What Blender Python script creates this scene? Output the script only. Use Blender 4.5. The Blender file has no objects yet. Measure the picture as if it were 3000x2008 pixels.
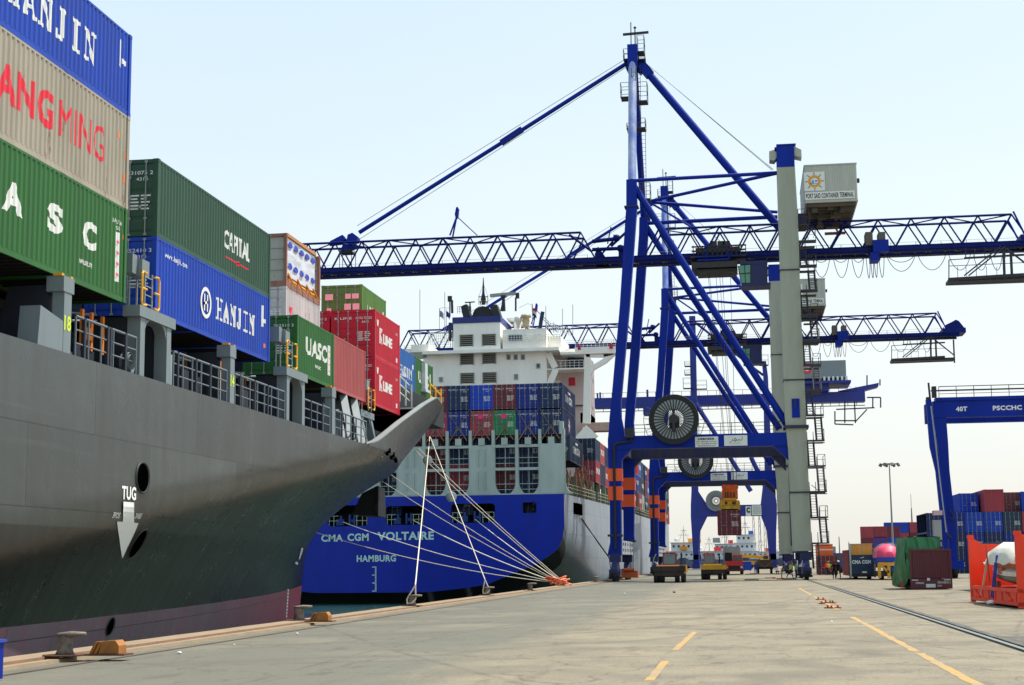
import bpy, bmesh, math, random
from mathutils import Vector, Matrix
random.seed(7)
SC = bpy.context.scene
COL = SC.collection
rad = math.radians
# ------------------------------------------------------------------ camera
FPX = 4541.0                      # focal length in photo pixels (3000 wide)
CAMP = Vector((0, 0, 1.9))
YAW, PITCH, ROLL = 0.14831, 0.14156, 0.01078
def _axes():
    cy, sy, cp, sp = math.cos(YAW), math.sin(YAW), math.cos(PITCH), math.sin(PITCH)
    f = Vector((-sy*cp, cy*cp, sp)); r = Vector((cy, sy, 0)); u = r.cross(f)
    cr, sr = math.cos(ROLL), math.sin(ROLL)
    return cr*r - sr*u, sr*r + cr*u, f
CR, CU, CF = _axes()
cam = bpy.data.cameras.new('camera'); camo = bpy.data.objects.new('camera', cam); COL.objects.link(camo)
cam.sensor_width = 36.0; cam.lens = FPX/3000*36; cam.clip_start = 0.1; cam.clip_end = 6000
M = Matrix((CR, CU, -CF)).transposed().to_4x4(); M.translation = CAMP
camo.matrix_world = M
SC.camera = camo
# ------------------------------------------------------------------ world and sun
SUN = Vector((0.33, 0.28, 0.90)).normalized()      # towards the sun
sun_el = math.asin(SUN.z); sun_az = math.atan2(SUN.x, SUN.y)
W = bpy.data.worlds.new("World"); SC.world = W; W.use_nodes = True
nt = W.node_tree; nt.nodes.clear()
sky = nt.nodes.new('ShaderNodeTexSky'); sky.sky_type = 'NISHITA'; sky.sun_disc = False
sky.sun_elevation = sun_el; sky.sun_rotation = sun_az
sky.air_density = 1.0; sky.dust_density = 4.0; sky.ozone_density = 1.0; sky.altitude = 0
hz = nt.nodes.new('ShaderNodeMixRGB'); hz.inputs[0].default_value = 0.7
tcw = nt.nodes.new('ShaderNodeTexCoord'); spw = nt.nodes.new('ShaderNodeSeparateXYZ'); nt.links.new(tcw.outputs['Generated'], spw.inputs[0])
mrw = nt.nodes.new('ShaderNodeMapRange'); mrw.inputs[1].default_value = 0; mrw.inputs[2].default_value = .5; nt.links.new(spw.outputs[2], mrw.inputs[0])
cnw = nt.nodes.new('ShaderNodeTexNoise'); cnw.inputs['Scale'].default_value = 2.2; cnw.inputs['Detail'].default_value = 6
mpw = nt.nodes.new('ShaderNodeMapping'); mpw.inputs['Scale'].default_value = (1, 1, 3.5); nt.links.new(tcw.outputs['Generated'], mpw.inputs[0]); nt.links.new(mpw.outputs[0], cnw.inputs['Vector'])
m1w = nt.nodes.new('ShaderNodeMath'); m1w.operation = 'MULTIPLY_ADD'; m1w.inputs[1].default_value = -.34; m1w.inputs[2].default_value = .17; nt.links.new(cnw.outputs[0], m1w.inputs[0])
m2w = nt.nodes.new('ShaderNodeMath'); m2w.operation = 'ADD'; nt.links.new(mrw.outputs[0], m2w.inputs[0]); nt.links.new(m1w.outputs[0], m2w.inputs[1])
rpw = nt.nodes.new('ShaderNodeValToRGB'); nt.links.new(m2w.outputs[0], rpw.inputs[0]); e_ = rpw.color_ramp.elements
e_[0].position = 0; e_[0].color = (.86, .83, .74, 1); e_[1].position = 1; e_[1].color = (.40, .60, .72, 1)
for ps, cl_ in ((.12, (.84, .85, .80, 1)), (.35, (.74, .82, .85, 1)), (.72, (.60, .74, .80, 1))): k_ = e_.new(ps); k_.color = cl_
mlw = nt.nodes.new('ShaderNodeVectorMath'); mlw.operation = 'SCALE'; mlw.inputs[3].default_value = 7.9; nt.links.new(rpw.outputs[0], mlw.inputs[0]); nt.links.new(mlw.outputs[0], hz.inputs[2])
bg = nt.nodes.new('ShaderNodeBackground'); bg.inputs[1].default_value = 0.115
wo = nt.nodes.new('ShaderNodeOutputWorld')
nt.links.new(sky.outputs[0], hz.inputs[1]); nt.links.new(hz.outputs[0], bg.inputs[0]); nt.links.new(bg.outputs[0], wo.inputs[0])
sl = bpy.data.lights.new('sun', 'SUN'); sl.energy = 3.7; sl.angle = rad(0.5); sl.color = (1.0, 0.95, 0.87)
so = bpy.data.objects.new('sun', sl); COL.objects.link(so)
so.rotation_euler = (-SUN).to_track_quat('-Z', 'Y').to_euler(); so.location = (40, 0, 80)
SC.view_settings.view_transform = 'Standard'; SC.view_settings.look = 'None'
SC.view_settings.exposure = 0.6; SC.view_settings.gamma = 1.0
# ------------------------------------------------------------------ photo pixel -> point in the scene
def ray(x, y): return CF*FPX + CR*(x-1500) - CU*(y-1004)
def aZ(x, y, z=0.0):
    d = ray(x, y); return CAMP + d*((z-CAMP.z)/d.z)
def aX(x, y, X):
    d = ray(x, y); return CAMP + d*(X/d.x)
def aY(x, y, Y):
    d = ray(x, y); return CAMP + d*(Y/d.y)
V = Vector
# ------------------------------------------------------------------ tags
def tag(o, label=None, cat=None, group=None, kind=None):
    if label: o['label'] = label
    if cat: o['category'] = cat
    if group: o['group'] = group
    if kind: o['kind'] = kind
    return o
def thing(name, label, cat, loc=(0, 0, 0), rz=0.0, group=None):
    o = bpy.data.objects.new(name, None); COL.objects.link(o)
    o.location = loc; o.rotation_euler = (0, 0, rz); o.empty_display_size = 0.3
    return tag(o, label, cat, group)
def origin(o):
    p = V((0, 0, 0))
    while o is not None:
        p = p + V(o.location); o = o.parent
    return p
KIDS = {}
def put(name, me, parent=None, mat=None, loc=None, rot=None):
    o = bpy.data.objects.new(name, me); COL.objects.link(o)
    if parent is not None: o.parent = parent; KIDS.setdefault(parent.name, []).append(o)
    if loc is not None: o.location = loc
    if rot is not None: o.rotation_euler = rot
    if mat is not None:
        if len(me.materials) == 0: me.materials.append(None)
        o.material_slots[0].link = 'OBJECT'; o.material_slots[0].material = mat
    return o
def copy_tree(o, parent=None):
    c = o.copy(); COL.objects.link(c); c.parent = parent
    if parent is not None: KIDS.setdefault(parent.name, []).append(c)
    for ch in list(KIDS.get(o.name, [])): copy_tree(ch, c)
    return c
# ------------------------------------------------------------------ mesh builder
class MB:
    def __init__(s): s.v = []; s.f = []; s.sm = []
    def add(s, vs, fs, smooth=False):
        n = len(s.v); s.v += [tuple(p) for p in vs]; s.f += [tuple(i+n for i in f) for f in fs]
        s.sm += [smooth]*len(fs); return s
    def box(s, a, b):
        x0, y0, z0 = a; x1, y1, z1 = b
        return s.add([(x0,y0,z0),(x1,y0,z0),(x1,y1,z0),(x0,y1,z0),(x0,y0,z1),(x1,y0,z1),(x1,y1,z1),(x0,y1,z1)],
                     [(0,3,2,1),(4,5,6,7),(0,1,5,4),(1,2,6,5),(2,3,7,6),(3,0,4,7)])
    def cbox(s, c, d): return s.box((c[0]-d[0]/2, c[1]-d[1]/2, c[2]-d[2]/2), (c[0]+d[0]/2, c[1]+d[1]/2, c[2]+d[2]/2))
    def hexa(s, p):   # 8 points: bottom ring, top ring
        return s.add(p, [(0,3,2,1),(4,5,6,7),(0,1,5,4),(1,2,6,5),(2,3,7,6),(3,0,4,7)])
    def beam(s, p, q, w, h, up=(0, 0, 1), w2=None, h2=None):
        p, q = V(p), V(q); d = (q-p).normalized(); up = V(up)
        if abs(d.dot(up)) > 0.98: up = V((0, 1, 0))
        r = d.cross(up).normalized(); u = r.cross(d)
        w2 = w if w2 is None else w2; h2 = h if h2 is None else h2
        c = [(-1,-1),(1,-1),(1,1),(-1,1)]
        vs = [p+r*(a*w/2)+u*(b*h/2) for a, b in c]+[q+r*(a*w2/2)+u*(b*h2/2) for a, b in c]
        return s.hexa(vs)
    def tube(s, p, q, r, n=8, r2=None, cap=True):
        p, q = V(p), V(q); d = q-p
        if d.length < 1e-6: return s
        d.normalize(); up = V((0,0,1)) if abs(d.z) < .95 else V((1,0,0))
        a = d.cross(up).normalized(); b = a.cross(d); r2 = r if r2 is None else r2
        vs = []
        for c, rr in ((p, r), (q, r2)):
            for i in range(n):
                t = 2*math.pi*i/n; vs.append(c+a*(rr*math.cos(t))+b*(rr*math.sin(t)))
        fs = [(i, (i+1) % n, n+(i+1) % n, n+i) for i in range(n)]
        s.add(vs, fs, True)
        if cap: s.add(vs[:n], [tuple(range(n))[::-1]]); s.add(vs[n:], [tuple(range(n))])
        return s
    def path(s, pts, r, n=6):
        for i in range(len(pts)-1): s.tube(pts[i], pts[i+1], r, n)
        return s
    def prism(s, poly, off):  # poly: list of 3D pts (planar), off: vector
        n = len(poly); off = V(off); vs = [V(p) for p in poly]+[V(p)+off for p in poly]
        return s.add(vs, [tuple(range(n))[::-1], tuple(range(n, 2*n))]+[(i, (i+1) % n, n+(i+1) % n, n+i) for i in range(n)])
    def lathe(s, prof, c, axis='z', n=24, smooth=True):  # prof: (radius, along)
        vs = []; m = len(prof); c = V(c)
        for i in range(n):
            t = 2*math.pi*i/n; ct, st = math.cos(t), math.sin(t)
            for r, h in prof:
                p = (r*ct, r*st, h) if axis == 'z' else ((r*ct, h, r*st) if axis == 'y' else (h, r*ct, r*st))
                vs.append(c+V(p))
        fs = []
        for i in range(n):
            j = (i+1) % n
            for k in range(m-1): fs.append((i*m+k, j*m+k, j*m+k+1, i*m+k+1))
        return s.add(vs, fs, smooth)
    def grid(s, rows, smooth=True, close=False):   # rows of equal length lists of points
        m = len(rows[0]); vs = [p for r in rows for p in r]
        fs = [(i*m+k, i*m+k+1, (i+1)*m+k+1, (i+1)*m+k) for i in range(len(rows)-1) for k in range(m-1)]
        if close: fs += [(i*m+m-1, i*m, (i+1)*m, (i+1)*m+m-1) for i in range(len(rows)-1)]
        return s.add(vs, fs, smooth)
    def mesh(s, name, org=None, fixn=True):
        me = bpy.data.meshes.new(name)
        vs = s.v if org is None else [(a-org.x, b-org.y, c-org.z) for a, b, c in s.v]
        me.from_pydata(vs, [], s.f)
        if fixn:
            bm = bmesh.new(); bm.from_mesh(me); bmesh.ops.recalc_face_normals(bm, faces=bm.faces); bm.to_mesh(me); bm.free()
        me.polygons.foreach_set('use_smooth', s.sm); me.update()
        return me
    def build(s, name, mat, parent=None, world=True, fixn=True):
        me = s.mesh(name, origin(parent) if (world and parent is not None) else None, fixn)
        return put(name, me, parent, mat)
def build_each(s, name, mat, parent=None, world=True):
    par = list(range(len(s.v)))
    def fd(a):
        while par[a] != a: par[a] = par[par[a]]; a = par[a]
        return a
    for f in s.f:
        for k in f[1:]: par[fd(k)] = fd(f[0])
    key = {}; grp = {}
    for i, v in enumerate(s.v): key.setdefault((round(v[0], 4), round(v[1], 4), round(v[2], 4)), []).append(i)
    for l in key.values():
        for k in l[1:]: par[fd(k)] = fd(l[0])
    for i, f in enumerate(s.f): grp.setdefault(fd(f[0]), []).append(i)
    out = []
    for fl in grp.values():
        m = MB(); ix = {}
        for i in fl:
            for k in s.f[i]:
                if k not in ix: ix[k] = len(m.v); m.v.append(s.v[k])
            m.f.append(tuple(ix[k] for k in s.f[i])); m.sm.append(s.sm[i])
        out.append(m.build(name, mat, parent, world))
    return out
MB.build_each = build_each
# ------------------------------------------------------------------ materials
def lin(c):
    return tuple(((x/255)/12.92 if x/255 <= .04045 else ((x/255+.055)/1.055)**2.4) for x in c)+(1,)
MATS = {}
def mat(name, rgb, rough=.5, metal=0.0, dirt=.25, scale=.6, stretch=.2, dcol=None, bump=0.0, bscale=20, spec=.5, emit=None, alpha=None, coat=0.0, rust=0.0):
    if name in MATS: return MATS[name]
    m = bpy.data.materials.new(name); m.use_nodes = True; n = m.node_tree; b = n.nodes['Principled BSDF']
    base = lin(rgb)
    b.inputs['Roughness'].default_value = rough; b.inputs['Metallic'].default_value = metal
    b.inputs['Specular IOR Level'].default_value = spec
    if coat: b.inputs['Coat Weight'].default_value = coat; b.inputs['Coat Roughness'].default_value = .15
    geo = n.nodes.new('ShaderNodeNewGeometry'); mp = n.nodes.new('ShaderNodeMapping'); mp.inputs['Scale'].default_value = (scale, scale, scale*stretch)
    n.links.new(geo.outputs['Position'], mp.inputs[0])
    last = None
    if dirt > 0:
        no = n.nodes.new('ShaderNodeTexNoise'); no.inputs['Scale'].default_value = 1.0; no.inputs['Detail'].default_value = 8; no.inputs['Roughness'].default_value = .65
        n.links.new(mp.outputs[0], no.inputs['Vector'])
        cr = n.nodes.new('ShaderNodeValToRGB'); cr.color_ramp.elements[0].position = .38; cr.color_ramp.elements[1].position = .68
        cr.color_ramp.elements[0].color = (0, 0, 0, 1); cr.color_ramp.elements[1].color = (1, 1, 1, 1)
        n.links.new(no.outputs[0], cr.inputs[0])
        mx = n.nodes.new('ShaderNodeMixRGB'); mx.inputs[1].default_value = base
        d = lin(dcol) if dcol else tuple(x*.45+.02 for x in base[:3])+(1,)
        mx.inputs[2].default_value = d
        mu = n.nodes.new('ShaderNodeMath'); mu.operation = 'MULTIPLY'; mu.inputs[1].default_value = dirt
        n.links.new(cr.outputs[0], mu.inputs[0]); n.links.new(mu.outputs[0], mx.inputs[0]); last = mx.outputs[0]
        rm = n.nodes.new('ShaderNodeMapRange'); rm.inputs[3].default_value = max(.05, rough-.08); rm.inputs[4].default_value = min(1, rough+.18)
        n.links.new(no.outputs[0], rm.inputs[0]); n.links.new(rm.outputs[0], b.inputs['Roughness'])
    if rust > 0:
        n2 = n.nodes.new('ShaderNodeTexNoise'); n2.inputs['Scale'].default_value = 2.3; n2.inputs['Detail'].default_value = 10; n2.inputs['Roughness'].default_value = .75
        n.links.new(mp.outputs[0], n2.inputs['Vector'])
        c2 = n.nodes.new('ShaderNodeValToRGB'); c2.color_ramp.elements[0].position = .66-.12*rust; c2.color_ramp.elements[1].position = .74-.1*rust
        n.links.new(n2.outputs[0], c2.inputs[0])
        m2 = n.nodes.new('ShaderNodeMixRGB'); m2.inputs[2].default_value = lin((112, 66, 40))
        if last: n.links.new(last, m2.inputs[1])
        else: m2.inputs[1].default_value = base
        n.links.new(c2.outputs[0], m2.inputs[0]); last = m2.outputs[0]
    if last: n.links.new(last, b.inputs['Base Color'])
    else: b.inputs['Base Color'].default_value = base
    if bump > 0:
        nb = n.nodes.new('ShaderNodeTexNoise'); nb.inputs['Scale'].default_value = bscale; nb.inputs['Detail'].default_value = 5
        n.links.new(geo.outputs['Position'], nb.inputs['Vector'])
        bp = n.nodes.new('ShaderNodeBump'); bp.inputs['Strength'].default_value = bump; bp.inputs['Distance'].default_value = .02
        n.links.new(nb.outputs[0], bp.inputs['Height']); n.links.new(bp.outputs[0], b.inputs['Normal'])
    if emit: b.inputs['Emission Color'].default_value = lin(emit); b.inputs['Emission Strength'].default_value = 1
    if alpha is not None:
        b.inputs['Alpha'].default_value = alpha
    MATS[name] = m; return m
blue = mat('crane_blue', (0, 41, 150), .5, dirt=.5, scale=.5, dcol=(2, 26, 110), spec=.18, rust=.08)
bluet = mat('boom_blue_shaded', (4, 28, 112), .5, dirt=.5, scale=.8, dcol=(4, 14, 60), spec=.15)  # darker copy of the crane blue: backlit shade put into its colour
blue_d = mat('crane_blue_dirty_shaded', (26, 32, 78), .6, dirt=.6, scale=1.2, dcol=(70, 64, 58))  # real dirt, plus the shade on the far frame put into a darker blue
dark = mat('dark_steel', (38, 40, 48), .6, dirt=.3)
black = mat('black_rubber', (18, 18, 19), .75, dirt=.3, dcol=(60, 56, 50))
galv = mat('galvanised', (150, 156, 156), .5, dirt=.3)
white = mat('white_paint', (226, 226, 220), .45, dirt=.18, dcol=(170, 150, 120))
rail_m = mat('rail_steel', (128, 132, 126), .5, .4, dirt=.3)
clad = mat('cladding', (172, 177, 162), .5, dirt=.25, scale=.8, stretch=.12, dcol=(110, 108, 92))
yellow = mat('yellow_paint', (236, 160, 12), .45, dirt=.2)
orange = mat('orange_paint', (240, 84, 20), .45, dirt=.3, rust=.3)
glass = mat('dark_glass', (30, 42, 50), .08, dirt=0, spec=.8)
rope_m = mat('rope', (234, 224, 208), .85, dirt=.3, scale=4, stretch=1, dcol=(196, 140, 90))
textw = mat('white_lettering', (232, 232, 226), .55, dirt=.2, scale=3, stretch=1)
textk = mat('black_lettering', (22, 22, 26), .6, dirt=0)
# ------------------------------------------------------------------ text
TXT = {}
def text_mesh(s, bold=0.0, size=1.0):
    k = (s, bold)
    if k in TXT: return TXT[k]
    c = bpy.data.curves.new('t', 'FONT'); c.body = s; c.size = 1; c.align_x = 'LEFT'; c.align_y = 'BOTTOM_BASELINE'
    c.offset = bold; c.resolution_u = 3; c.space_character = 1.0+bold*2
    o = bpy.data.objects.new('t', c); COL.objects.link(o)
    dg = bpy.context.evaluated_depsgraph_get(); dg.update()
    me = bpy.data.meshes.new_from_object(o.evaluated_get(dg))
    vs = [tuple(v.co) for v in me.vertices]; fs = [tuple(p.vertices) for p in me.polygons]
    bpy.data.objects.remove(o); bpy.data.curves.remove(c); bpy.data.meshes.remove(me)
    xs = [v[0] for v in vs]; ys = [v[1] for v in vs]
    x0, x1, y0, y1 = min(xs), max(xs), min(ys), max(ys)
    vs = [((x-x0)/(x1-x0), (y-y0)/(y1-y0), 0) for x, y, z in vs]
    TXT[k] = (vs, fs, (x1-x0)/(y1-y0)); return TXT[k]
def put_text(mb, s, o, ux, uy, w, h, bold=0.0):
    """adds text filling the w x h rectangle whose lower-left corner is o, axes ux, uy (unit vectors)"""
    vs, fs, _ = text_mesh(s, bold); o, ux, uy = V(o), V(ux), V(uy)
    mb.add([o+ux*(x*w)+uy*(y*h) for x, y, z in vs], fs); return mb
# slab-serif capitals drawn from rectangles and strokes, on a 1 x 1 cell
def glyph(ch):
    t = .2; sv = .12; P = []
    def R(a, b, c, d): P.append([(a, b), (c, b), (c, d), (a, d)])
    def S(a, b, w=t):  # stroke a->b, horizontal width w
        (x0, y0), (x1, y1) = a, b; P.append([(x0-w/2, y0), (x0+w/2, y0), (x1+w/2, y1), (x1-w/2, y1)])
    if ch == 'H':
        R(.12, 0, .32, 1); R(.68, 0, .88, 1); R(.32, .43, .68, .57)
        for x in (0, .56): R(x, 0, x+.44, sv); R(x, 1-sv, x+.44, 1)
    elif ch == 'A':
        S((.14, 0), (.5, 1)); S((.84, 0), (.5, 1)); R(.28, .26, .7, .38); R(0, 0, .34, sv); R(.66, 0, 1, sv)
    elif ch == 'N':
        R(.1, 0, .26, 1); R(.74, 0, .9, 1); S((.82, 0), (.2, 1), .22); R(0, 0, .38, sv); R(.62, 1-sv, 1, 1); R(0, 1-sv, .26, 1)
    elif ch == 'J':
        R(.5, .12, .7, 1); R(.32, 1-sv, .88, 1); R(.16, 0, .62, sv); R(.1, .06, .26, .3)
    elif ch == 'I':
        R(.4, 0, .62, 1); R(.2, 0, .82, sv); R(.2, 1-sv, .82, 1)
    elif ch == 'L':
        R(.14, 0, .34, 1); R(0, 1-sv, .5, 1); R(0, 0, .95, sv); R(.8, 0, .95, .34)
    elif ch == 'E':
        R(.14, 0, .34, 1); R(0, 0, .92, sv); R(0, 1-sv, .92, 1); R(.34, .44, .68, .56); R(.8, 0, .92, .3); R(.8, .7, .92, 1)
    elif ch == 'K':
        R(.14, 0, .34, 1); S((.3, .42), (.8, 1), .18); S((.88, 0), (.46, .58), .22); R(0, 0, .46, sv); R(0, 1-sv, .46, 1); R(.6, 1-sv, 1, 1); R(.66, 0, 1, sv)
    return P
def slab_text(s, gap=.16):
    """returns verts, faces in a unit rectangle"""
    n = len(s); wtot = n+gap*(n-1); vs = []; fs = []; x = 0
    for ch in s:
        for j, poly in enumerate(glyph(ch)):
            k = len(vs); vs += [((px+x)/wtot, py, j*.0007) for px, py in poly]; fs.append(tuple(range(k, k+len(poly))))
        x += 1+gap
    return vs, fs
# ================================================================== GROUND, QUAY, WATER
XQ = -15.16                                     # quay edge
def ground_mat():
    m = bpy.data.materials.new('quay_concrete'); m.use_nodes = True; n = m.node_tree; b = n.nodes['Principled BSDF']
    geo = n.nodes.new('ShaderNodeNewGeometry')
    def noise(sc, det=8, rg=.6, stretch=(1, 1, 1)):
        mp = n.nodes.new('ShaderNodeMapping'); mp.inputs['Scale'].default_value = stretch; n.links.new(geo.outputs['Position'], mp.inputs[0])
        t = n.nodes.new('ShaderNodeTexNoise'); t.inputs['Scale'].default_value = sc; t.inputs['Detail'].default_value = det; t.inputs['Roughness'].default_value = rg
        n.links.new(mp.outputs[0], t.inputs['Vector']); return t.outputs[0]
    def ramp(src, a, b_, c0=(0,0,0,1), c1=(1,1,1,1)):
        r = n.nodes.new('ShaderNodeValToRGB'); r.color_ramp.elements[0].position = a; r.color_ramp.elements[1].position = b_
        r.color_ramp.elements[0].color = c0; r.color_ramp.elements[1].color = c1; n.links.new(src, r.inputs[0]); return r.outputs[0]
    def mix(f, a, b_, mode='MIX'):
        x = n.nodes.new('ShaderNodeMixRGB'); x.blend_type = mode
        for s, i in ((f, 0), (a, 1), (b_, 2)):
            if isinstance(s, (int, float)): x.inputs[i].default_value = s
            elif isinstance(s, tuple): x.inputs[i].default_value = s
            else: n.links.new(s, x.inputs[i])
        return x.outputs[0]
    c = mix(ramp(noise(.35), .35, .65), lin((152, 140, 118)), lin((124, 116, 100)))
    # bluish grey worn asphalt towards the water side
    sep = n.nodes.new('ShaderNodeSeparateXYZ'); n.links.new(geo.outputs['Position'], sep.inputs[0])
    mr = n.nodes.new('ShaderNodeMapRange'); mr.inputs[1].default_value = -3.2; mr.inputs[2].default_value = -9.5; n.links.new(sep.outputs[0], mr.inputs[0])
    ns = noise(.5, 8, .7, (1, .25, 1)); add = n.nodes.new('ShaderNodeMath'); add.operation = 'ADD'; n.links.new(ns, add.inputs[0]); n.links.new(mr.outputs[0], add.inputs[1])
    c = mix(ramp(add.outputs[0], .7, 2.6), c, lin((112, 111, 100)))
    # fine aggregate and stains
    c = mix(ramp(noise(14, 4, .8), .42, .7, (0,0,0,1), (.7,.7,.7,1)), c, lin((92, 84, 70)))
    c = mix(ramp(noise(1.1, 10, .75, (1.3, .35, 1)), .53, .70, (0,0,0,1), (.75,.75,.75,1)), c, lin((86, 80, 70)))
    c = mix(ramp(noise(.17, 6, .6), .5, .75, (0,0,0,1), (.35,.35,.35,1)), c, lin((168, 156, 130)))
    # tyre marks: wandering dark bands across the apron
    w = n.nodes.new('ShaderNodeTexWave'); w.wave_type = 'BANDS'; w.bands_direction = 'X'; w.inputs['Scale'].default_value = .055; w.inputs['Distortion'].default_value = 22
    w.inputs['Detail'].default_value = 5; w.inputs['Detail Scale'].default_value = .6
    mp = n.nodes.new('ShaderNodeMapping'); mp.inputs['Rotation'].default_value = (0, 0, .5); n.links.new(geo.outputs['Position'], mp.inputs[0]); n.links.new(mp.outputs[0], w.inputs['Vector'])
    c = mix(ramp(w.outputs[1], .93, .995, (0,0,0,1), (.4,.4,.4,1)), c, lin((98, 92, 82)))
    for rz, sc, of in ((-.35, .028, 3.0), (.12, .04, 9.0), (1.2, .03, 5.0)):
        w2 = n.nodes.new('ShaderNodeTexWave'); w2.wave_type = 'BANDS'; w2.bands_direction = 'X'; w2.wave_profile = 'TRI'; w2.inputs['Scale'].default_value = sc; w2.inputs['Distortion'].default_value = 9; w2.inputs['Detail'].default_value = 1.5; w2.inputs['Detail Scale'].default_value = .35
        mp2 = n.nodes.new('ShaderNodeMapping'); mp2.inputs['Rotation'].default_value = (0, 0, rz); mp2.inputs['Location'].default_value = (of, of*2, 0); n.links.new(geo.outputs['Position'], mp2.inputs[0]); n.links.new(mp2.outputs[0], w2.inputs['Vector'])
        br = n.nodes.new('ShaderNodeMixRGB'); br.blend_type = 'MULTIPLY'; br.inputs[0].default_value = 1; n.links.new(ramp(w2.outputs[1], .975, .99, (0,0,0,1), (.6,.6,.6,1)), br.inputs[1]); n.links.new(ramp(noise(.9, 6, .7), .42, .62), br.inputs[2])
        c = mix(br.outputs[0], c, lin((84, 78, 68)))
    c = mix(ramp(noise(2.2, 10, .8, (.5, 2.2, 1)), .55, .75, (0,0,0,1), (.5,.5,.5,1)), c, lin((104, 96, 84)))
    c = mix(ramp(noise(60, 3, .6), .62, .72, (0,0,0,1), (.6,.6,.6,1)), c, lin((70, 64, 56)))
    vo = n.nodes.new('ShaderNodeTexVoronoi'); vo.feature = 'DISTANCE_TO_EDGE'; vo.inputs['Scale'].default_value = .16
    nz = n.nodes.new('ShaderNodeTexNoise'); nz.inputs['Scale'].default_value = .8; nz.inputs['Detail'].default_value = 8
    n.links.new(geo.outputs['Position'], nz.inputs['Vector'])
    vm = n.nodes.new('ShaderNodeVectorMath'); vm.operation = 'MULTIPLY_ADD'; vm.inputs[1].default_value = (2.2, 2.2, 0)
    n.links.new(nz.outputs[1], vm.inputs[0]); n.links.new(geo.outputs['Position'], vm.inputs[2]); n.links.new(vm.outputs[0], vo.inputs['Vector'])
    c = mix(ramp(vo.outputs[0], .0, .006, (.6,.6,.6,1), (0,0,0,1)), c, lin((74, 68, 60)))
    n.links.new(c, b.inputs['Base Color']); b.inputs['Roughness'].default_value = .85; b.inputs['Specular IOR Level'].default_value = .25
    bp = n.nodes.new('ShaderNodeBump'); bp.inputs['Strength'].default_value = .35; bp.inputs['Distance'].default_value = .03
    n.links.new(noise(9, 8, .7), bp.inputs['Height']); n.links.new(bp.outputs[0], b.inputs['Normal'])
    return m
ground_m = ground_mat()
# apron: starts behind the coping
g = MB(); XC = XQ+1.25
# landside rail groove is an actual slot: apron in two sheets with a slot between them
XR = 5.66
g.add([(XC, -40, 0), (XR-.19, -40, 0), (XR-.19, 455, 0), (XC, 455, 0)], [(0,1,2,3)])
g.add([(XR+.19, -40, 0), (700, -40, 0), (700, 2500, 0), (XR+.19, 2500, 0)], [(0,1,2,3)])
tag(g.build('ground', ground_m), kind='structure')
sl_m = mat('slot_dark', (46, 40, 36), .9, dirt=.4, scale=1.5, dcol=(90, 80, 66))
r = MB()
r.box((XR-.19, -40, -.12), (XR+.19, 900, -.06))
r.box((XR-.195, -40, -.12), (XR-.18, 900, .003)); r.box((XR+.18, -40, -.12), (XR+.195, 900, .003))
tag(r.build('ground_groove', sl_m), kind='structure')
r = MB(); r.box((XR-.065, -40, -.06), (XR+.065, 900, .012))
tag(r.build('crane_rail', rail_m), 'steel crane rail set in the concrete beside the landside crane legs', 'rail')
r = MB(); r.box((-13.32, -40, .004), (-13.22, 900, .02))
tag(r.build('crane_rail', mat('rail_rusty', (104, 88, 74), .6, .2, dirt=.5, dcol=(60, 48, 40))), 'dull crane rail close to the quay edge under the waterside crane legs', 'rail')
# oil stained strip beside the landside rail (stain with its own ragged shape)
def stain(name, pts, m, z=.005):
    b = MB(); b.add([(x, y, z) for x, y in pts], [tuple(range(len(pts)))]); return tag(b.build(name, m), kind='structure')
st_m = mat('oil_stain', (58, 54, 48), .7, dirt=.8, scale=2.0, stretch=1, dcol=(120, 112, 98))
def ragged(xa, xb, y0, y1, n, amp, seed):
    rr = random.Random(seed); L = []
    for i in range(n+1):
        t = i/n; L.append((xa+rr.uniform(-1, 1)*amp*.3, y0+(y1-y0)*t))
    Rr = []
    for i in range(n+1):
        t = i/n; Rr.append((xb+rr.uniform(-1, 1)*amp*(.3+.7*math.sin(math.pi*t)), y1+(y0-y1)*t))
    return L+Rr
stain('ground_stain', ragged(XR+.2, XR+.42, 24, 120, 90, .10, 3), st_m)
stain('ground_stain', ragged(XR+.43, XR+1.05, 27, 40, 16, .35, 5), st_m, .006)
# coping strip along the edge, a little proud, with a worn steel angle
cop = mat('coping_concrete', (152, 132, 106), .9, dirt=.5, scale=1.2, stretch=1, dcol=(124, 106, 86), bump=.5, bscale=8)
g = MB(); N = 260; y = -40.0; rr = random.Random(2); row = []
for i in range(N+1):
    yy = -40+i*1.9077
    row.append((XQ+rr.uniform(-.03, .04), yy))
g.grid([[(x, yy, -3.2), (x, yy, .09), (x+.03, yy, .11), (XC-.42, yy, .11), (XC-.40, yy, .03), (XC-.26, yy, .03), (XC-.24, yy, .07), (XC-.02, yy, .07), (XC, yy, -.02)] for x, yy in row], smooth=False)
g.box((XC, 455, -3.2), (XR+.16, 456, .08)); g.box((XR+.16, 456, -3.2), (XR+1, 2500, -.02))
tag(g.build('quay_pavement', cop), kind='structure')
g = MB(); g.box((XC-.41, -40, .0), (XC-.36, 480, .115)); 
tag(g.build('kerb', mat('worn_edge', (152, 118, 94), .9, dirt=.7, scale=2.5, stretch=1, dcol=(120, 100, 84))), kind='structure')
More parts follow.
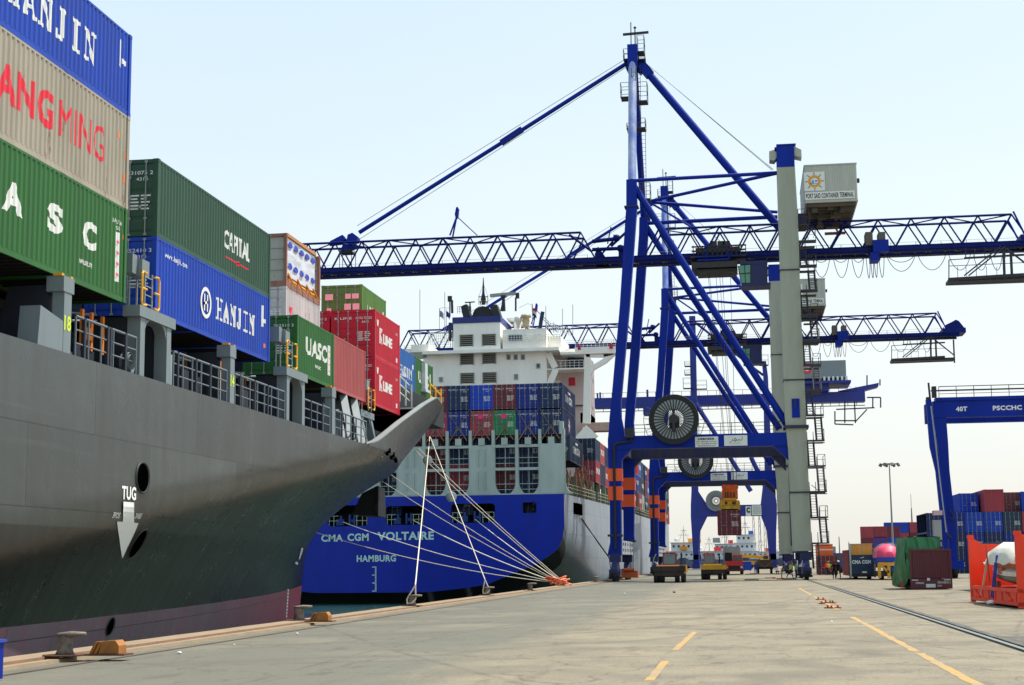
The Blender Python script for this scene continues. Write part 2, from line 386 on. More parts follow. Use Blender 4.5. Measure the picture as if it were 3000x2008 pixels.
# water
wm = bpy.data.materials.new('harbour_water'); wm.use_nodes = True; n = wm.node_tree; b = n.nodes['Principled BSDF']
b.inputs['Base Color'].default_value = lin((8, 50, 26)); b.inputs['Roughness'].default_value = .22; b.inputs['Specular IOR Level'].default_value = .5
geo = n.nodes.new('ShaderNodeNewGeometry'); no = n.nodes.new('ShaderNodeTexNoise'); no.inputs['Scale'].default_value = 1.6; no.inputs['Detail'].default_value = 8; no.inputs['Roughness'].default_value = .65
n.links.new(geo.outputs['Position'], no.inputs['Vector']); bp = n.nodes.new('ShaderNodeBump'); bp.inputs['Strength'].default_value = .8; bp.inputs['Distance'].default_value = .35
n.links.new(no.outputs[0], bp.inputs['Height']); n.links.new(bp.outputs[0], b.inputs['Normal'])
g = MB(); g.add([(-1500, -200, -2.0), (XQ+.6, -200, -2.0), (XQ+.6, 3000, -2.0), (-1500, 3000, -2.0)], [(0,1,2,3)]); g.add([(XQ+.6, 456, -2.0), (XR+.5, 456, -2.0), (XR+.5, 3000, -2.0), (XQ+.6, 3000, -2.0)], [(0,1,2,3)])
tag(g.build('water', wm), kind='structure')
# painted lines: worn, broken edges
def paint_mat():
    m = bpy.data.materials.new('line_paint'); m.use_nodes = True; n = m.node_tree; b = n.nodes['Principled BSDF']
    geo = n.nodes.new('ShaderNodeNewGeometry'); no = n.nodes.new('ShaderNodeTexNoise'); no.inputs['Scale'].default_value = 2.2; no.inputs['Detail'].default_value = 10; no.inputs['Roughness'].default_value = .75
    n.links.new(geo.outputs['Position'], no.inputs['Vector'])
    r = n.nodes.new('ShaderNodeValToRGB'); r.color_ramp.elements[0].position = .40; r.color_ramp.elements[1].position = .66
    r.color_ramp.elements[0].color = lin((146, 133, 108)); r.color_ramp.elements[1].color = lin((204, 146, 26))
    n.links.new(no.outputs[0], r.inputs[0]); n.links.new(r.outputs[0], b.inputs['Base Color']); b.inputs['Roughness'].default_value = .8
    return m
lp = paint_mat()
def line(x, y0, y1, w, seed):
    rr = random.Random(seed); n_ = max(4, int((y1-y0)/.5)); L = []; R_ = []
    for i in range(n_+1):
        yy = y0+(y1-y0)*i/n_; L.append((x-w/2+rr.uniform(-.03, .02), yy, .004)); R_.append((x+w/2+rr.uniform(-.02, .03), yy, .004))
    b = MB(); b.grid([[a, c] for a, c in zip(L, R_)], smooth=False); return b
XY = 3.38
b = MB()
for y0, y1, s in ((12, 33, 1), (33.6, 54, 2), (62, 84, 3), (88, 110, 4)):
    t = line(XY, y0, y1, .17, s); b.add(t.v, t.f)
tag(b.build('road_markings', lp), kind='structure')
b = MB()
for x0, y0, x1, y1 in ((1978, 1905, 2036, 1852), (1903, 1995, 1950, 1938)):
    p, q = aZ(x0, y0), aZ(x1, y1); d = (q-p).normalized(); s = V((-d.y, d.x, 0))*.07
    for k in range(6):
        a, c = p+(q-p)*(k/6), p+(q-p)*((k+1)/6); j = V((random.uniform(-.02, .02), 0, 0))
        b.add([a-s+V((0,0,.004)), a+s+j+V((0,0,.004)), c+s+j+V((0,0,.004)), c-s+V((0,0,.004))], [(0,1,2,3)])
tag(b.build('road_markings', lp), kind='structure')
# ================================================================== CONTAINERS
PITCH_C = .278
def prof(y, L):
    if y < .17 or y > L-.17: return 0.0
    u = ((y-.17) % PITCH_C)/PITCH_C
    if u < .26: return 0.0
    if u < .5: return -.036*(u-.26)/.24
    if u < .76: return -.036
    return -.036*(1-(u-.76)/.24)
def breaks(L):
    o = [.16, .17]; y = .17
    while y < L-.17:
        for u in (0, .26, .5, .76):
            t = y+u*PITCH_C
            if .17 < t < L-.17: o.append(t)
        y += PITCH_C
    return o+[L-.17, L-.16]
CT = {}
def ctemplate(L, H):
    if (L, H) in CT: return CT[(L, H)]
    Wd = 2.438; T = {}
    f = MB()
    for x in (-Wd, -.15):
        for y in (0, L-.16): f.box((x, y, .12), (x+.15, y+.16, H-.12))
    for x in (-Wd+.02, -.08):
        f.box((x, .16, .0), (x+.06, L-.16, .16)); f.box((x, .16, H-.07), (x+.06, L-.16, H-.005))
    for y in (0, L-.1):
        f.box((-Wd+.15, y+.01, .02), (-.15, y+.09, .16)); f.box((-Wd+.15, y+.01, H-.14), (-.15, y+.09, H-.01))
    for x in (-Wd, -.178):
        for y in (0, L-.178):
            for z in (0, H-.118):
                f.box((x-.006, y-.006, z), (x+.184, y+.184, z+.118))
    if L > 10:                                       # fork pockets / cross members show as notches below
        for y in (L*.30, L*.62): f.box((-Wd+.02, y, -.0), (-.012, y+.3, .04))
    T['frame'] = f.mesh('frame'); f = MB(); f.box((-Wd+.08, .08, .10), (-.08, L-.08, .14))
    y = .4
    while y < L-.3: f.box((-Wd+.09, y, .02), (-.09, y+.06, .1)); y += .45
    T['floor'] = f.mesh('floor')
    ys = breaks(L)
    for nm, sx in (('r', 1), ('l', -1)):
        s = MB(); c = 0 if sx > 0 else -Wd
        s.grid([[(c+sx*(-.012+prof(y, L)), y, .155) for y in ys], [(c+sx*(-.012+prof(y, L)), y, H-.065) for y in ys]], smooth=False)
        T['side'+nm] = s.mesh('side_panel', fixn=False)
    s = MB(); s.grid([[(-Wd+.06, y, H-.02+prof(y, L)*.5) for y in ys], [(-.06, y, H-.02+prof(y, L)*.5) for y in ys]], smooth=False)
    T['roof'] = s.mesh('roof_panel')
    s = MB(); xs = [-Wd+.15+i*(Wd-.3)/32 for i in range(33)]
    for y in (.04,):
        s.grid([[(x, y+(.04 if (i % 4) in (1, 2) else 0)*(1 if y < 1 else -1), .16) for i, x in enumerate(xs)], [(x, y+(.04 if (i % 4) in (1, 2) else 0)*(1 if y < 1 else -1), H-.14) for i, x in enumerate(xs)]], smooth=False)
    T['ends'] = s.mesh('end_panel')
    T['farend'] = None
    s = MB(); s.grid([[(x, L-.05-(.04 if (i % 4) in (1, 2) else 0), .16) for i, x in enumerate(xs)], [(x, L-.05-(.04 if (i % 4) in (1, 2) else 0), H-.14) for i, x in enumerate(xs)]], smooth=False)
    T['back'] = s.mesh('end_panel')
    # door leaf with origin at its lower left, 1.065 wide
    w = 1.065; h = H-.30; s = MB(); s.box((0, .035, 0), (w, .07, h))
    for a in (0, w-.05): s.box((a, .015, 0), (a+.05, .0349, h))
    nb = 5; bw = h/nb
    for i in range(nb):
        z = i*bw
        s.hexa([(.05, .034, z+.03), (w-.05, .034, z+.03), (w-.05, .036, z+bw-.03), (.05, .036, z+bw-.03), (.05, .016, z+.10), (w-.05, .016, z+.10), (w-.05, .016, z+bw-.10), (.05, .016, z+bw-.10)])
    T['door'] = s.mesh('door')
    s = MB(); s.tube((0, -.012, -.1), (0, -.012, h+.1), .02, 6)
    for z in (-.08, h*.2, h*.5, h*.8, h+.06): s.box((-.05, -.02, z-.035), (.05, .012, z+.035))
    T['rod'] = s.mesh('lock_rod')
    s = MB(); s.box((0, -.03, h*.36), (.34, -.014, h*.36+.035)); s.box((.3, -.035, h*.36-.04), (.36, .01, h*.36+.07)); T['handle'] = s.mesh('handle')
    CT[(L, H)] = T; return T
CCOL = {'blue': (8, 64, 176), 'navy': (24, 44, 92), 'deepblue': (10, 40, 132), 'bright': (6, 66, 196), 'cream': (170, 160, 142), 'uasc': (44, 104, 44), 'uasc2': (92, 132, 58),
        'capital': (44, 82, 62), 'pink': (176, 84, 84), 'kred': (196, 20, 48), 'maroon': (112, 40, 52), 'rose': (160, 62, 76), 'green': (40, 132, 84), 'white': (206, 200, 200),
        'grey': (176, 176, 168), 'slate': (36, 58, 84), 'brown': (116, 60, 62), 'red': (210, 30, 34), 'teal': (30, 86, 110), 'sky': (40, 104, 176)}
def cmat(c):
    return mat('container_'+c, CCOL[c], .5, dirt=.45, bump=.25, bscale=1.6, scale=.9, stretch=.25, rust=.55 if c in ('cream', 'white') else .25, spec=.35)
markm = {'w': textw, 'r': mat('red_lettering', (232, 24, 52), .5, dirt=.1), 'k': textk, 'y': mat('yellow_mark', (250, 220, 60), .5, dirt=0), 'o': mat('orange_mark', (242, 120, 20), .5, dirt=0),
         'pk': mat('magenta_mark', (236, 40, 120), .5, dirt=0), 'b': mat('blue_lettering', (30, 60, 180), .5, dirt=0)}
def side_text(root, L, s, y0, z0, w, h, m='w', bold=.02, slab=False, conform=True, name='lettering'):
    """lettering on the +X side; follows the corrugation"""
    vs, fs = slab_text(s) if slab else text_mesh(s, bold)[:2]
    bm = bmesh.new(); bv = [bm.verts.new((z, y0+x*w, z0+y*h)) for x, y, z in vs]
    for f in fs:
        try: bm.faces.new([bv[i] for i in f])
        except ValueError: pass
    if conform:
        for y in breaks(L):
            if y0 < y < y0+w:
                g = list(bm.verts)+list(bm.edges)+list(bm.faces)
                bmesh.ops.bisect_plane(bm, geom=g, plane_co=(0, y, 0), plane_no=(0, 1, 0), dist=1e-5)
    for v in bm.verts: v.co.x += -.012+(prof(v.co.y, L) if conform else 0)+.004
    me = bpy.data.meshes.new(name); bm.to_mesh(me); bm.free()
    return put(name, me, root, markm[m])
def side_patch(root, L, y0, z0, w, h, m, poly=None, name='marking'):
    poly = poly or [(0, 0), (1, 0), (1, 1), (0, 1)]
    b = MB(); ys = sorted(set([y0, y0+w]+[y for y in breaks(L) if y0 < y < y0+w])) if len(poly) == 4 else None
    if ys: b.grid([[(-.008+prof(y, L), y, z0) for y in ys], [(-.008+prof(y, L), y, z0+h) for y in ys]], smooth=False)
    else: b.add([(-.006, y0+a*w, z0+c*h) for a, c in poly], [tuple(range(len(poly)))])
    return put(name, b.mesh(name, fixn=False), root, markm[m] if isinstance(m, str) else m)
def door_marks(root, H, s1='', s2='', rnd=None, extra=()):
    """white stencils on the doors"""
    b = MB(); rr = random.Random(rnd); W_ = 2.438
    def blk(x, z, w, h): b.add([(x, -.004+.019, z), (x+w, .015, z), (x+w, .015, z+h), (x, .015, z+h)], [(0,1,2,3)])
    def tx(s, x, z, w, h): put_text(b, s, (x, .0135, z), (1,0,0), (0,0,1), w, h, .01)
    if s1: tx(s1, -W_+.2, H-.52, .95, .13)
    if s2: tx(s2, -1.08, H-.52, .9, .13); tx('4310', -.75, H-.72, .4, .11)
    for k in range(5): blk(-1.0+rr.uniform(0, .06), H*.52-k*.11, .3, .05); blk(-.58, H*.52-k*.11, rr.uniform(.2, .34), .05)
    return put('marking', b.mesh('marking'), root, textw)
CONTS = []
def container(X, Y, Z, L, H, col, label, group, name='shipping_container', doors=True, rods=True, marks=None, side='r', rot=0.0, seed=None, txt=('', ''), lite=False):
    m = cmat(col); T = ctemplate(L, H)
    r = thing(name, label, 'container', (X, Y, Z), rot, group)
    put('frame', T['frame'], r, m)
    if not lite or side == 'r': put('floor', T['floor'], r, mat('floor_dark', (34, 32, 30), .8, dirt=.3))
    put('side_panel', T['sider'], r, m)
    if not lite: put('side_panel', T['sidel'], r, m)
    put('roof_panel', T['roof'], r, m)
    if doors:
        put('end_panel', T['back'], r, m)
        for i in (0, 1):
            d = put('door', T['door'], r, m, (-2.438+.15+i*1.073, 0, .15))
            if rods:
                for x in (.25, .8): put('lock_rod', T['rod'], d, galv, (x, 0, 0))
                if not lite: put('handle', T['handle'], d, galv, (.3, 0, 0))
        if rods: door_marks(r, H, txt[0], txt[1], seed)
    else: put('end_panel', T['ends'], r, m); put('end_panel', T['back'], r, m)
    return r
L40, L20, HC, HS = 12.192, 6.058, 2.896, 2.591
G1 = 'containers stacked on the deck of the grey ship'
XA, YA = -18.35, 43.93-L40      # first stack, its far end faces the gap
zA = 9.80
# -- first stack (near left)
c = container(XA, YA, zA, L40, HC, 'uasc', 'green container with spaced white letters A S C, bottom of the tall near left stack', G1, doors=False)
for ch, y in (('U', 1.0), ('A', 4.25), ('S', 6.8), ('C', 9.05)): side_text(c, L40, ch, y, 1.12, .95 if ch != 'A' else 1.15, .82, bold=.05)
side_text(c, L40, 'www.uasc.net', 8.85, .62, .95, .16, bold=.02)
side_patch(c, L40, 11.35, .55, .34, 1.5, 'w')
for k in range(4): side_patch(c, L40, 11.42, .72+k*.33, .2, .12, 'pk', poly=[(0, .2), (1, 0), (.8, .9), (.5, .4), (.1, 1)])
side_text(c, L40, 'UACU 344', 11.15, 2.3, .66, .13, bold=.01); side_text(c, L40, '45G1', 11.4, 2.12, .3, .12, bold=.01)
side_patch(c, L40, 11.88, 1.9, .1, .16, 'o')
c = container(XA, YA, zA+HC, L40, HC, 'cream', 'rusty cream container with red YANG MING letters, middle of the near left stack', G1, doors=False)
side_text(c, L40, 'YANG', 2.75, .98, 4.25, 1.05, 'r', .035); side_text(c, L40, 'MING', 7.35, .98, 3.05, 1.05, 'r', .0)
side_patch(c, L40, 11.3, 2.05, .18, .26, 'o', poly=[(0, 0), (1, 0), (.5, 1)]); side_patch(c, L40, 11.85, 1.5, .08, .22, 'o'); side_patch(c, L40, 11.82, .75, .14, .28, 'o')
c = container(XA, YA, zA+2*HC, L40, HS, 'blue', 'blue container with large serif HANJIN letters, top of the near left stack', G1, doors=False)
side_text(c, L40, 'HANJIN', 4.0, .78, 5.6, .95, slab=True)
side_patch(c, L40, 11.3, 1.35, .16, .85, 'w'); side_patch(c, L40, 11.52, 1.5, .3, .16, 'w')
for k in range(1, 3):   # inner rows of the same bay
    z = zA
    container(XA-2.5*k, YA, z, L40, HC, ['maroon', 'grey', 'slate', 'green'][k-1], '%s container just behind the green A S C one, seen only from below' % ['maroon', 'grey'][k-1], G1, doors=False, lite=True)
# -- second stack
X2, Y2, z2 = -18.64, 47.04, 9.95
c = container(X2, Y2, z2, L40, HS, 'blue', 'blue container with round emblem and HANJIN letters, second bay, under the dark green one', G1, txt=('HJCU', '852410 3'), seed=1)
side_text(c, L40, 'HANJIN', 5.9, .78, 4.35, .8, slab=True); side_text(c, L40, 'www.hanjin.com', .85, 2.0, 2.05, .24, bold=.02)
b = MB(); cy, cz, rr_ = 4.75, 1.18, .56
N = 28
ring = []
for i in range(N):
    a0, a1 = 2*math.pi*i/N, 2*math.pi*(i+1)/N
    b.add([(-.006, cy+rr_*math.cos(a0), cz+rr_*math.sin(a0)), (-.006, cy+rr_*math.cos(a1), cz+rr_*math.sin(a1)), (-.006, cy+.42*math.cos(a1), cz+.42*math.sin(a1)), (-.006, cy+.42*math.cos(a0), cz+.42*math.sin(a0))], [(0,1,2,3)])
for x in (-.2, .1): b.add([(-.006, cy+x, cz-.3), (-.006, cy+x+.11, cz-.3), (-.006, cy+x+.11, cz+.3), (-.006, cy+x, cz+.3)], [(0,1,2,3)])
b.add([(-.006, cy-.2, cz-.1), (-.006, cy+.2, cz), (-.006, cy+.2, cz+.1), (-.006, cy-.2, cz)], [(0,1,2,3)])
put('emblem', b.mesh('emblem'), c, textw)
side_patch(c, L40, 11.2, 1.3, .16, .85, 'w'); side_patch(c, L40, 11.42, 1.48, .3, .16, 'w'); side_patch(c, L40, 11.5, .5, .16, .16, 'o')
c = container(X2, Y2, z2+HS, L40, HS, 'capital', 'dark green container with white CAPITAL lettering on top of the blue one', G1, txt=('LHU', '431075 2'), seed=2)
side_text(c, L40, 'CAPITAL', 6.64, .95, 2.94, .72, bold=.022); side_patch(c, L40, 6.8, .62, 2.6, .06, 'r'); side_patch(c, L40, 8.1, .56, .2, .18, 'r')
for k in range(1, 3):
    for j in range(2):
        container(X2-2.5*k, Y2, z2+HS*j, L40, HS, ['maroon', 'slate', 'navy', 'grey', 'brown', 'teal'][(k+j*3) % 6], '%s container behind the %s, row %d in from the quay' % (['maroon', 'slate', 'navy', 'grey', 'brown', 'teal'][(k+j*3) % 6], ['blue HANJIN one', 'dark green CAPITAL one'][j], k+1), G1, lite=True, rods=(k < 2))
# -- third bay: 20 foot boxes
X3, z3, Y3 = -19.0, 10.10, 64.3
c = container(X3, Y3, z3, L20, HS, 'uasc', 'short green container with white UASC letters ending the lower tier of the third bay', G1, txt=('', '362310 3'), seed=3)
side_text(c, L20, 'UASC', 1.45, 1.05, 3.45, .8, bold=.04); side_text(c, L20, 'www.uasc', 2.9, .62, .9, .15); side_patch(c, L20, 5.1, .55, .34, 1.4, 'w')
for k in range(4): side_patch(c, L20, 5.2, .7+k*.3, .18, .12, 'pk', poly=[(0, .2), (1, 0), (.8, .9), (.5, .4), (.1, 1)])
c = container(X3, Y3+L20+.06, z3, L20, HS, 'pink', 'faded salmon pink container without lettering between the green and red ones', G1, seed=4)
Xf = -21.65
c = container(Xf, 71.3, z3+HS, L20, HS, 'white', 'white reefer-like container with red lettering above the short green one', G1, name='shipping_container', seed=5)
side_text(c, L20, 'HAMBURG SUD', 1.4, .35, 4.0, .55, 'r', .03); side_patch(c, L20, .6, 1.15, .5, .55, 'r', poly=[(0, 1), (1, 1), (.5, 0)]); side_patch(c, L20, .95, 1.1, .3, .45, 'b', poly=[(0, 0), (1, 1), (.6, 0)])
container(Xf, Y3+L20+.16, z3+HS, L20, HS, 'grey', 'grey container behind the salmon one in the upper tier of the third bay', G1, seed=6) if False else None
for k in range(2, 4):
    container(X3-2.55*k, Y3+.1, z3, L40, HS, ['slate', 'maroon'][k-2], '%s container far inboard behind the short green UASC one' % ['slate blue', 'maroon'][k-2], G1, lite=True, rods=False)
# -- flat rack with wrapped cargo on top of the white container
fr = mat('rack_rust', (150, 104, 88), .7, dirt=.5, scale=1.5, dcol=(90, 60, 50), rust=.6)
rk = mat('rack_grey', (168, 168, 160), .6, dirt=.5, scale=1.2, rust=.5)
zf = z3+2*HS; FX, FY = Xf, 71.3
t = thing('flat_rack', 'rusty grey flat rack with two ribbed end walls, above the white container', 'flat rack', (FX, FY, zf))
b = MB(); b.box((-2.44, 0, 0), (0, 6.06, .28))
for y in (.8, 1.8, 2.8, 3.8, 4.8): b.box((-2.42, y, -.02), (.02, y+.15, .3))
b.build('deck', fr, t, world=False)
for y, s in ((0, 1), (5.9, -1)):
    b = MB(); b.box((-2.44, y, .28), (-2.3, y+.16, 2.62)); b.box((-.14, y, .28), (0, y+.16, 2.62)); b.box((-2.3, y+.03, 2.46), (-.14, y+.13, 2.62))
    e = b.build('end_wall', fr, t, world=False)
    b = MB()
    for k in range(8): b.box((-2.3, y+.05+.04*(k % 2), .28+k*.27), (-.14, y+.1+.04*(k % 2), .28+k*.27+.272))
    b.build('ribbed_panel', rk, e, world=False)
t = thing('wrapped_crate', 'crate wrapped in white sheeting with blue oval logos, strapped on the flat rack', 'crate', (FX, FY, zf+.29))
wrap = mat('wrap_sheet', (214, 218, 226), .45, dirt=.35, scale=2, stretch=.6, dcol=(160, 166, 180))
b = MB(); rr = random.Random(4)
def crumple(b, x0, x1, y0, y1, z0, z1, n=14, a=.035):
    for face in range(3):
        rows = []
        for i in range(n+1):
            r_ = []
            for j in range(n+1):
                u, v = i/n, j/n; d = rr.uniform(-a, a)*(1 if 0 < i < n and 0 < j < n else 0)
                if face == 0: p = (x1+d, y0+(y1-y0)*u, z0+(z1-z0)*v)
                elif face == 1: p = (x0+(x1-x0)*u, y0-d, z0+(z1-z0)*v)
                else: p = (x0+(x1-x0)*u, y0+(y1-y0)*v, z1+d)
                r_.append(p)
            rows.append(r_)
        b.grid(rows, smooth=True)
crumple(b, -2.1, -.12, .45, 5.4, .32, 2.2)
b.box((-2.09, .5, .3), (-.2, 5.35, 2.15))
b.build('wrapping', wrap, t, world=False, fixn=True)
b = MB(); b.box((-2.2, .38, 2.24), (-.05, 5.45, 2.4)); b.box((-2.15, .5, 0.0), (-.15, 5.3, .28)); b.build('timber', mat('timber', (196, 136, 88), .8, dirt=.4, scale=2), t, world=False)
b = MB()
for k in range(5):
    for z in (.85, 1.9):
        y = .9+k*1.0; pts = [(-.07, y+.36*math.cos(a), z+.15*math.sin(a)+.0) for a in [2*math.pi*i/16 for i in range(16)]]; b.add(pts, [tuple(range(16))])
for k in range(2):
    for z in (.75, 1.95):
        x = -1.75+k*.9; pts = [(x+.33*math.cos(a), .40, z+.15*math.sin(a)) for a in [2*math.pi*i/16 for i in range(16)]]; b.add(pts, [tuple(range(16))])
b.build_each('logo', markm['b'], t, world=False)
for y in (.6, 2.2, 3.8, 5.0):
    b = MB(); b.path([(-.1, y, .45), (-.06, y+.5, .15), (.0, y+.9, -.1)], .05, 5); b.path([(-.1, y+.1, .4), (-.3, y+.6, .28), (-.05, y+1.2, .1)], .06, 5); b.build('strap', yellow, t, world=False)
# -- K line bay
XK, YK, zK = -19.45, 80.4, 10.35
for k, nm in ((0, 'lower'), (1, 'upper')):
    c = container(XK, YK, zK+k*(HS+.01), L20, HS, 'kred', 'red container with white K LINE lettering, %s of two facing the quay' % nm, G1, txt=('K LINE', 'AKTU 725252'), seed=8+k)
    side_text(c, L20, 'K', 1.05, .9, .75, .85, slab=True); side_text(c, L20, 'LINE', 2.05, .98, 2.1, .55, bold=.04)
    side_patch(c, L20, .45, 1.75, .42, .36, 'w', poly=[(0, 1), (.35, 1), (.5, .5), (.65, 1), (1, 1), (.7, 0), (.55, .0), (.5, .3), (.4, 0), (.25, 0)])
    side_text(c, L20, 'KLTU', 5.0, 1.9, .6, .12); side_patch(c, L20, 5.15, .35, .3, .25, 'w')
for j in range(1, 3):
    for k in range(1, 2):
        container(XK-2.52*j, YK, zK+k*(HS+.01), L20, HS, ['kred', 'kred'][j-1], 'red container in the upper tier beside the K LINE one, %s from the quay' % ['second', 'third'][j-1], G1, txt=('', '720008 3'), seed=20+j*2+k, lite=True)
c = container(-21.7, 86.5, zK+2*HS-.05, L20, HS, 'uasc2', 'olive green container with pink placards on its doors, top of the forward bay', G1, seed=31)
side_text(c, L20, 'UASC', 1.3, .8, 3.4, .8, bold=.03); side_patch(c, L20, 5.2, .5, .3, 1.3, 'w')
for x, z, w, h in ((-2.2, 1.7, .48, .36), (-1.0, 1.75, .34, .3), (-.6, 1.75, .42, .3), (-1.05, 1.1, .4, .36), (-.55, 1.1, .4, .36), (-2.1, 1.05, .28, .18), (-1.0, .55, .36, .2), (-.55, .55, .4, .2)):
    b = MB(); b.box((x, -.05, z), (x+w, -.045, z+h)); b.build('placard', mat('placard_pink', (250, 186, 190), .6, dirt=0), c, world=False)

# -- foremost bay on the forecastle
XN, zN = -22.0, 13.35
c = container(XN, 96.4, zN, L20, HS, 'sky', 'blue container with pale lettering just aft of the bow', G1, seed=33)
side_text(c, L20, 'HANJIN', 1.6, .8, 3.6, .7, slab=True); side_patch(c, L20, 5.2, 1.6, .5, .3, 'w')
c = container(XN, 96.4+L20+.08, zN, L20, HS, 'uasc', 'green UASC container nearest the bow of the grey ship', G1, seed=34)
side_text(c, L20, 'UASC', 1.2, .95, 3.4, .8, bold=.04); side_patch(c, L20, 5.0, .45, .34, 1.5, 'w')
for j in range(1, 2): container(XN-2.52*j, 96.4, zN, L40, HS, ['slate', 'maroon'][j-1], 'slate container behind the two short ones nearest the bow', G1, lite=True, rods=False)
# ================================================================== GREY SHIP (bow towards the blue ship)
XC1, HB1 = -34.1, 16.1
def ip(x, pts):
    if x <= pts[0][0]: return pts[0][1]
    for (a, fa), (b_, fb) in zip(pts, pts[1:]):
        if x <= b_: return fa+(fb-fa)*(x-a)/(b_-a)
    return pts[-1][1]
def ips(x, pts):
    return sum(ip(x+d, pts) for d in (-1.2, -.8, -.4, 0, .4, .8, 1.2))/7 if pts[0][0]+1.2 < x < pts[-1][0]-1.2 else ip(x, pts)
def Ys1(z): return ips(z, [(-3, 116.2), (.4, 117.2), (3.5, 118.5), (5.8, 121.7), (8, 124.8), (10, 128.8), (13, 132.8)])
def Yf1(z): return ip(z, [(-3, 6), (.4, 15), (2.9, 36), (4, 46), (5.6, 60), (7.6, 75), (13, 78)])
def b1(Y, z):
    yf, ys = Yf1(z), Ys1(z)
    if Y <= yf: return HB1
    u = min(1, (Y-yf)/(ys-yf)); t = max(0, min(1, (z-.4)/12.6))
    return HB1*max(0, 1-u**ips(z, NZ))**ips(z, MZ)
NZ = [(.4, 1.872), (3.5, 1.602), (5.8, 1.492), (8, 1.55), (10, 1.793), (13, 2.075)]; MZ = [(.4, 1.062), (3.5, 1.057), (5.8, 1.011), (8, .923), (10, .791), (13, .654)]
def zt1(Y): return ip(Y, [(73, 7.65), (75, 7.95), (82, 9.55), (91, 11.4), (97, 12.45), (108, 12.9), (116, 13), (133, 13)])
def hull1(x, y, off=.01):
    X = -18.0
    for _ in range(30):
        p = aX(x, y, X); X = .5*X+.5*(XC1+b1(p.y, p.z))
    return V((X+off, p.y, p.z))
def hull_mat(name, rgb, alt, rough, seam, bw=8.2, bh=2.13, off=(0, 0), dirt=(96, 84, 66), rust=(96, 66, 46), two=None):
    m = bpy.data.materials.new(name); m.use_nodes = True; n = m.node_tree; b = n.nodes['Principled BSDF']
    geo = n.nodes.new('ShaderNodeNewGeometry'); sp = n.nodes.new('ShaderNodeSeparateXYZ'); cb = n.nodes.new('ShaderNodeCombineXYZ')
    n.links.new(geo.outputs['Position'], sp.inputs[0]); n.links.new(sp.outputs[1], cb.inputs[0]); n.links.new(sp.outputs[2], cb.inputs[1])
    mp = n.nodes.new('ShaderNodeMapping'); mp.inputs['Location'].default_value = (off[0], off[1], 0); n.links.new(cb.outputs[0], mp.inputs[0])
    bt = n.nodes.new('ShaderNodeTexBrick'); bt.inputs['Scale'].default_value = 1; bt.inputs['Brick Width'].default_value = bw; bt.inputs['Row Height'].default_value = bh
    bt.inputs['Mortar Size'].default_value = .018; bt.inputs['Mortar Smooth'].default_value = .3; bt.inputs['Bias'].default_value = 0
    bt.inputs['Color1'].default_value = lin(rgb); bt.inputs['Color2'].default_value = lin(alt); bt.inputs['Mortar'].default_value = lin(seam)
    n.links.new(mp.outputs[0], bt.inputs['Vector'])
    mp2 = n.nodes.new('ShaderNodeMapping'); mp2.inputs['Scale'].default_value = (1, .9, .10); n.links.new(geo.outputs['Position'], mp2.inputs[0])
    no = n.nodes.new('ShaderNodeTexNoise'); no.inputs['Scale'].default_value = 1.2; no.inputs['Detail'].default_value = 9; no.inputs['Roughness'].default_value = .7; n.links.new(mp2.outputs[0], no.inputs['Vector'])
    cr = n.nodes.new('ShaderNodeValToRGB'); cr.color_ramp.elements[0].position = .48; cr.color_ramp.elements[1].position = .8; cr.color_ramp.elements[1].color = (.55, .55, .55, 1)
    n.links.new(no.outputs[0], cr.inputs[0])
    mx = n.nodes.new('ShaderNodeMixRGB'); n.links.new(cr.outputs[0], mx.inputs[0]); n.links.new(bt.outputs[0], mx.inputs[1]); mx.inputs[2].default_value = lin(dirt)
    n3 = n.nodes.new('ShaderNodeTexNoise'); n3.inputs['Scale'].default_value = .18; n3.inputs['Detail'].default_value = 5; n.links.new(geo.outputs['Position'], n3.inputs['Vector'])
    mr = n.nodes.new('ShaderNodeMapRange'); mr.inputs[3].default_value = .82; mr.inputs[4].default_value = 1.2; n.links.new(n3.outputs[0], mr.inputs[0])
    m2 = n.nodes.new('ShaderNodeMixRGB'); m2.blend_type = 'MULTIPLY'; m2.inputs[0].default_value = 1; n.links.new(mx.outputs[0], m2.inputs[1]); n.links.new(mr.outputs[0], m2.inputs[2])
    n.links.new(m2.outputs[0], b.inputs['Base Color'])
    mrr = n.nodes.new('ShaderNodeMapRange'); mrr.inputs[3].default_value = rough-.1; mrr.inputs[4].default_value = rough+.15; n.links.new(no.outputs[0], mrr.inputs[0]); n.links.new(mrr.outputs[0], b.inputs['Roughness'])
    bp = n.nodes.new('ShaderNodeBump'); bp.inputs['Strength'].default_value = .25; bp.inputs['Distance'].default_value = .12
    n4 = n.nodes.new('ShaderNodeTexNoise'); n4.inputs['Scale'].default_value = .5; n4.inputs['Detail'].default_value = 3; n.links.new(geo.outputs['Position'], n4.inputs['Vector'])
    wv = n.nodes.new('ShaderNodeTexWave'); wv.wave_type = 'BANDS'; wv.bands_direction = 'X'; wv.inputs['Scale'].default_value = .38; wv.inputs['Distortion'].default_value = 1.5; wv.inputs['Detail'].default_value = 2; n.links.new(cb.outputs[0], wv.inputs['Vector'])
    ad = n.nodes.new('ShaderNodeMath'); ad.operation = 'MULTIPLY_ADD'; ad.inputs[1].default_value = .10; n.links.new(wv.outputs[1], ad.inputs[0]); n.links.new(n4.outputs[0], ad.inputs[2])
    n.links.new(ad.outputs[0], bp.inputs['Height']); n.links.new(bp.outputs[0], b.inputs['Normal'])
    # scrapes running fore and aft, and thin rust runs
    mp5 = n.nodes.new('ShaderNodeMapping'); mp5.inputs['Scale'].default_value = (1, .05, 3.0); n.links.new(geo.outputs['Position'], mp5.inputs[0])
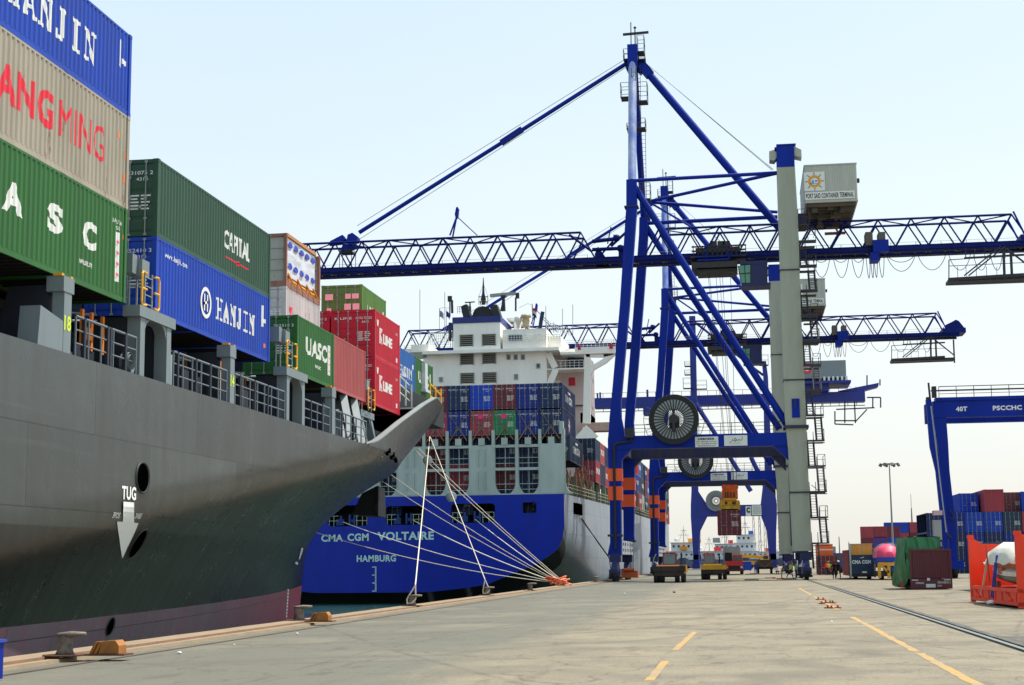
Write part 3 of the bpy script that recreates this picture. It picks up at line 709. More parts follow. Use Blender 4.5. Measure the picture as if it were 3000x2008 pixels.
    n5 = n.nodes.new('ShaderNodeTexNoise'); n5.inputs['Scale'].default_value = 2.4; n5.inputs['Detail'].default_value = 8; n5.inputs['Roughness'].default_value = .7; n.links.new(mp5.outputs[0], n5.inputs['Vector'])
    c5 = n.nodes.new('ShaderNodeValToRGB'); c5.color_ramp.elements[0].position = .60; c5.color_ramp.elements[1].position = .72; c5.color_ramp.elements[1].color = (.4, .4, .4, 1); n.links.new(n5.outputs[0], c5.inputs[0])
    x5 = n.nodes.new('ShaderNodeMixRGB'); n.links.new(c5.outputs[0], x5.inputs[0]); n.links.new(m2.outputs[0], x5.inputs[1]); x5.inputs[2].default_value = tuple(min(1, k*2.0) for k in lin(rgb)[:3])+(1,)
    mp6 = n.nodes.new('ShaderNodeMapping'); mp6.inputs['Scale'].default_value = (1, 5.0, .16); n.links.new(geo.outputs['Position'], mp6.inputs[0])
    n6 = n.nodes.new('ShaderNodeTexNoise'); n6.inputs['Scale'].default_value = 1.0; n6.inputs['Detail'].default_value = 6; n.links.new(mp6.outputs[0], n6.inputs['Vector'])
    c6 = n.nodes.new('ShaderNodeValToRGB'); c6.color_ramp.elements[0].position = .64; c6.color_ramp.elements[1].position = .78; c6.color_ramp.elements[1].color = (.55, .55, .55, 1); n.links.new(n6.outputs[0], c6.inputs[0])
    x6 = n.nodes.new('ShaderNodeMixRGB'); n.links.new(c6.outputs[0], x6.inputs[0]); n.links.new(x5.outputs[0], x6.inputs[1]); x6.inputs[2].default_value = lin(rust)
    out = x6.outputs[0]
    if two:                                      # older, differently coloured paint: below a plate seam, or towards the bow
        ax, lo_, hi_, col_ = two; m7 = n.nodes.new('ShaderNodeMapRange'); m7.inputs[1].default_value = lo_; m7.inputs[2].default_value = hi_; n.links.new(sp.outputs[ax], m7.inputs[0])
        a7 = n.nodes.new('ShaderNodeMath'); a7.operation = 'MULTIPLY'; n.links.new(m7.outputs[0], a7.inputs[0]); r7 = n.nodes.new('ShaderNodeMapRange'); r7.inputs[3].default_value = .55; r7.inputs[4].default_value = 1.0; n.links.new(n5.outputs[0], r7.inputs[0]); n.links.new(r7.outputs[0], a7.inputs[1])
        x7 = n.nodes.new('ShaderNodeMixRGB'); n.links.new(a7.outputs[0], x7.inputs[0]); n.links.new(out, x7.inputs[1]); x7.inputs[2].default_value = lin(col_); out = x7.outputs[0]
    n.links.new(out, b.inputs['Base Color'])
    return m
H1M = hull_mat('grey_hull', (64, 70, 68), (48, 53, 51), .27, (24, 26, 24), off=(-.15, .8), dirt=(60, 56, 46), rust=(72, 56, 42), two=(2, 3.02, 2.98, (24, 23, 22)))
ship = thing('container_ship', 'grey container ship with flared bow and TUG arrow moored along the quay', 'ship', (XC1, 40, -2))
def hull_rows(zf, ts, side):
    rows = []
    for z_of in zf:
        r = []
        for t in ts:
            z0 = z_of(70)
            for _ in range(6):
                Y = -45+(Ys1(z0)+45)*t; z0 = z_of(Y)
            r.append((XC1+side*b1(Y, z0), Y, z0))
        rows.append(r)
    return rows
TS = [0, .2, .35]+[.42+.58*(i/70) for i in range(71)]
TS = sorted(set(TS)); TS = TS[:-1]+[.9965, .999, 1.0]
def both(zf):
    A = hull_rows(zf, TS, 1); B = hull_rows(zf, TS, -1)
    return [a+list(reversed(b_))[1:] for a, b_ in zip(A, B)]
zl = [.4, .8, 1.2, 1.7, 2.2, 2.8, 3.4, 4, 4.6, 5.2, 5.8, 6.4, 7.0, 7.65]
b = MB(); b.grid(both([(lambda Y, z=z: z) for z in zl]))
b.grid(both([(lambda Y, t=t: 7.65+(zt1(Y)-7.65)*t) for t in (0, .12, .25, .4, .55, .7, .85, 1)]))
hull = b.build('hull', H1M, ship)
b = MB(); b.grid(both([(lambda Y, z=z: z) for z in (-4, -2.6, -1.5, -.5, .4)]))
b.build('boot_topping', hull_mat('boot_grey', (134, 104, 114), (114, 98, 108), .5, (60, 50, 52), bw=7, bh=3, dirt=(176, 44, 70), two=(1, 62, 112, (196, 66, 92))), ship)
# bulwark inner skin + cap rail
def inset(Y, z, d): return max(0, b1(Y, z)-d)
b = MB(); Yl = [73+i*.7 for i in range(int((132-73)/.7)+1)]
for sd in (1, -1):
    b.grid([[(XC1+sd*b1(Y, zt1(Y)), Y, zt1(Y)) for Y in Yl], [(XC1+sd*b1(Y, zt1(Y)), Y, zt1(Y)+.06) for Y in Yl], [(XC1+sd*inset(Y, zt1(Y), .35), Y, zt1(Y)+.06) for Y in Yl], [(XC1+sd*max(0, min(inset(Y, zt1(Y), .35), b1(Y, zt1(Y)-1.0)-.15)), Y, max(7.3, zt1(Y)-1.0)) for Y in Yl]], smooth=False)
b.build('bulwark', mat('bulwark_grey', (132, 138, 136), .5, dirt=.35), ship)
deckm = mat('deck_grey', (46, 48, 50), .7, dirt=.4)
b = MB(); Yd = [-45, 0, 30]+[40+i*2 for i in range(28)]
b.grid([[(XC1-b1(Y, 7.3)+.02, Y, 7.3), (XC1+b1(Y, 7.3)-.02, Y, 7.3)] for Y in Yd], smooth=False)
Yd2 = [92+i*1.4 for i in range(28)]
b.grid([[(XC1-inset(Y, min(11.6, zt1(Y)-.3), .12), Y, min(11.6, zt1(Y)-.3)), (XC1+inset(Y, min(11.6, zt1(Y)-.3), .12), Y, min(11.6, zt1(Y)-.3))] for Y in Yd2], smooth=False)
b.box((XC1-11, 91.6, 7.3), (XC1+11, 92, 11.0))
b.build('deck', deckm, ship)
intm = mat('coaming_grey', (30, 33, 38), .7, dirt=.3)  # plain dark grey of the hatch coamings
b = MB()   # hatch coamings, covers and pillars inside the side passage
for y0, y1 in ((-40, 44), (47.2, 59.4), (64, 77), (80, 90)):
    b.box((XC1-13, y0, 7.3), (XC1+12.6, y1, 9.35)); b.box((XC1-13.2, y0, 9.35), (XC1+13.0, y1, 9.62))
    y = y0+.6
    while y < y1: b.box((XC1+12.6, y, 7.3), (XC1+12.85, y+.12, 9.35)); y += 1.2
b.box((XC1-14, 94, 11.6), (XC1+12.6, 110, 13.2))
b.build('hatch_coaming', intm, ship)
lg = mat('ship_grey_light', (122, 134, 138), .5, dirt=.3, scale=1.5, rust=.12)
dg = mat('ship_grey_dark', (34, 40, 52), .55, dirt=.25)
# container pedestals under the outer row
def pedestal(Y, wd=.55, label_no=None):
    z0 = 7.65
    b = MB(); b.box((-18.36, Y+.08, z0-.2), (-18.02, Y+wd-.08, 9.3)); b.box((-18.5, Y-.02, 9.3), (-18.0, Y+wd+.02, 9.72))
    p = b.build('container_post', lg, ship)
    b = MB(); b.prism([(-18.5, Y+.1, 7.3), (-20.4, Y+.1, 7.3), (-19.6, Y+.1, 9.5), (-18.5, Y+.1, 9.5)], (0, .3, 0)); b.build('web_plate', dg, p)
    b = MB(); b.box((-18.3, Y-.05, 9.72), (-18.05, Y+.1, 9.79)); b.box((-18.3, Y+wd-.1, 9.72), (-18.05, Y+wd+.05, 9.79)); b.build_each('lock_cone', yellow, p)
    if label_no:
        b = MB(); put_text(b, label_no, (-18.012, Y+.1, 8.25), (0,1,0), (0,0,1), wd-.2, .42, .03); b.build('number', mat('lime_mark', (214, 236, 30), .5, dirt=0), p)
    return p
pedestal(38.9, .62, '18'); pedestal(52.6, .62, '14'); pedestal(66.4, .62); 
b = MB(); b.hexa([(-18.6, 37.45, 7.3), (-18.03, 37.45, 7.3), (-18.03, 39.2, 7.3), (-18.6, 39.2, 7.3), (-18.6, 37.6, 8.7), (-18.03, 37.6, 8.7), (-18.03, 39.2, 8.45), (-18.6, 39.2, 8.45)]); b.build('locker', lg, ship)
ylw = mat('guard_yellow', (250, 180, 20), .4, dirt=.1)
def bridge(Y, w=2.55, top=True, lean=0.0, X=-18.03):
    """portal frame standing between two container bays, with a platform and a yellow cage on top"""
    z0, z1 = 7.5, 9.45; b = MB()
    for y in (Y, Y+w-.36): b.hexa([(X-.42, y, z0), (X, y, z0), (X, y+.36, z0), (X-.42, y+.36, z0), (X-.42-lean, y, z1), (X-lean, y, z1), (X-lean, y+.36, z1), (X-.42-lean, y+.36, z1)])
    for y, s in ((Y+.36, 1), (Y+w-.36, -1)):       # rounded upper corners of the opening
        pts = [(X-.02, y, z1)]+[(X-.02, y+s*(.5-.5*math.cos(a)), z1-.5+.5*math.sin(a)) for a in [math.pi/2*i/5 for i in range(6)]]
        pts = [(X-.02-lean, y, z1), (X-.02-lean, y, z1-.55)]+[(X-.02-lean, y+s*(.55-.55*math.cos(a)), z1-.55+.55*math.sin(a)) for a in [math.pi/2*i/5 for i in range(1, 6)]]
        b.prism(pts, (-.36, 0, 0))
    b.box((X-.5-lean, Y-.2, z1), (X+.05-lean, Y+w+.25, z1+.34))
    f = b.build('lashing_bridge', lg, ship)
    b = MB()
    for y in (Y+.05, Y+w-.3): b.prism([(X-.42, y, z0), (X-2.5, y, z0), (X-1.4, y, z1), (X-.42, y, z1)], (0, .2, 0))
    for k in range(1, 11):
        xx = X-2.5*k-.2
        b.box((xx-.12, Y+.5, z0), (xx+.12, Y+.8, z1)); b.box((xx-.12, Y+w-.8, z0), (xx+.12, Y+w-.5, z1))
    b.box((X-26, Y+.45, z1-.05), (X-.6, Y+w-.45, z1+.08))
    b.build('cross_frame', dg, f)
    if top:
        b = MB(); b.box((X-.85, Y+.35, z1+1.45), (X-.45, Y+.72, z1+2.05)); b.box((X-.75, Y+.76, z1+1.42), (X-.3, Y+1.35, z1+1.95)); b.build('control_box', lg, f)
        b = MB(); z = z1+.34
        for y in (Y+.75, Y+1.35): b.tube((X-.2, y, z), (X-.2, y, z+1.2), .03, 6)
        for k in range(4): b.tube((X-.2, Y+.75, z+.2+k*.28), (X-.2, Y+1.35, z+.2+k*.28), .018, 5)
        b.tube((X-.7, Y+.75, z), (X-.7, Y+.75, z+1.2), .03, 6); b.tube((X-.7, Y+1.35, z), (X-.7, Y+1.35, z+1.2), .03, 6)
        b.build('ladder_frame', galv, f)
        for y, s in ((Y+.72, -1), (Y+1.38, 1)):
            b = MB(); b.path([(X-.12, y, z+1.12), (X-.12, y+s*.3, z+1.15), (X-.12, y+s*.38, z+1.05), (X-.12, y+s*.38, z+.2), (X-.12, y+s*.3, z+.1), (X-.12, y, z+.13)], .036, 7)
            b.tube((X-.12, y, z+.62), (X-.12, y+s*.38, z+.62), .036, 7); b.build('guard_rail', ylw, f)
    return f
bridge(44.35); bridge(59.6); bridge(77.0, 2.4, True, .4, -18.95)
b = MB()
for y in (71.6, 73.6): b.beam((-18.3, y-.6, 7.6), (-19.3, y+1.4, 10.2), .36, .3); b.beam((-19.2, y-.6, 7.4), (-20.4, y+1.4, 10.2), .9, .12)
b.build_each('slanted_support', lg, ship)
# rails at the deck edge
def railing(p, q, n, h=1.05, m=galv, par=None, r=.028, rows=3, name='railing', post=None):
    p, q = V(p), V(q); b = MB(); up = V((0, 0, 1))
    for k in range(rows): b.tube(p+up*(h*(k+1)/rows), q+up*(h*(k+1)/rows), r*(1.25 if k == rows-1 else .8), 5, cap=False)
    for i in range(n+1):
        a = p+(q-p)*(i/n); b.tube(a, a+up*h, r, 5, cap=False)
    return b.build(name, m, par)
rr_ = mat('rail_grey', (98, 110, 120), .5, dirt=.2)
for y0, y1, n in ((39.9, 44.2, 5), (47.3, 52.5, 6), (53.4, 59.5, 7), (62.3, 66.3, 4), (67.2, 73.0, 6)): railing((-18.1, y0, 7.65), (-18.1, y1, 7.65), n, 1.12, rr_, ship, .035)
b = MB()
for i, y in enumerate([40.4, 42.0, 42.2, 43.3, 47.6, 49.3, 50.7, 53.9, 55.6, 57.2, 63.2, 65.0, 68.3, 70.4]): b.box((-18.15, y, 7.62), (-18.05, y+.13, 8.8))
b.build_each('stanchion', dg, ship)
# gear on the side deck
for y, h, w in ((41.6, 1.0, .55), (42.5, .9, .5), (50.2, 1.3, .7), (51.6, 1.2, .5), (56.6, 1.3, .8), (63.8, 1.2, .5), (69.3, 1.3, .9)): b = MB(); b.box((-19.4, y, 7.3), (-18.9, y+w, 7.3+h)); b.build('deck_locker', mat('locker_dark', (34, 40, 52), .6, dirt=.2), ship)
b = MB()
for y in (47.9, 49.0, 54.4, 55.2, 53.7): b.tube((-19.0, y, 7.3), (-19.0, y, 8.9), .26, 12)
for y in (43.4, 50.6, 56.0): b.box((-20.6, y, 7.6), (-20.5, y+.8, 8.6))
b.build_each('vent_post', mat('vent_pale', (184, 196, 200), .5, dirt=.3), ship)
b = MB(); b.lathe([(0, 8.65), (.42, 8.65), (.42, 8.55), (.36, 8.5), (.36, 7.9), (.5, 7.85), (.5, 7.75), (.3, 7.7), (.3, 7.3)], (-18.9, 40.3, 0), n=18); b.build('ventilator', lg, ship)
b = MB()
for y in (42.05, 42.7, 54.0, 54.6, 43.5): b.box((-18.95, y, 8.2), (-18.87, y+.13, 9.35))
b.box((-18.98, 42.2, 8.5), (-18.85, 42.75, 8.85)); b.build_each('lashing_rod_rack', mat('gear_orange', (246, 132, 20), .5, dirt=.2), ship)
b = MB()
for y in (51.8, 65.2, 58.4, 66.0): b.beam((-19.2, y, 7.4), (-19.5, y+.25, 9.4), .09, .05)
b.build_each('wood_stay', mat('stay_brown', (140, 92, 40), .8, dirt=.3), ship)
for i, (y, w, h) in enumerate(((40.9, .4, .7), (46.9, .5, 1.2), (48.3, .6, .8), (50.9, .3, 1.5), (54.9, .7, 1.0), (57.9, .5, 1.3), (64.6, .5, .9), (67.6, .6, 1.1), (70.4, .5, 1.0), (72.2, .4, 1.2))):
    b = MB(); b.box((-19.9, y, 7.3), (-19.3, y+w, 7.3+h)); b.box((-19.28, y+.1, 7.5+h*.3), (-19.24, y+w-.1, 7.3+h*.8)); b.build('equipment_box', lg if i % 3 == 1 else mat('locker_dark', (0,)*3), ship)
b = MB()
for i in range(22):
    y = 40.8+i*1.45; b.tube((-19.6-random.random(), y, 9.2+random.random()*.25), (-19.2, y+1.0, 9.0+random.random()*.4), .04, 5)
for c in ((-19.2, 41.6, 9.1), (-19.3, 54.2, 9.15), (-19.1, 56.9, 9.2), (-19.0, 69.2, 9.3)):
    for k in range(5): b.lathe([(0, .07), (.07, 0), (0, -.07)], (c[0], c[1]+k*.1, c[2]+random.uniform(-.1, .1)), n=8)
b.build('pipework', galv, ship)
b = MB(); b.tube((-18.3, 43.75, 7.95), (-18.05, 43.75, 7.95), .33, 20, cap=False); b.tube((-18.3, 43.75, 7.95), (-18.02, 43.75, 7.95), .26, 20, cap=False); b.build('fairlead', lg, ship)
# marks and openings on the hull side
def hpanel(poly_px, name, m, off=.012, par=None):
    b = MB(); b.add([hull1(x, y, off) for x, y in poly_px], [tuple(range(len(poly_px)))]); return b.build(name, m, par or hull)
tw = mat('hull_mark_white', (252, 252, 248), .6, dirt=.1, scale=3)
def on_hull(vs, Y0, z0, w, h, off=.012):
    out = []
    for x, y, z in vs:
        Y, Z = Y0+x*w, z0+y*h; out.append((XC1+b1(Y, Z)+off, Y, Z))
    return out
def hull_text(s, px0, px1, ybase, ytop, m, bold=.02):
    p = hull1(px0, ybase); q = hull1(px1, ytop); vs, fs, _ = text_mesh(s, bold)
    b = MB(); b.add(on_hull(vs, p.y, p.z, q.y-p.y, q.z-p.z), fs); return b.build('marking', m, hull)
hull_text('TUG', 356, 398, 1463, 1428, tw, .03)
hull_text('3FOS', 327, 353, 1518, 1503, tw, .01); hull_text('2WBS', 392, 417, 1520, 1505, tw, .01)
b = MB(); AR = [(360, 391, 1471), (360, 391, 1485), (359, 391, 1500), (359, 391, 1515), (358, 391, 1530), (341, 404, 1531), (344, 394, 1556), (348, 383, 1580), (351, 371, 1605), (356, 358, 1636)]
b.grid([[hull1(x0+(x1-x0)*k/4, y+(x0+(x1-x0)*k/4-370)*.08, .02) for k in range(5)] for x0, x1, y in AR], smooth=False); b.build('arrow_mark', tw, hull)
hole = mat('opening_shade_black', (3, 3, 3), 1.0, dirt=0, spec=0)  # black laid on the hull without recesses: the shade inside openings is painted
for cx, cy, rx, ry in ((417, 1400, 19, 45), (402, 1595, 19, 44), (322, 1836, 15, 26)):
    c = hull1(cx, cy); b = MB(); n_ = 26
    r_ = .5*(aX(cx+rx, cy, c.x).y-aX(cx-rx, cy, c.x).y); rz = .5*(hull1(cx, cy-ry).z-hull1(cx, cy+ry).z)
    def P(k, s, d=.012):
        a = 2*math.pi*k/n_; Y, Z = c.y+s*r_*math.cos(a), c.z+s*rz*math.sin(a); return (XC1+b1(Y, Z)+d, Y, Z)
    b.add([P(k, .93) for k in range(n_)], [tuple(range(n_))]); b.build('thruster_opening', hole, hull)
    b = MB(); b.grid([[P(k, .93, .02) for k in range(n_)], [P(k, 1.0, .05) for k in range(n_)], [P(k, 1.06, .01) for k in range(n_)]], close=True); b.build('opening_rim', mat('rim_dark', (40, 44, 44), .5, dirt=.3), hull)
b = MB()
for k in range(9):
    for x in (841,):
        p = hull1(x+k*.6, 1806-k*9.5); b.add([(p.x, p.y-.12, p.z-.07), (p.x, p.y+.12, p.z-.07), (p.x, p.y+.12, p.z+.07), (p.x, p.y-.12, p.z+.07)], [(0,1,2,3)])
b.build('draught_mark', tw, hull)
hpanel([(884, 1605), (890, 1607), (886, 1625), (880, 1640), (877, 1638), (881, 1622)], 'marking', tw); hpanel([(868, 1645), (876, 1650), (874, 1656), (866, 1652)], 'marking', tw)
# mooring openings in the bow flare
for (x, y) in ((1134, 1328), (1140, 1321), (1146, 1340), (1152, 1333), (1160, 1350), (1157, 1345)):
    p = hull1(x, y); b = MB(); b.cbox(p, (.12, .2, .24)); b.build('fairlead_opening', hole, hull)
# anchor pocket hanging beyond the stem
b = MB(); P0 = [aY(x, y, 123.0) for x, y in ((1030, 1508), (1107, 1512), (1104, 1424), (1060, 1446))]
b.prism(P0, (-.5, 5.0, 0)); b.build('anchor_pocket', mat('anchor_black', (22, 24, 26), .6, dirt=.3), ship)
P0 = [aY(x, y, 122.9) for x, y in ((1096, 1490), (1108, 1512), (1109, 1424), (1104, 1424), (1103, 1470))]
b = MB(); b.prism(P0, (0, .3, 0)); b.build('anchor_fluke', dg, ship)
# bow box, post and yellow rails
p = aX(1240, 1150, -22.0)
b = MB(); b.box((p.x-1.2, p.y-.5, p.z+.2), (p.x+.25, p.y+.35, p.z+2.0)); b.box((p.x-1.0, p.y-.6, p.z), (p.x+.3, p.y+1.0, p.z+.2)); b.tube((p.x-.6, p.y, 11.5), (p.x-.6, p.y, p.z), .3, 8); b.build('bow_console', mat('console_white', (196, 204, 206), .5, dirt=.2), ship)
b = MB()
for y in (107.5, 109.5, 111.5): b.tube((-22.0, y, 12.9), (-22.0, y, 14.7), .07, 6)
b.tube((-22.0, 107.5, 14.6), (-22.0, 111.5, 14.2), .07, 6); b.tube((-22.0, 107.5, 13.7), (-22.0, 111.5, 13.6), .07, 6); b.build('guard_rail', ylw, ship)
b = MB()
for i in range(4): b.tube((-20.2-.2*i, 88+2.6*i, 11.6), (-20.2-.2*i, 88+2.6*i, 13.2), .05, 6)
for z in (12.2, 12.7, 13.2): b.tube((-20.2, 88, z), (-21, 96, z), .05, 6)
b.build('railing', white, ship)
# ================================================================== BLUE STERNED SHIP
YT = 157.0                                       # transom plane
T2 = lambda x, y, d=0.0: aY(x, y, YT-d)
HB2 = 19.95; XR2 = T2(1652, 1447).x; XC2 = XR2-HB2; ZD = T2(1652, 1447).z   # deck at side
ship2 = thing('container_ship', 'container ship with blue stern reading CMA CGM VOLTAIRE HAMBURG and white bridge', 'ship', (XC2, YT, -2))
SEC = [(0, -.93), (.3, -.91), (.5, -.5), (.6, -.2), (.755, 1.04), (.855, 1.8), (.93, 2.75), (.965, 3.3), (.99, 4.4), (1.0, 5.67)]
def hw2(Y):  # extra half breadth beyond the transom
    return ip(Y, [(157, 0), (175, .9), (190, 1.6), (228, 2.1), (262, 2.8), (300, 2.9), (345, 1.2), (372, -4), (395, -11), (412, -17), (420, -19.9)])
def sec2(Y):
    zm = ip(Y, [(157, -.93), (163, -1.8), (170, -3), (185, -6), (200, -8), (430, -8)]); k = ip(Y, [(157, 1), (170, 1.0), (195, 2.6), (215, 5)]); H = HB2+hw2(Y)
    r = []
    for u, z in SEC:
        g = ((z+.93)/6.6)**k; r.append((u*H, zm+(ip(Y, [(157, 5.67), (200, 1)])-zm)*g))
    return r, H
H2M = hull_mat('blue_ship_side', (150, 160, 170), (138, 150, 162), .4, (90, 100, 112), bw=9, bh=2.4, dirt=(96, 96, 100))
navy = mat('transom_blue', (0, 41, 166), .35, dirt=.35, scale=.5, stretch=.3, dcol=(4, 26, 120), spec=.3, bump=.3, bscale=.7)
YS = [157, 159, 161, 164, 168, 172, 177, 183, 190, 198, 208, 220, 240, 262, 285, 300, 320, 345, 358, 372, 384, 395, 404, 412, 417, 420]
rows = []
for Y in YS:
    s, H = sec2(Y); zd = ZD+ip(Y, [(157, 0), (300, 0), (345, 1.5), (420, 4)])
    r = [(XC2+x, Y, z) for x, z in s]+[(XC2+H, Y, 5.7+(zd-5.7)*t) for t in (.3, .65, 1)]
    l = [(XC2-x, Y, z) for x, z in s]+[(XC2-H, Y, 5.7+(zd-5.7)*t) for t in (.3, .65, 1)]
    rows.append(list(reversed(l))+r[1:])
b = MB(); b.grid(rows); b.build('hull', H2M, ship2)
hull2 = ship2
b = MB()          # transom plate, with real openings for the mooring deck
def rect_px(x0, y0, x1, y1): a = T2(x0, y1); c = T2(x1, y0); return (a.x, a.z, c.x, c.z)
OP = [rect_px(960, 1480, 1078, 1543), rect_px(1130, 1482, 1242, 1539), rect_px(1322, 1475, 1450, 1533), rect_px(1532, 1472, 1571, 1504)]
def zb_(x):
    u = abs(x-XC2)/HB2; return ip(u, SEC)
xs = sorted(set([XC2-HB2+i*(2*HB2)/80 for i in range(81)]+[v for o in OP for v in (o[0], o[2])]+[XC2+s_*u*HB2 for u, z in SEC for s_ in (1, -1)]))
zs = sorted(set([o[1] for o in OP]+[o[3] for o in OP]))
for x0, x1 in zip(xs, xs[1:]):
    xm = (x0+x1)/2; lv = [ZD]+sorted([z for o in OP if o[0] < xm < o[2] for z in (o[1], o[3])], reverse=True)
    segs = []; cur = ZD
    for o in OP:
        if o[0] < xm < o[2]: segs.append((o[3], ZD)); cur = o[1]
    segs.append((None, cur))
    for lo, hi in segs:
        a, c = (zb_(x0), zb_(x1)) if lo is None else (lo, lo)
        b.add([(x0, YT, a), (x1, YT, c), (x1, YT, hi), (x0, YT, hi)], [(0,1,2,3)])
tr = b.build('transom', navy, ship2)
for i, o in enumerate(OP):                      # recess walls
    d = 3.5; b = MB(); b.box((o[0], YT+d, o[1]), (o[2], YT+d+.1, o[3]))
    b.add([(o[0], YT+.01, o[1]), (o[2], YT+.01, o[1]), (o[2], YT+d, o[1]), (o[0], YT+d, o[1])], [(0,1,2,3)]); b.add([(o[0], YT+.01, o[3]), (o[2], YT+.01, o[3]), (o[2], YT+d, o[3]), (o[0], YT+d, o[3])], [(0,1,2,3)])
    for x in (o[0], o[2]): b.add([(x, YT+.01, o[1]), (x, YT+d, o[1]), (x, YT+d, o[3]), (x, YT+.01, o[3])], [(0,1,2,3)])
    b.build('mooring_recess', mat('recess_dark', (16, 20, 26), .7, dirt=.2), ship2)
b = MB()
for o in OP:
    for x, z, sx, sz in ((o[0], o[1], 1, 1), (o[2], o[1], -1, 1), (o[2], o[3], -1, -1), (o[0], o[3], 1, -1)):
        R_ = .4 if o[2]-o[0] > 2 else .14; pts = [(x, YT-.004, z)]+[(x+sx*(R_-R_*math.cos(a)), YT-.004, z+sz*(R_-R_*math.sin(a))) for a in [math.pi/2*k/5 for k in range(6)]]
        b.add(pts, [tuple(range(len(pts)))])
b.build_each('opening_corner', navy, ship2)
cap_m = mat('mooring_blue', (24, 60, 130), .5, dirt=.3)
for o in OP[:3]:
    w_ = o[2]-o[0]; b = MB()
    b.box((o[0]+w_*.28, YT+.4, o[1]+.1), (o[0]+w_*.32, YT+.9, o[1]+1.1)); b.box((o[0]+w_*.50, YT+.4, o[1]+.1), (o[0]+w_*.54, YT+.9, o[1]+1.2)); b.box((o[0]+w_*.62, YT+.4, o[1]+.1), (o[0]+w_*.66, YT+.9, o[1]+1.2))
    b.box((o[0]+w_*.18, YT+.5, o[1]+.1), (o[0]+w_*.36, YT+1.2, o[1]+.75)); b.tube((o[0]+w_*.55, YT+.8, o[1]+.5), (o[0]+w_*.62, YT+.8, o[1]+.5), .28, 10)
    b.build('mooring_winch', cap_m, ship2)
    b = MB()
    for z in (.55, 1.05):
        b.tube((o[0]+.1, YT+.06, o[1]+z), (o[0]+w_*.26, YT+.06, o[1]+z), .03, 5); b.tube((o[2]-w_*.3, YT+.06, o[1]+z), (o[2]-.1, YT+.06, o[1]+z), .03, 5)
    for x in (o[0]+.15, o[0]+w_*.15, o[2]-w_*.28, o[2]-w_*.14, o[2]-.12): b.tube((x, YT+.06, o[1]), (x, YT+.06, o[1]+1.05), .03, 5)
    b.build('railing', mat('rail_pale', (170, 190, 180), .5, dirt=.2), ship2)
nm = mat('name_lettering', (190, 226, 222), .5, dirt=.1)
def ttext(s, x0, x1, y0, y1, bold=.035, m=nm):
    a = T2(x0, y0, .012); c = T2(x1, y1, .012); b = MB(); put_text(b, s, (a.x, YT-.012, a.z), (1,0,0), (0,0,1), c.x-a.x, c.z-a.z, bold); b.build('lettering', m, tr)
ttext('CMA', 941, 1005, 1588, 1566); ttext('CGM', 1018, 1080, 1586, 1563); ttext('VOLTAIRE', 1106, 1271, 1584, 1557); ttext('HAMBURG', 1045, 1160, 1647, 1626)
b = MB()
for k in range(19):
    a = T2(1103, 1732-k*3.9); w_ = .45 if k % 6 == 0 else .16; b.add([(a.x-w_, YT-.012, a.z-.045), (a.x, YT-.012, a.z-.045), (a.x, YT-.012, a.z+.045), (a.x-w_, YT-.012, a.z+.045)], [(0,1,2,3)])
b.build('draught_mark', nm, tr)
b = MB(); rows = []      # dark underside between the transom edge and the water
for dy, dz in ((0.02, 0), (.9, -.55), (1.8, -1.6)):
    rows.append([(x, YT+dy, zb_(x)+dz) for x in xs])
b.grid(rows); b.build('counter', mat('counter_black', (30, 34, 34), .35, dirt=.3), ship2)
# sides: fairleads near the stern
b = MB()
for i, (x, y) in enumerate(((1664, 1483), (1683, 1490), (1690, 1491), (1697, 1492), (1704, 1494))):
    Xs = -18.0; q = aX(x, y, Xs)
    Xs = XC2+HB2+hw2(q.y)+.02; q = aX(x, y, Xs); b.box((Xs-.4, q.y-.35, q.z-.6), (Xs+.06, q.y+.35, q.z+.6))
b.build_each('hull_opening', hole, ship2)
deck2 = MB(); Hs = [(Y, sec2(Y)[1]) for Y in YS]
deck2.grid([[(XC2-H+.03, Y, ZD-.25), (XC2+H-.03, Y, ZD-.25)] for Y, H in Hs], smooth=False); deck2.build('deck', deckm, ship2)
# pale frames of the stern: pillars, beams and closed plates
pg = mat('stern_frame', (172, 186, 182), .55, dirt=.35, scale=.8, stretch=.3, rust=.2)
cols = [1107, 1166, 1241, 1309.5, 1377.5, 1444.5, 1513.5, 1581.5, 1649.5]
colX = [T2(x, 1320).x for x in cols]
w68 = (colX[-1]-colX[2])/6
left = colX[2]
while left > XC2-HB2+1: left -= w68; colX.insert(0, left) if left < colX[0]-.5 else None
zt_ = T2(1400, 1277).z; zbm1 = T2(1400, 1309).z; zbm2 = T2(1400, 1376).z
plates = {1166, 1377.5, 1581.5}
pi = [0]
b = MB()
for x in colX: b.box((x-.16, YT+.05, ZD), (x+.16, YT+.75, zt_+.55))
b.box((colX[-1]-.35, YT+.0, zt_), (colX[-1]+.05, YT+.75, T2(1650, 1234).z)); b.build_each('pillar', pg, ship2)
b = MB()
for z in (zbm1, zbm2): b.box((colX[0], YT+.12, z-.14), (colX[-1], YT+.7, z+.14))
for x in colX[:-1]: b.box((x+w68*.35, YT+.02, zbm1+.14), (x+w68*.62, YT+.2, zbm1+.85))
b.build('cross_beam', pg, ship2)
b = MB()
for x in colX:                                  # flared feet: rounded lower corners of the openings
    for s_ in (1, -1):
        pts = [(x, YT+.1, ZD)]+[(x+s_*(.16+.95*(1-math.sin(a))), YT+.1, ZD+1.4*(1-math.cos(a))+.0) for a in [math.pi/2*k/6 for k in range(7)]]
        b.prism(pts, (0, .5, 0))
b.box((colX[0], YT+.03, ZD-.02), (colX[-1], YT+.7, ZD+.12)); b.build('pillar_foot', pg, ship2)
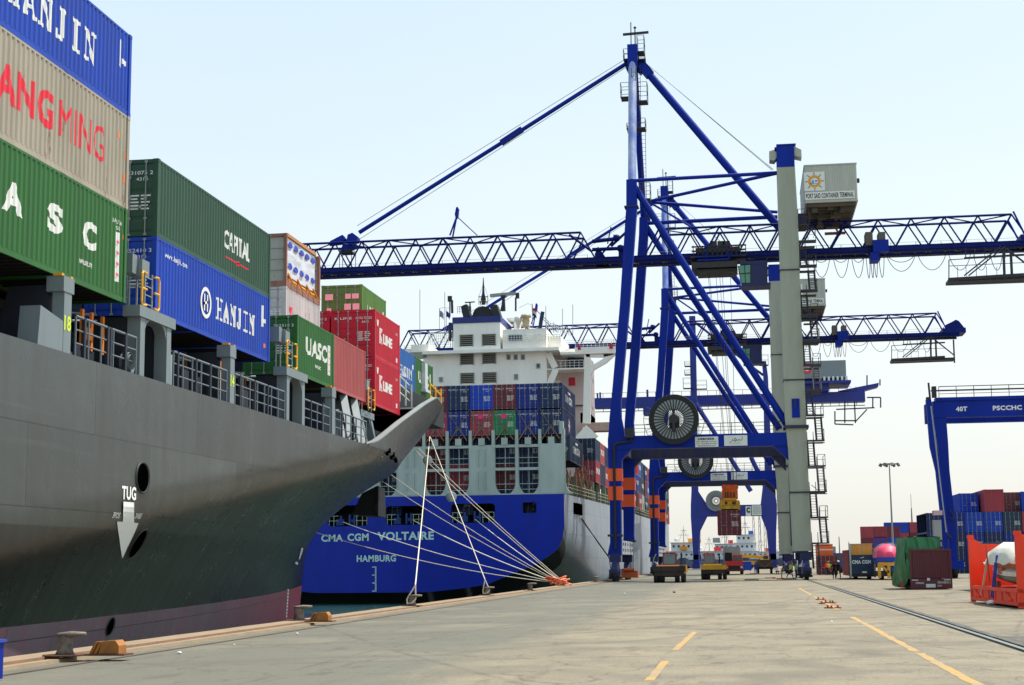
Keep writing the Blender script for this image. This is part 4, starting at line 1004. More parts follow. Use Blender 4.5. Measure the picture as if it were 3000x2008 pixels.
def plate(x0, x1, ztop, ribs=True):
    b = MB(); a = T2(x0, 1320).x; c = T2(x1, 1320).x; b.box((a, YT+.0, ZD+.1), (c, YT+.08, ztop))
    p = b.build('closed_plate', pg, ship2)
    if ribs:
        b = MB()
        for t in (.32, .62):
            for z0, z1 in ((ZD+.6, zbm2-.2), (zbm2+.3, zbm1-.3)): b.box((a+(c-a)*t-.06, YT-.06, z0), (a+(c-a)*t+.06, YT-.003, z1)); b.box((a+(c-a)*t+.12, YT-.06, z0), (a+(c-a)*t+.2, YT-.003, z1))
        b.build_each('stiffener', pg, p)
plate(1166, 1241, zbm1); plate(1377.5, 1444.5, zbm1); plate(1581.5, 1652, T2(1600, 1300).z, False); plate(970, 1105, zbm1)
b = MB()
for x0, x1 in zip(colX, colX[1:]):
    for z in (ZD+.55, ZD+1.1, zbm2+.6, zbm2+1.15):
        b.tube((x0+.16, YT+.35, z), (x1-.16, YT+.35, z), .035, 5)
    b.tube(((x0+x1)/2, YT+.35, ZD), ((x0+x1)/2, YT+.35, zt_+.3), .035, 5)
b.build('railing', mat('rail_pale', (170, 190, 180)), ship2)
b = MB(); b.box((colX[0], YT+.6, zt_-.25), (colX[-1]+.2, YT+13, zt_-.05)); b.build('lashing_deck', mat('lashing_red', (96, 44, 44), .7, dirt=.4), ship2)
# containers on the stern
G2 = 'containers stacked on the stern of the blue ship'
tier = (T2(1400, 1125).z-zt_)/2
cx = [colX[i] for i in range(len(colX))]
up = {8: ('navy', 'DVRU'), 7: ('deepblue', 'HJSC'), 6: ('maroon', 'TRLU'), 5: ('bright', ''), 4: ('navy', 'ECMU'), 3: ('maroon', 'TGHU'), 2: ('navy', '')}
lo = {8: 'navy', 7: 'deepblue', 6: 'green', 5: 'rose', 4: 'deepblue', 3: 'rose', 2: 'navy'}
n = len(colX)-1; ordw = ['outermost', 'second', 'third', 'fourth', 'fifth', 'sixth', 'seventh', 'eighth', 'ninth']
desc = {'navy': 'navy blue', 'deepblue': 'deep blue', 'maroon': 'maroon', 'bright': 'bright blue', 'rose': 'dusty red', 'green': 'green', 'slate': 'slate blue', 'pink': 'salmon', 'grey': 'grey', 'blue': 'blue', 'red': 'bright red', 'brown': 'brown', 'sky': 'mid blue', 'teal': 'teal', 'uasc': 'green'}
HT = 2.591
boltm = mat('lashing_steel', (130, 116, 96), .6, dirt=.4, rust=.4)
for i in range(7):
    xr = colX[n-i]-.02 if n-i >= 0 else colX[n]-i*w68; k = 8-i
    for t_, nm_ in ((1, 'upper'), (0, 'lower')):
        col = up[k][0] if t_ else lo[k]
        c = container(xr, YT+.25, zt_+t_*(tier), L40, HT, col, '%s container doors, %s from the quay side, %s tier on the stern' % (desc[col], ordw[i], nm_), G2, txt=(up[k][1] if t_ else 'CMAU', '%d 3' % (360000+k*731+t_*97)), seed=40+k*2+t_, lite=i > 0)
        if i == 0:
            if t_:
                side_text(c, L40, 'CMA CGM', 2.8, .95, 6.4, .8, bold=.03); side_patch(c, L40, 5.2, 2.0, 2.4, .22, 'w', poly=[(0, 0), (1, .7), (1, 1), (.3, .6)])
            else:
                pts = []
                for q in range(12): a = 2*math.pi*q/12; rr2 = 1.0 if q % 2 == 0 else .45; pts.append((.5+.5*rr2*math.cos(a), .5+.5*rr2*math.sin(a)))
                side_patch(c, L40, 4.9, .35, 2.4, 1.9, mat('faded_emblem', (190, 160, 160), .6, dirt=.2), poly=pts)
        if t_ == 0:      # crossed lashing rods in front of the lower tier, belong to the ship
            b = MB(); y_ = YT+.12
            for s_ in (1, -1):
                xa = xr-1.22+s_*1.15; b.tube((xa, y_, zt_+tier+.05), (xr-1.22-s_*.25, y_, zt_+.3), .03, 5); b.tube((xr-1.22+s_*.9, y_-.1, zt_-.5), (xr-1.22+s_*.1, y_, zt_+.75), .05, 5)
            b.build('lashing_rods', boltm, ship2)
        if col in ('green', 'rose') and t_ == 0 and k in (6, 5):
            side = MB(); side.add([(-1.95+.35, -.03, 1.75), (-1.4+.35, -.03, 1.75), (-1.4+.35, -.03, 2.2), (-1.95+.35, -.03, 2.2)], [(0,1,2,3)]); put('placard', side.mesh('placard'), c, markm['pk'])
# lowest tier beside the plates on the quay side
c = container(colX[n]+.62, YT+1.0, zt_-tier, L40, HT, 'slate', 'slate blue container overhanging the quay side, lowest of three at the stern corner', G2, seed=71)
side_text(c, L40, 'CMA CGM', 2.8, .95, 6.4, .8, bold=.03); side_patch(c, L40, 5.2, 2.0, 2.4, .22, 'w', poly=[(0, 0), (1, .7), (1, 1), (.3, .6)])
inner = [('navy', 'maroon', 'navy'), ('navy', 'navy', 'maroon'), ('navy', 'rose', 'navy'), ('maroon', 'navy', 'navy'), ('navy', 'maroon', 'navy'), ('maroon', 'maroon', 'navy'), ('navy', 'navy', 'navy')]
for i in range(1, 8):
    xr = colX[n-i]-.02
    for j in range(3):
        if j > 0 and i in (3, 6): continue
        col = inner[(i*2+j) % 7][j]
        container(xr, YT+1.6, zt_-tier*(j+1), L40, HT, col, '%s container inside the stern openings, column %s from the quay, %s level' % (desc[col], ordw[i], ['top', 'middle', 'bottom'][j]), G2, seed=80+i*3+j, lite=True)
# stacks further forward along the side
G3 = 'containers stacked along the side of the blue ship'
def sidestack(Y, X, zb, tiers, cols_, n20=3, place='aft', ends=True):
    for a in range(n20):
        for k in range(tiers):
            col = cols_[(a*tiers+k) % len(cols_)]
            c = container(X, Y+a*6.25, zb+k*2.62, L20, HT, col, '%s short container in tier %d, %s from aft in the %s block' % (desc[col], k+1, ordw[a].replace('outermost', 'first'), place), G3, seed=100+a*7+k, lite=True, rods=(a == 0))
            if (a+k) % 2 == 0: side_text(c, L20, 'CMA CGM', .9, 1.1, 4.2, .7, bold=.03, conform=False)
sidestack(183, -17.5, 11.3, 2, ['rose', 'slate', 'slate', 'pink', 'rose', 'navy'], 3, 'side')
sidestack(229, -16.4, 9.9, 3, ['slate', 'sky', 'rose', 'maroon', 'blue', 'red', 'rose', 'slate', 'sky', 'grey', 'slate', 'navy', 'slate', 'rose', 'sky'], 4, 'midship')
sidestack(256, -16.4, 9.9, 3, ['slate', 'maroon', 'navy', 'slate', 'sky', 'rose', 'navy'], 4, 'forward')
sidestack(286, -16.2, 9.9, 3, ['slate', 'maroon', 'navy', 'slate', 'rose'], 4, 'far forward')
sidestack(314, -16.6, 9.9, 3, ['navy', 'maroon', 'slate', 'green', 'rose'], 4, 'foremost')
container(-17.5-2.5, 181, 13.9, L20, HT, 'navy', 'navy blue container end facing aft behind the stern corner stack', G3, seed=300)
for s0, s1 in ((158, 180), (182, 203), (225, 345)):
    n_ = int((s1-s0)/2.6); b = MB()
    for i in range(n_+1):
        Y = s0+(s1-s0)*i/n_; X = XC2+HB2+hw2(Y)-.15
        b.tube((X, Y, ZD-.1), (X, Y, ZD+1.15), .05, 5)
        if i % 2 == 0: b.box((X-1.0, Y, ZD-.2), (X-.45, Y+.35, 11.25))
    for z in (.4, .8, 1.15): b.path([(XC2+HB2+hw2(s0+(s1-s0)*i/8)-.15, s0+(s1-s0)*i/8, ZD+z) for i in range(9)], .04, 5)
    b.build('side_railing', mat('frame_khaki', (150, 156, 132), .6, dirt=.4), ship2)
b = MB()
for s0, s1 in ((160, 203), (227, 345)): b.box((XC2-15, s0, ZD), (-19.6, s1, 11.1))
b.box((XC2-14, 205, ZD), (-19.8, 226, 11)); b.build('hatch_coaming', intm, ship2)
rng = random.Random(12); b = MB()
for i in range(30):
    a_ = V((-19.5+rng.random()*1.6, 170.5+i*.35, 9+rng.random()*2)); b.tube(a_, a_+V((rng.uniform(-1, 1), rng.uniform(-.5, 1), rng.uniform(1, 3.6))), .07, 5)
b.build('lashing_gear', mat('gear_rusty', (150, 96, 70), .8, dirt=.6, rust=.6), ship2)
# ------------------------------------------------ superstructure
YB = 218.0
B = lambda x, y, d=0.0: aY(x, y, YB-d)
sw = mat('superstructure_white', (250, 248, 240), .5, dirt=.22, scale=.5, stretch=.2, dcol=(196, 170, 130))
def pbox(x0, y0, x1, y1, d0, d1, nm, m, par=ship2):   # pixel rectangle, from depth offset d0 (towards us +) to d1
    a = B(x0, y1, d0); c = B(x1, y0, d0); b = MB(); b.box((a.x, YB-d0, a.z), (c.x, YB-d1, c.z)); return b.build(nm, m, par)
blk = pbox(1240, 1030, 1601, 1135, 0, -14, 'deckhouse', sw); 
b = MB(); a = B(1249, 1033); c = B(1640, 1015); b.box((a.x-.3, YB-1.4, a.z-.45), (c.x, YB+14, a.z)); b.box((c.x-.1, YB+1.0, a.z-.45), (B(1680,1015).x, YB+14, a.z)); led = b.build('bridge_deck', sw, ship2)
zL = a.z
cas = MB(); x0, x1 = B(1329, 1000).x, B(1466, 1000).x; cas.box((x0, YB-.2, zL), (x1, YB+10, B(1400, 947).z)); casing = cas.build('funnel_casing', sw, ship2)
b = MB(); b.box((x0-.12, YB-.32, B(1400, 947).z), (x1+.12, YB+10.2, B(1400, 929).z)); b.build('blue_band', mat('band_blue', (12, 36, 120), .4, dirt=.2), casing)
b = MB(); xc, zc = B(1411, 929).x, B(1411, 929).z
prof_ = [(1.37+.0, 0), (1.42, .6), (1.35, 1.1), (1.0, 1.5), (.5, 1.72), (0, 1.78)]
pts = []; w_ = (B(1440, 929).x-B(1382, 929).x)/2
for y0, y1 in ((YB+1, YB+8),):
    pl = [(xc-w_, y0, zc), (xc-w_*1.02, y0, zc+.7), (xc-w_*.85, y0, zc+1.2), (xc-w_*.5, y0, zc+1.6), (xc, y0, zc+1.75), (xc+w_*.5, y0, zc+1.6), (xc+w_*.85, y0, zc+1.2), (xc+w_*1.02, y0, zc+.7), (xc+w_, y0, zc)]
    b.prism(pl, (0, y1-y0, 0))
fm = mat('funnel_black', (24, 32, 40), .5, dirt=.2); b.build('funnel_dome', fm, casing)
for xp0, xp1, lean in ((1357, 1377, -.35), (1446, 1466, -.5)):
    b = MB(); a = B(xp0, 929); c = B(xp1, 895); b.beam(((a.x+c.x)/2, YB+1, a.z), ((a.x+c.x)/2+lean, YB+1, c.z), c.x-a.x, 2.2, up=(0, 1, 0)); b.tube(((a.x+c.x)/2+lean, YB+1, c.z-.3), ((a.x+c.x)/2+lean*1.6, YB+1, c.z+.15), (c.x-a.x)/2, 12); b.build('exhaust_pipe', fm, casing)
def grille(x0, y0, x1, y1, par, off=.2, bars=True):
    a = B(x0, y1, off); c = B(x1, y0, off); b = MB(); Yf = YB-off; b.box((a.x, Yf-.05, a.z), (c.x, Yf-.01, c.z)); g_ = b.build('louvre', mat('louvre_dark', (30, 32, 36), .7, dirt=.2), par)
    b = MB(); H_ = c.z-a.z
    for k in range(5): b.box((a.x, Yf-.16, a.z+H_*(.1+k*.19)), (c.x, Yf-.06, a.z+H_*(.1+k*.19)+.09))
    for x in (a.x-.08, c.x-.02): b.box((x, Yf-.2, a.z-.1), (x+.1, Yf-.055, c.z+.1))
    b.box((a.x-.08, Yf-.2, c.z), (c.x+.08, Yf-.055, c.z+.12))
    b.build('slat', mat('slat_grey', (150, 146, 132), .6, dirt=.3), g_)
for x0, y0, x1, y1 in ((1349, 983, 1385, 1015), (1414, 981, 1451, 1013)): grille(x0, y0, x1, y1, casing, .2)
for x0, y0, x1, y1 in ((1350, 1038, 1387, 1069), (1415, 1035, 1452, 1066), (1351, 1095, 1388, 1124), (1416, 1093, 1453, 1122)): grille(x0, y0, x1, y1, blk, 0)
b = MB(); x0, x1 = B(1473, 1000).x, B(1601, 1000).x; b.box((x0, YB-.1, zL), (x1, YB+12, B(1500, 966).z)); b.box((x1, YB+1.5, zL), (B(1640, 1000).x, YB+12, B(1500, 985).z)); wh = b.build('wheelhouse', sw, ship2)
def win(x0, y0, x1, y1, par, off, m=glass, nm='window'):
    a = B(x0, y1, off); c = B(x1, y0, off); b = MB(); b.box((a.x, YB-off-.06, a.z), (c.x, YB-off-.01, c.z)); w = b.build(nm, m, par)
    b = MB()
    for q in (((a.x-.1, YB-off-.1, a.z-.1), (a.x, YB-off-.012, c.z+.1)), ((c.x, YB-off-.1, a.z-.1), (c.x+.1, YB-off-.012, c.z+.1)), ((a.x, YB-off-.1, c.z), (c.x, YB-off-.012, c.z+.1)), ((a.x, YB-off-.1, a.z-.1), (c.x, YB-off-.012, a.z))): b.box(*q)
    b.build('window_frame', mat('frame_grey', (170, 172, 166), .6, dirt=.2), w)
win(1491, 982, 1528, 998, wh, .1, mat('window_blue', (40, 60, 84), .1, dirt=0))
for x in (1486, 1507, 1528): win(x, 1041, x+8, 1053, blk, 0)
win(1573, 1067, 1581, 1078, blk, 0); win(1508, 1098, 1516, 1111, blk, 0, mat('window_pale', (120, 128, 120), .2, dirt=0)); win(1288, 1107, 1296, 1118, blk, 0, mat('window_pale', (120,)*3)); win(1238, 1042, 1248, 1048, blk, 0)
pk = mat('recess_pinkish', (206, 190, 186), .5, dirt=.25)
b = MB(); a = B(1602, 1180); c = B(1712, 1040); b.box((a.x, YB+4, a.z), (c.x, YB+14, zL-.45)); b.build('side_house', pk, ship2)
b = MB(); a = B(1690, 1250); c = B(1716, 1200); b.box((a.x, YB+5, ZD), (c.x, YB+14, c.z)); b.box((B(1601, 1200).x, YB+5, ZD), (B(1716, 1200).x, YB+14, B(1700, 1180).z)); b.build('lower_house', pk, ship2)
for yy, x1 in ((1080, 1711), (1140, 1640)):       # balconies with rails
    a = B(1601, yy); c = B(x1, yy); b = MB(); b.box((a.x, YB+.2, a.z-.2), (c.x, YB+4, a.z)); q = b.build('balcony', sw, ship2); railing((a.x+.1, YB+.3, a.z), (c.x-.1, YB+.3, a.z), 8, 1.1, white, q, .035)
b = MB()
for (xa, ya, xb, yb) in ((1626, 1078, 1606, 1034), (1606, 1138, 1628, 1083)):
    p, q = B(xa, ya), B(xb, yb); b.beam(p, q, .9, .12, up=(0, 1, 0))
b.build('companionway', sw, ship2)
b = MB(); a = B(1657, 1122); b.box((a.x, YB+3.9, a.z), (a.x+.95, YB+3.99, a.z+1.2)); b.build('fire_box', mat('fire_red', (200, 20, 44), .5, dirt=.1), ship2)
b = MB(); a = B(1655, 1073); b.box((a.x, YB+3.2, a.z), (a.x+2.4, YB+3.9, a.z+1.6)); b.build('lifeboat_winch', mat('navy_gear', (20, 32, 70), .5, dirt=.2), ship2)
# bridge wing on the quay side with its raking bracket
wing = MB(); zw0, zw1 = B(1740, 1036).z, B(1740, 1020).z; xw = B(1803, 1030).x; x0 = B(1640, 1030).x
wing.box((x0, YB+.2, zw0), (xw, YB+3.6, zw0+.35)); wing.box((B(1683, 1030).x, YB+.2, zw0+.35), (xw, YB+.35, zw1+.2)); w_ = wing.build('bridge_wing', sw, ship2)
outer = [(1690, 1037), (1802, 1037), (1789, 1052), (1760, 1070), (1738, 1082), (1730, 1098), (1728, 1124), (1726, 1144)]
b = MB()
def strip(pa, pb, y0=.5, y1=1.3):   # two pixel polylines -> thick plate
    A = [B(*p) for p in pa]; C = [B(*p) for p in pb]
    for i in range(len(A)-1):
        b.hexa([(A[i].x, YB+y0, A[i].z), (A[i+1].x, YB+y0, A[i+1].z), (C[i+1].x, YB+y0, C[i+1].z), (C[i].x, YB+y0, C[i].z), (A[i].x, YB+y1, A[i].z), (A[i+1].x, YB+y1, A[i+1].z), (C[i+1].x, YB+y1, C[i+1].z), (C[i].x, YB+y1, C[i].z)])
strip([(1715, 1037), (1767, 1037), (1803, 1037)], [(1717, 1045), (1767, 1045), (1803, 1037.5)])
strip([(1768, 1037), (1766, 1050), (1735, 1069)], [(1803, 1037.2), (1775, 1062), (1740, 1082)])
strip([(1710, 1037), (1710, 1090), (1706, 1240)], [(1727, 1037), (1729, 1098), (1728, 1240)])
strip([(1728, 1068), (1735, 1069)], [(1729, 1098), (1740, 1082)])
b.build('wing_bracket', sw, w_)
railing((B(1685, 1020).x, YB+.25, zw1+.1), (xw, YB+.25, zw1+.1), 10, .9, white, w_, .03)
b = MB(); a = B(1785, 1020); b.box((a.x, YB+.1, a.z-.1), (a.x+.5, YB+.19, a.z+.55)); b.box((a.x-4.5, YB+.1, a.z-.1), (a.x-4.1, YB+.19, a.z+.55)); b.build_each('life_ring', mat('fire_red', (200,20,44)), w_)
b = MB(); a = B(1690, 1246); b.box((a.x, YB+2, a.z), (B(1790, 1246).x, YB+5, a.z+.5)); b.box((a.x, YB+2, a.z-.7), (B(1790, 1246).x, YB+5, a.z-.01)); b.build('gangway_deck', mat('gangway_pink', (190, 160, 150), .6, dirt=.4), ship2)
b = MB(); p, q = B(1735, 1262), B(1700, 1300); b.beam(p, q, 2.2, 1.0, up=(0, 1, 0)); b.box((B(1706, 1300).x, YB+1, ZD), (B(1722, 1300).x, YB+2.2, B(1706, 1250).z)); b.build('deck_support', sw, ship2)
# port side: left part of the bridge deck seen beyond the grey ship
b = MB(); b.box((B(1200, 1010).x, YB+1, B(1200, 1030).z), (B(1252, 1010).x, YB+9, B(1200, 1008).z)); b.box((B(1180, 1020).x, YB+1.2, B(1200, 1030).z), (B(1200, 1020).x, YB+9, B(1200, 1020).z)); b.build('port_wing', sw, ship2)
railing(B(1255, 1010), B(1325, 1007), 12, 1.6, white, ship2, .04, 4); railing(B(1473, 1003, .6), B(1640, 1000, .6), 20, 1.0, white, ship2, .035)
railing(B(1601, 966), B(1672, 985), 12, 1.1, white, ship2, .035); railing(B(1340, 919, -2), B(1380, 919, -2), 6, 1.0, fm, ship2, .03)
# top platform, masts, radar
b = MB(); a = B(1322, 919); c = B(1519, 913); b.box((a.x, YB+8, a.z-.25), (B(1357, 919).x, YB+13, a.z)); b.box((B(1466, 914).x, YB+6, c.z-.2), (c.x, YB+13, c.z+.05)); b.box((B(1482, 940).x, YB+8, zL), (B(1498, 940).x, YB+10, c.z-.2)); b.build('monkey_island', sw, ship2)
mast = MB(); m0 = B(1416, 893); mast.tube(m0, B(1416, 850), .28, 8, .16); mast.tube(B(1416, 850), B(1416, 814), .16, 8, .05)
for y, w in ((885, 12), (870, 14), (876, 8)): mast.tube(B(1416-w, y), B(1416+w, y), .07, 6)
for s in (-1, 1): mast.tube(B(1416+s*9, 893), B(1416+s*3, 862), .07, 6); mast.tube(B(1416+s*14, 870), B(1416, 832), .02, 4); mast.tube(B(1416+s*13, 893), B(1416+s*13, 866), .05, 5)
mast.build('signal_mast', fm, ship2)
b = MB(); b.tube(B(1475, 912), B(1475, 868), .32, 8, .2); b.tube(B(1467, 912), B(1474, 880), .1, 6); b.box(tuple(B(1468, 873)-V((0, .3, 0))), tuple(B(1482, 866)+V((0, .3, 0)))); rm = b.build('radar_mast', fm, ship2)
b = MB(); p, q = B(1436, 867), B(1512, 860); b.beam(p, q, .45, .45); b.build('radar_scanner', galv, rm)
b = MB(); b.tube(B(1377, 912), B(1377, 888), .12, 6); b.beam(B(1362, 887), B(1391, 885), .2, .15); b.tube(B(1325, 918), B(1324, 880), .18, 8); b.cbox(B(1318, 876), (.6, .4, .8)); b.tube(B(1318, 882), B(1318, 930), .1, 6); b.cbox(B(1319, 952), (.4, .4, .6)); b.tube(B(1319, 1000), B(1319, 950), .2, 8)
b.tube(B(1511, 912), B(1511, 872), .14, 6); b.cbox(B(1516, 867), (.5, .4, .8)); b.build('searchlight_post', fm, ship2)
b = MB()
for x, y0, y1 in ((1230, 990, 849), (1303, 990, 857), (1599, 965, 897), (1648, 975, 905), (1678, 985, 893), (1560, 930, 890), (1622, 975, 945), (1206, 1000, 978)): b.tube(B(x, y0), B(x, y1), .045, 5)
b.build_each('whip_aerial', galv, ship2)
b = MB(); b.lathe([(0, 1.9), (.7, 1.8), (.8, 1.4), (.5, 1.3), (.55, .9), (.5, .5), (.6, 0)], B(1541, 959), n=14); b.build('compass_binnacle', mat('brass_white', (206, 186, 150), .5, dirt=.3), ship2)
b = MB(); b.lathe([(.0, 1.8), (.5, 1.6), (.6, 1.1), (.3, .6), (.2, 0)], B(1518, 962), n=12); b.build('satellite_dome', white, ship2)
b = MB(); b.path([B(1582, 962), B(1586, 935), B(1590, 914)], .28, 8); b.tube(B(1590, 935), B(1634, 974), .05, 5); b.build('provision_crane', mat('crane_blue_small', (20, 44, 90), .5, dirt=.2), ship2)
def flag(nm, lab, x0, y0, x1, y1, cols_, parts):
    t = thing(nm, lab, 'flag', tuple(B(x0, y1)))
    a, c = B(x0, y0), B(x1, y1); n_ = len(cols_)
    for k, cc in enumerate(cols_):
        b = MB(); rows = []
        for i in range(7):
            u = i/6; sag = .5*u*u; dy = .25*math.sin(u*6); x = a.x+(c.x-a.x)*u; zt = a.z+(c.z-a.z)*(k/n_)-sag; zb = a.z+(c.z-a.z)*((k+1)/n_)-sag; rows.append([(x, YB+dy, zt), (x, YB+dy, zb)])
        b.grid(rows); b.build('stripe', cc, t)
    b = MB(); b.tube((a.x-.03, YB, a.z+.3), (a.x-.03, YB, c.z-1.8), .04, 5); b.build('flagpole', galv, t)
flag('flag', 'small red white and black flag above the bridge of the blue ship', 1560, 902, 1572, 925, [mat('flag_red', (206, 16, 30), .7, dirt=0), mat('flag_white', (230, 230, 226), .7, dirt=0), mat('flag_black', (20, 20, 22), .7, dirt=0)], 3)
flag('flag', 'small blue flag left of the black funnel', 1308, 912, 1318, 928, [mat('flag_blue', (24, 60, 150), .7, dirt=0)], 1)
flag('flag', 'faded grey flag at the port yardarm of the blue ship', 1288, 910, 1300, 928, [mat('flag_grey', (160, 164, 170), .7, dirt=0)], 1)
b = MB(); b.path([B(1288, 930), B(1288, 905), B(1295, 902), B(1318, 903)], .03, 5); b.path([B(1560, 930), B(1558, 893), B(1545, 890), B(1520, 903)], .03, 5); b.build('yardarm', galv, ship2)
# ================================================================== SHIP-TO-SHORE CRANES
YN, YF, YM = 158.0, 174.0, 166.0
CY = 66.0                                        # spacing to the second, identical crane
cr = thing('gantry_crane', 'blue quay crane with cream landside tower and PORT SAID CONTAINER TERMINAL house, nearest of three', 'crane', (-4.0, YM, 0), group='lattice boom quay cranes')
N_ = lambda x, y: aY(x, y, YN)
F_ = lambda x, y: aY(x, y, YF)
M_ = lambda x, y: aY(x, y, YM)
def slab(px, Y, t, nm, m, par=cr, tf=None):      # polygon in pixels on plane Y, thickness t
    b = MB(); b.prism([aY(x, y, Y-t/2) for x, y in px], (0, t, 0)); return b.build(nm, m, par)
def strip_leg(rows, Y, t, nm, m, par=cr):        # rows of (xl, xr, y) -> tapered box column
    b = MB()
    for (a0, a1, ya), (c0, c1, yc) in zip(rows, rows[1:]):
        p = [aY(a0, ya, Y), aY(a1, ya, Y), aY(c0, yc, Y), aY(c1, yc, Y)]; za = (p[0].z+p[1].z)/2; zc = (p[2].z+p[3].z)/2
        b.hexa([(p[0].x, Y-t/2, za), (p[1].x, Y-t/2, za), (p[1].x, Y+t/2, za), (p[0].x, Y+t/2, za), (p[2].x, Y-t/2, zc), (p[3].x, Y-t/2, zc), (p[3].x, Y+t/2, zc), (p[2].x, Y+t/2, zc)])
    return b.build(nm, m, par)
leg1 = strip_leg([(1781, 1821, 1628), (1789, 1821, 1590), (1788, 1820, 1473), (1783, 1823, 1340), (1782, 1832, 1290), (1785, 1829, 1262), (1787, 1821, 1225), (1792, 1820, 1180), (1817, 1845, 900), (1836, 1867, 604), (1836, 1865, 530)], YN, 1.3, 'leg', blue)
leg2 = strip_leg([(1827, 1860, 1588), (1828, 1858, 1569), (1826, 1860, 1345), (1830, 1862, 1300), (1831, 1857, 1240), (1858, 1885, 900), (1867, 1894, 770), (1873, 1899, 690), (1874, 1898, 640)], YF, 1.3, 'leg', blue)
for Y, a, c in ((YN, (1830, 606), (1871, 611)), (YN, (1782, 1566), (1824, 1573)), (YF, (1824, 1583), (1863, 1590))):
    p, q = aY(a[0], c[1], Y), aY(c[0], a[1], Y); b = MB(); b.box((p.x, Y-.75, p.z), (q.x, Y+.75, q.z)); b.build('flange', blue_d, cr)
for Y, rows in ((YN, [(1785, 1822, 1374, 1411), (1786, 1822, 1426, 1467)]), (YF, [(1825, 1859, 1401, 1437), (1825, 1858, 1450, 1486)])):   # orange warning bands, wrapped round the leg
    for x0, x1, y0, y1 in rows:
        p, q = aY(x0, y1, Y), aY(x1, y0, Y); b = MB(); b.box((p.x-.08, Y-.67, p.z), (q.x+.06, Y+.67, q.z)); b.build('warning_band', mat('band_orange', (252, 92, 36), .5, dirt=.25), leg1 if Y == YN else leg2)
# portal beams
zb0, zb1 = N_(1846, 1317).z, N_(1855, 1279).z
xa, xb = N_(1790, 1300).x, N_(2330, 1300).x
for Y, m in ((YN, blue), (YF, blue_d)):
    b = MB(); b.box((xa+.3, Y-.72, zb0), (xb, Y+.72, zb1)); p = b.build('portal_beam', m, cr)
    b = MB()                                     # haunches
    x = N_(1823, 1300).x if Y == YN else N_(1823, 1300).x
    b.prism([(x-.3, Y-.6, zb0+.02), (x+1.0, Y-.6, zb0+.02), (x-.3, Y-.6, zb0-1.3)], (0, 1.2, 0)); b.prism([(xb-.6, Y-.6, zb0+.02), (xb-2.2, Y-.6, zb0+.02), (xb-.6, Y-.6, zb0-1.6)], (0, 1.2, 0)); b.build_each('haunch', m, p)
    railing((xa+2.4, Y-.6, zb1), (xb-.8, Y-.6, zb1), 14, 1.1, dark, p, .03)
for X in (N_(1803, 1300).x, N_(2340, 1300).x):
    b = MB(); b.box((X-.5, YN+.8, zb0+.05), (X+.5, YF-.8, zb1-.05)); b.build('tie_beam', blue_d, cr)
sgm = mat('sill_grey', (176, 184, 192), .5, dirt=.35)
for X, m in ((N_(1805, 1600).x, sgm), (N_(2352, 1650).x, blue)):
    b = MB(); b.box((X-.55, YN+.65, 2.7), (X+.55, YF-.3, 4.1)); s_ = b.build('sill_beam', m, cr)
    b = MB()
    for y in range(5): b.box((X+.55, YN+2+y*3, 3.0), (X+.62, YN+2.3+y*3, 3.3)); b.box((X+.55, YN+2+y*3, 3.6), (X+.62, YN+2.3+y*3, 3.9))
    b.build_each('bolt_plate', dark, s_)
# bogies
for X in (-13.27, 5.66):
    for Y in (YN, YF):
        b = MB(); b.box((X-.55, Y-.7, 1.9), (X+.55, Y+.7, 2.75)); b.prism([(X-.3, Y-2.3, 1.05), (X-.3, Y+2.3, 1.05), (X-.3, Y+1.0, 2.0), (X-.3, Y-1.0, 2.0)], (.6, 0, 0)); b.box((X-.42, Y-3.0, .55), (X+.42, Y-.25, 1.2)); b.box((X-.42, Y+.25, .55), (X+.42, Y+3.0, 1.2)); g_ = b.build('bogie', mat('bogie_blue', (22, 34, 90), .55, dirt=.5), cr)
        for dy in (-2.5, -.9, .9, 2.5):
            b = MB(); b.tube((X-.14, Y+dy, .38), (X+.14, Y+dy, .38), .365, 16); b.tube((X-.5, Y+dy, .38), (X+.5, Y+dy, .38), .12, 8); b.build('wheel', dark, g_)
        b = MB(); b.box((X-.3, Y-3.6, .3), (X+.3, Y-3.1, .9)); b.tube((X-.2, Y-3.62, .6), (X-.2, Y-3.9, .6), .12, 8); b.tube((X+.2, Y-3.62, .6), (X+.2, Y-3.9, .6), .12, 8); b.build('buffer', black, g_)
b = MB(); b.box((-12.6, YN-1.2, .35), (-11.0, YN+.6, 1.05)); b.tube((-12.4, YN-1.25, 1.15), (-11.3, YN-1.25, 1.15), .16, 8); b.build('cable_guide', mat('guide_orange', (190, 84, 40), .7, dirt=.5), cr)
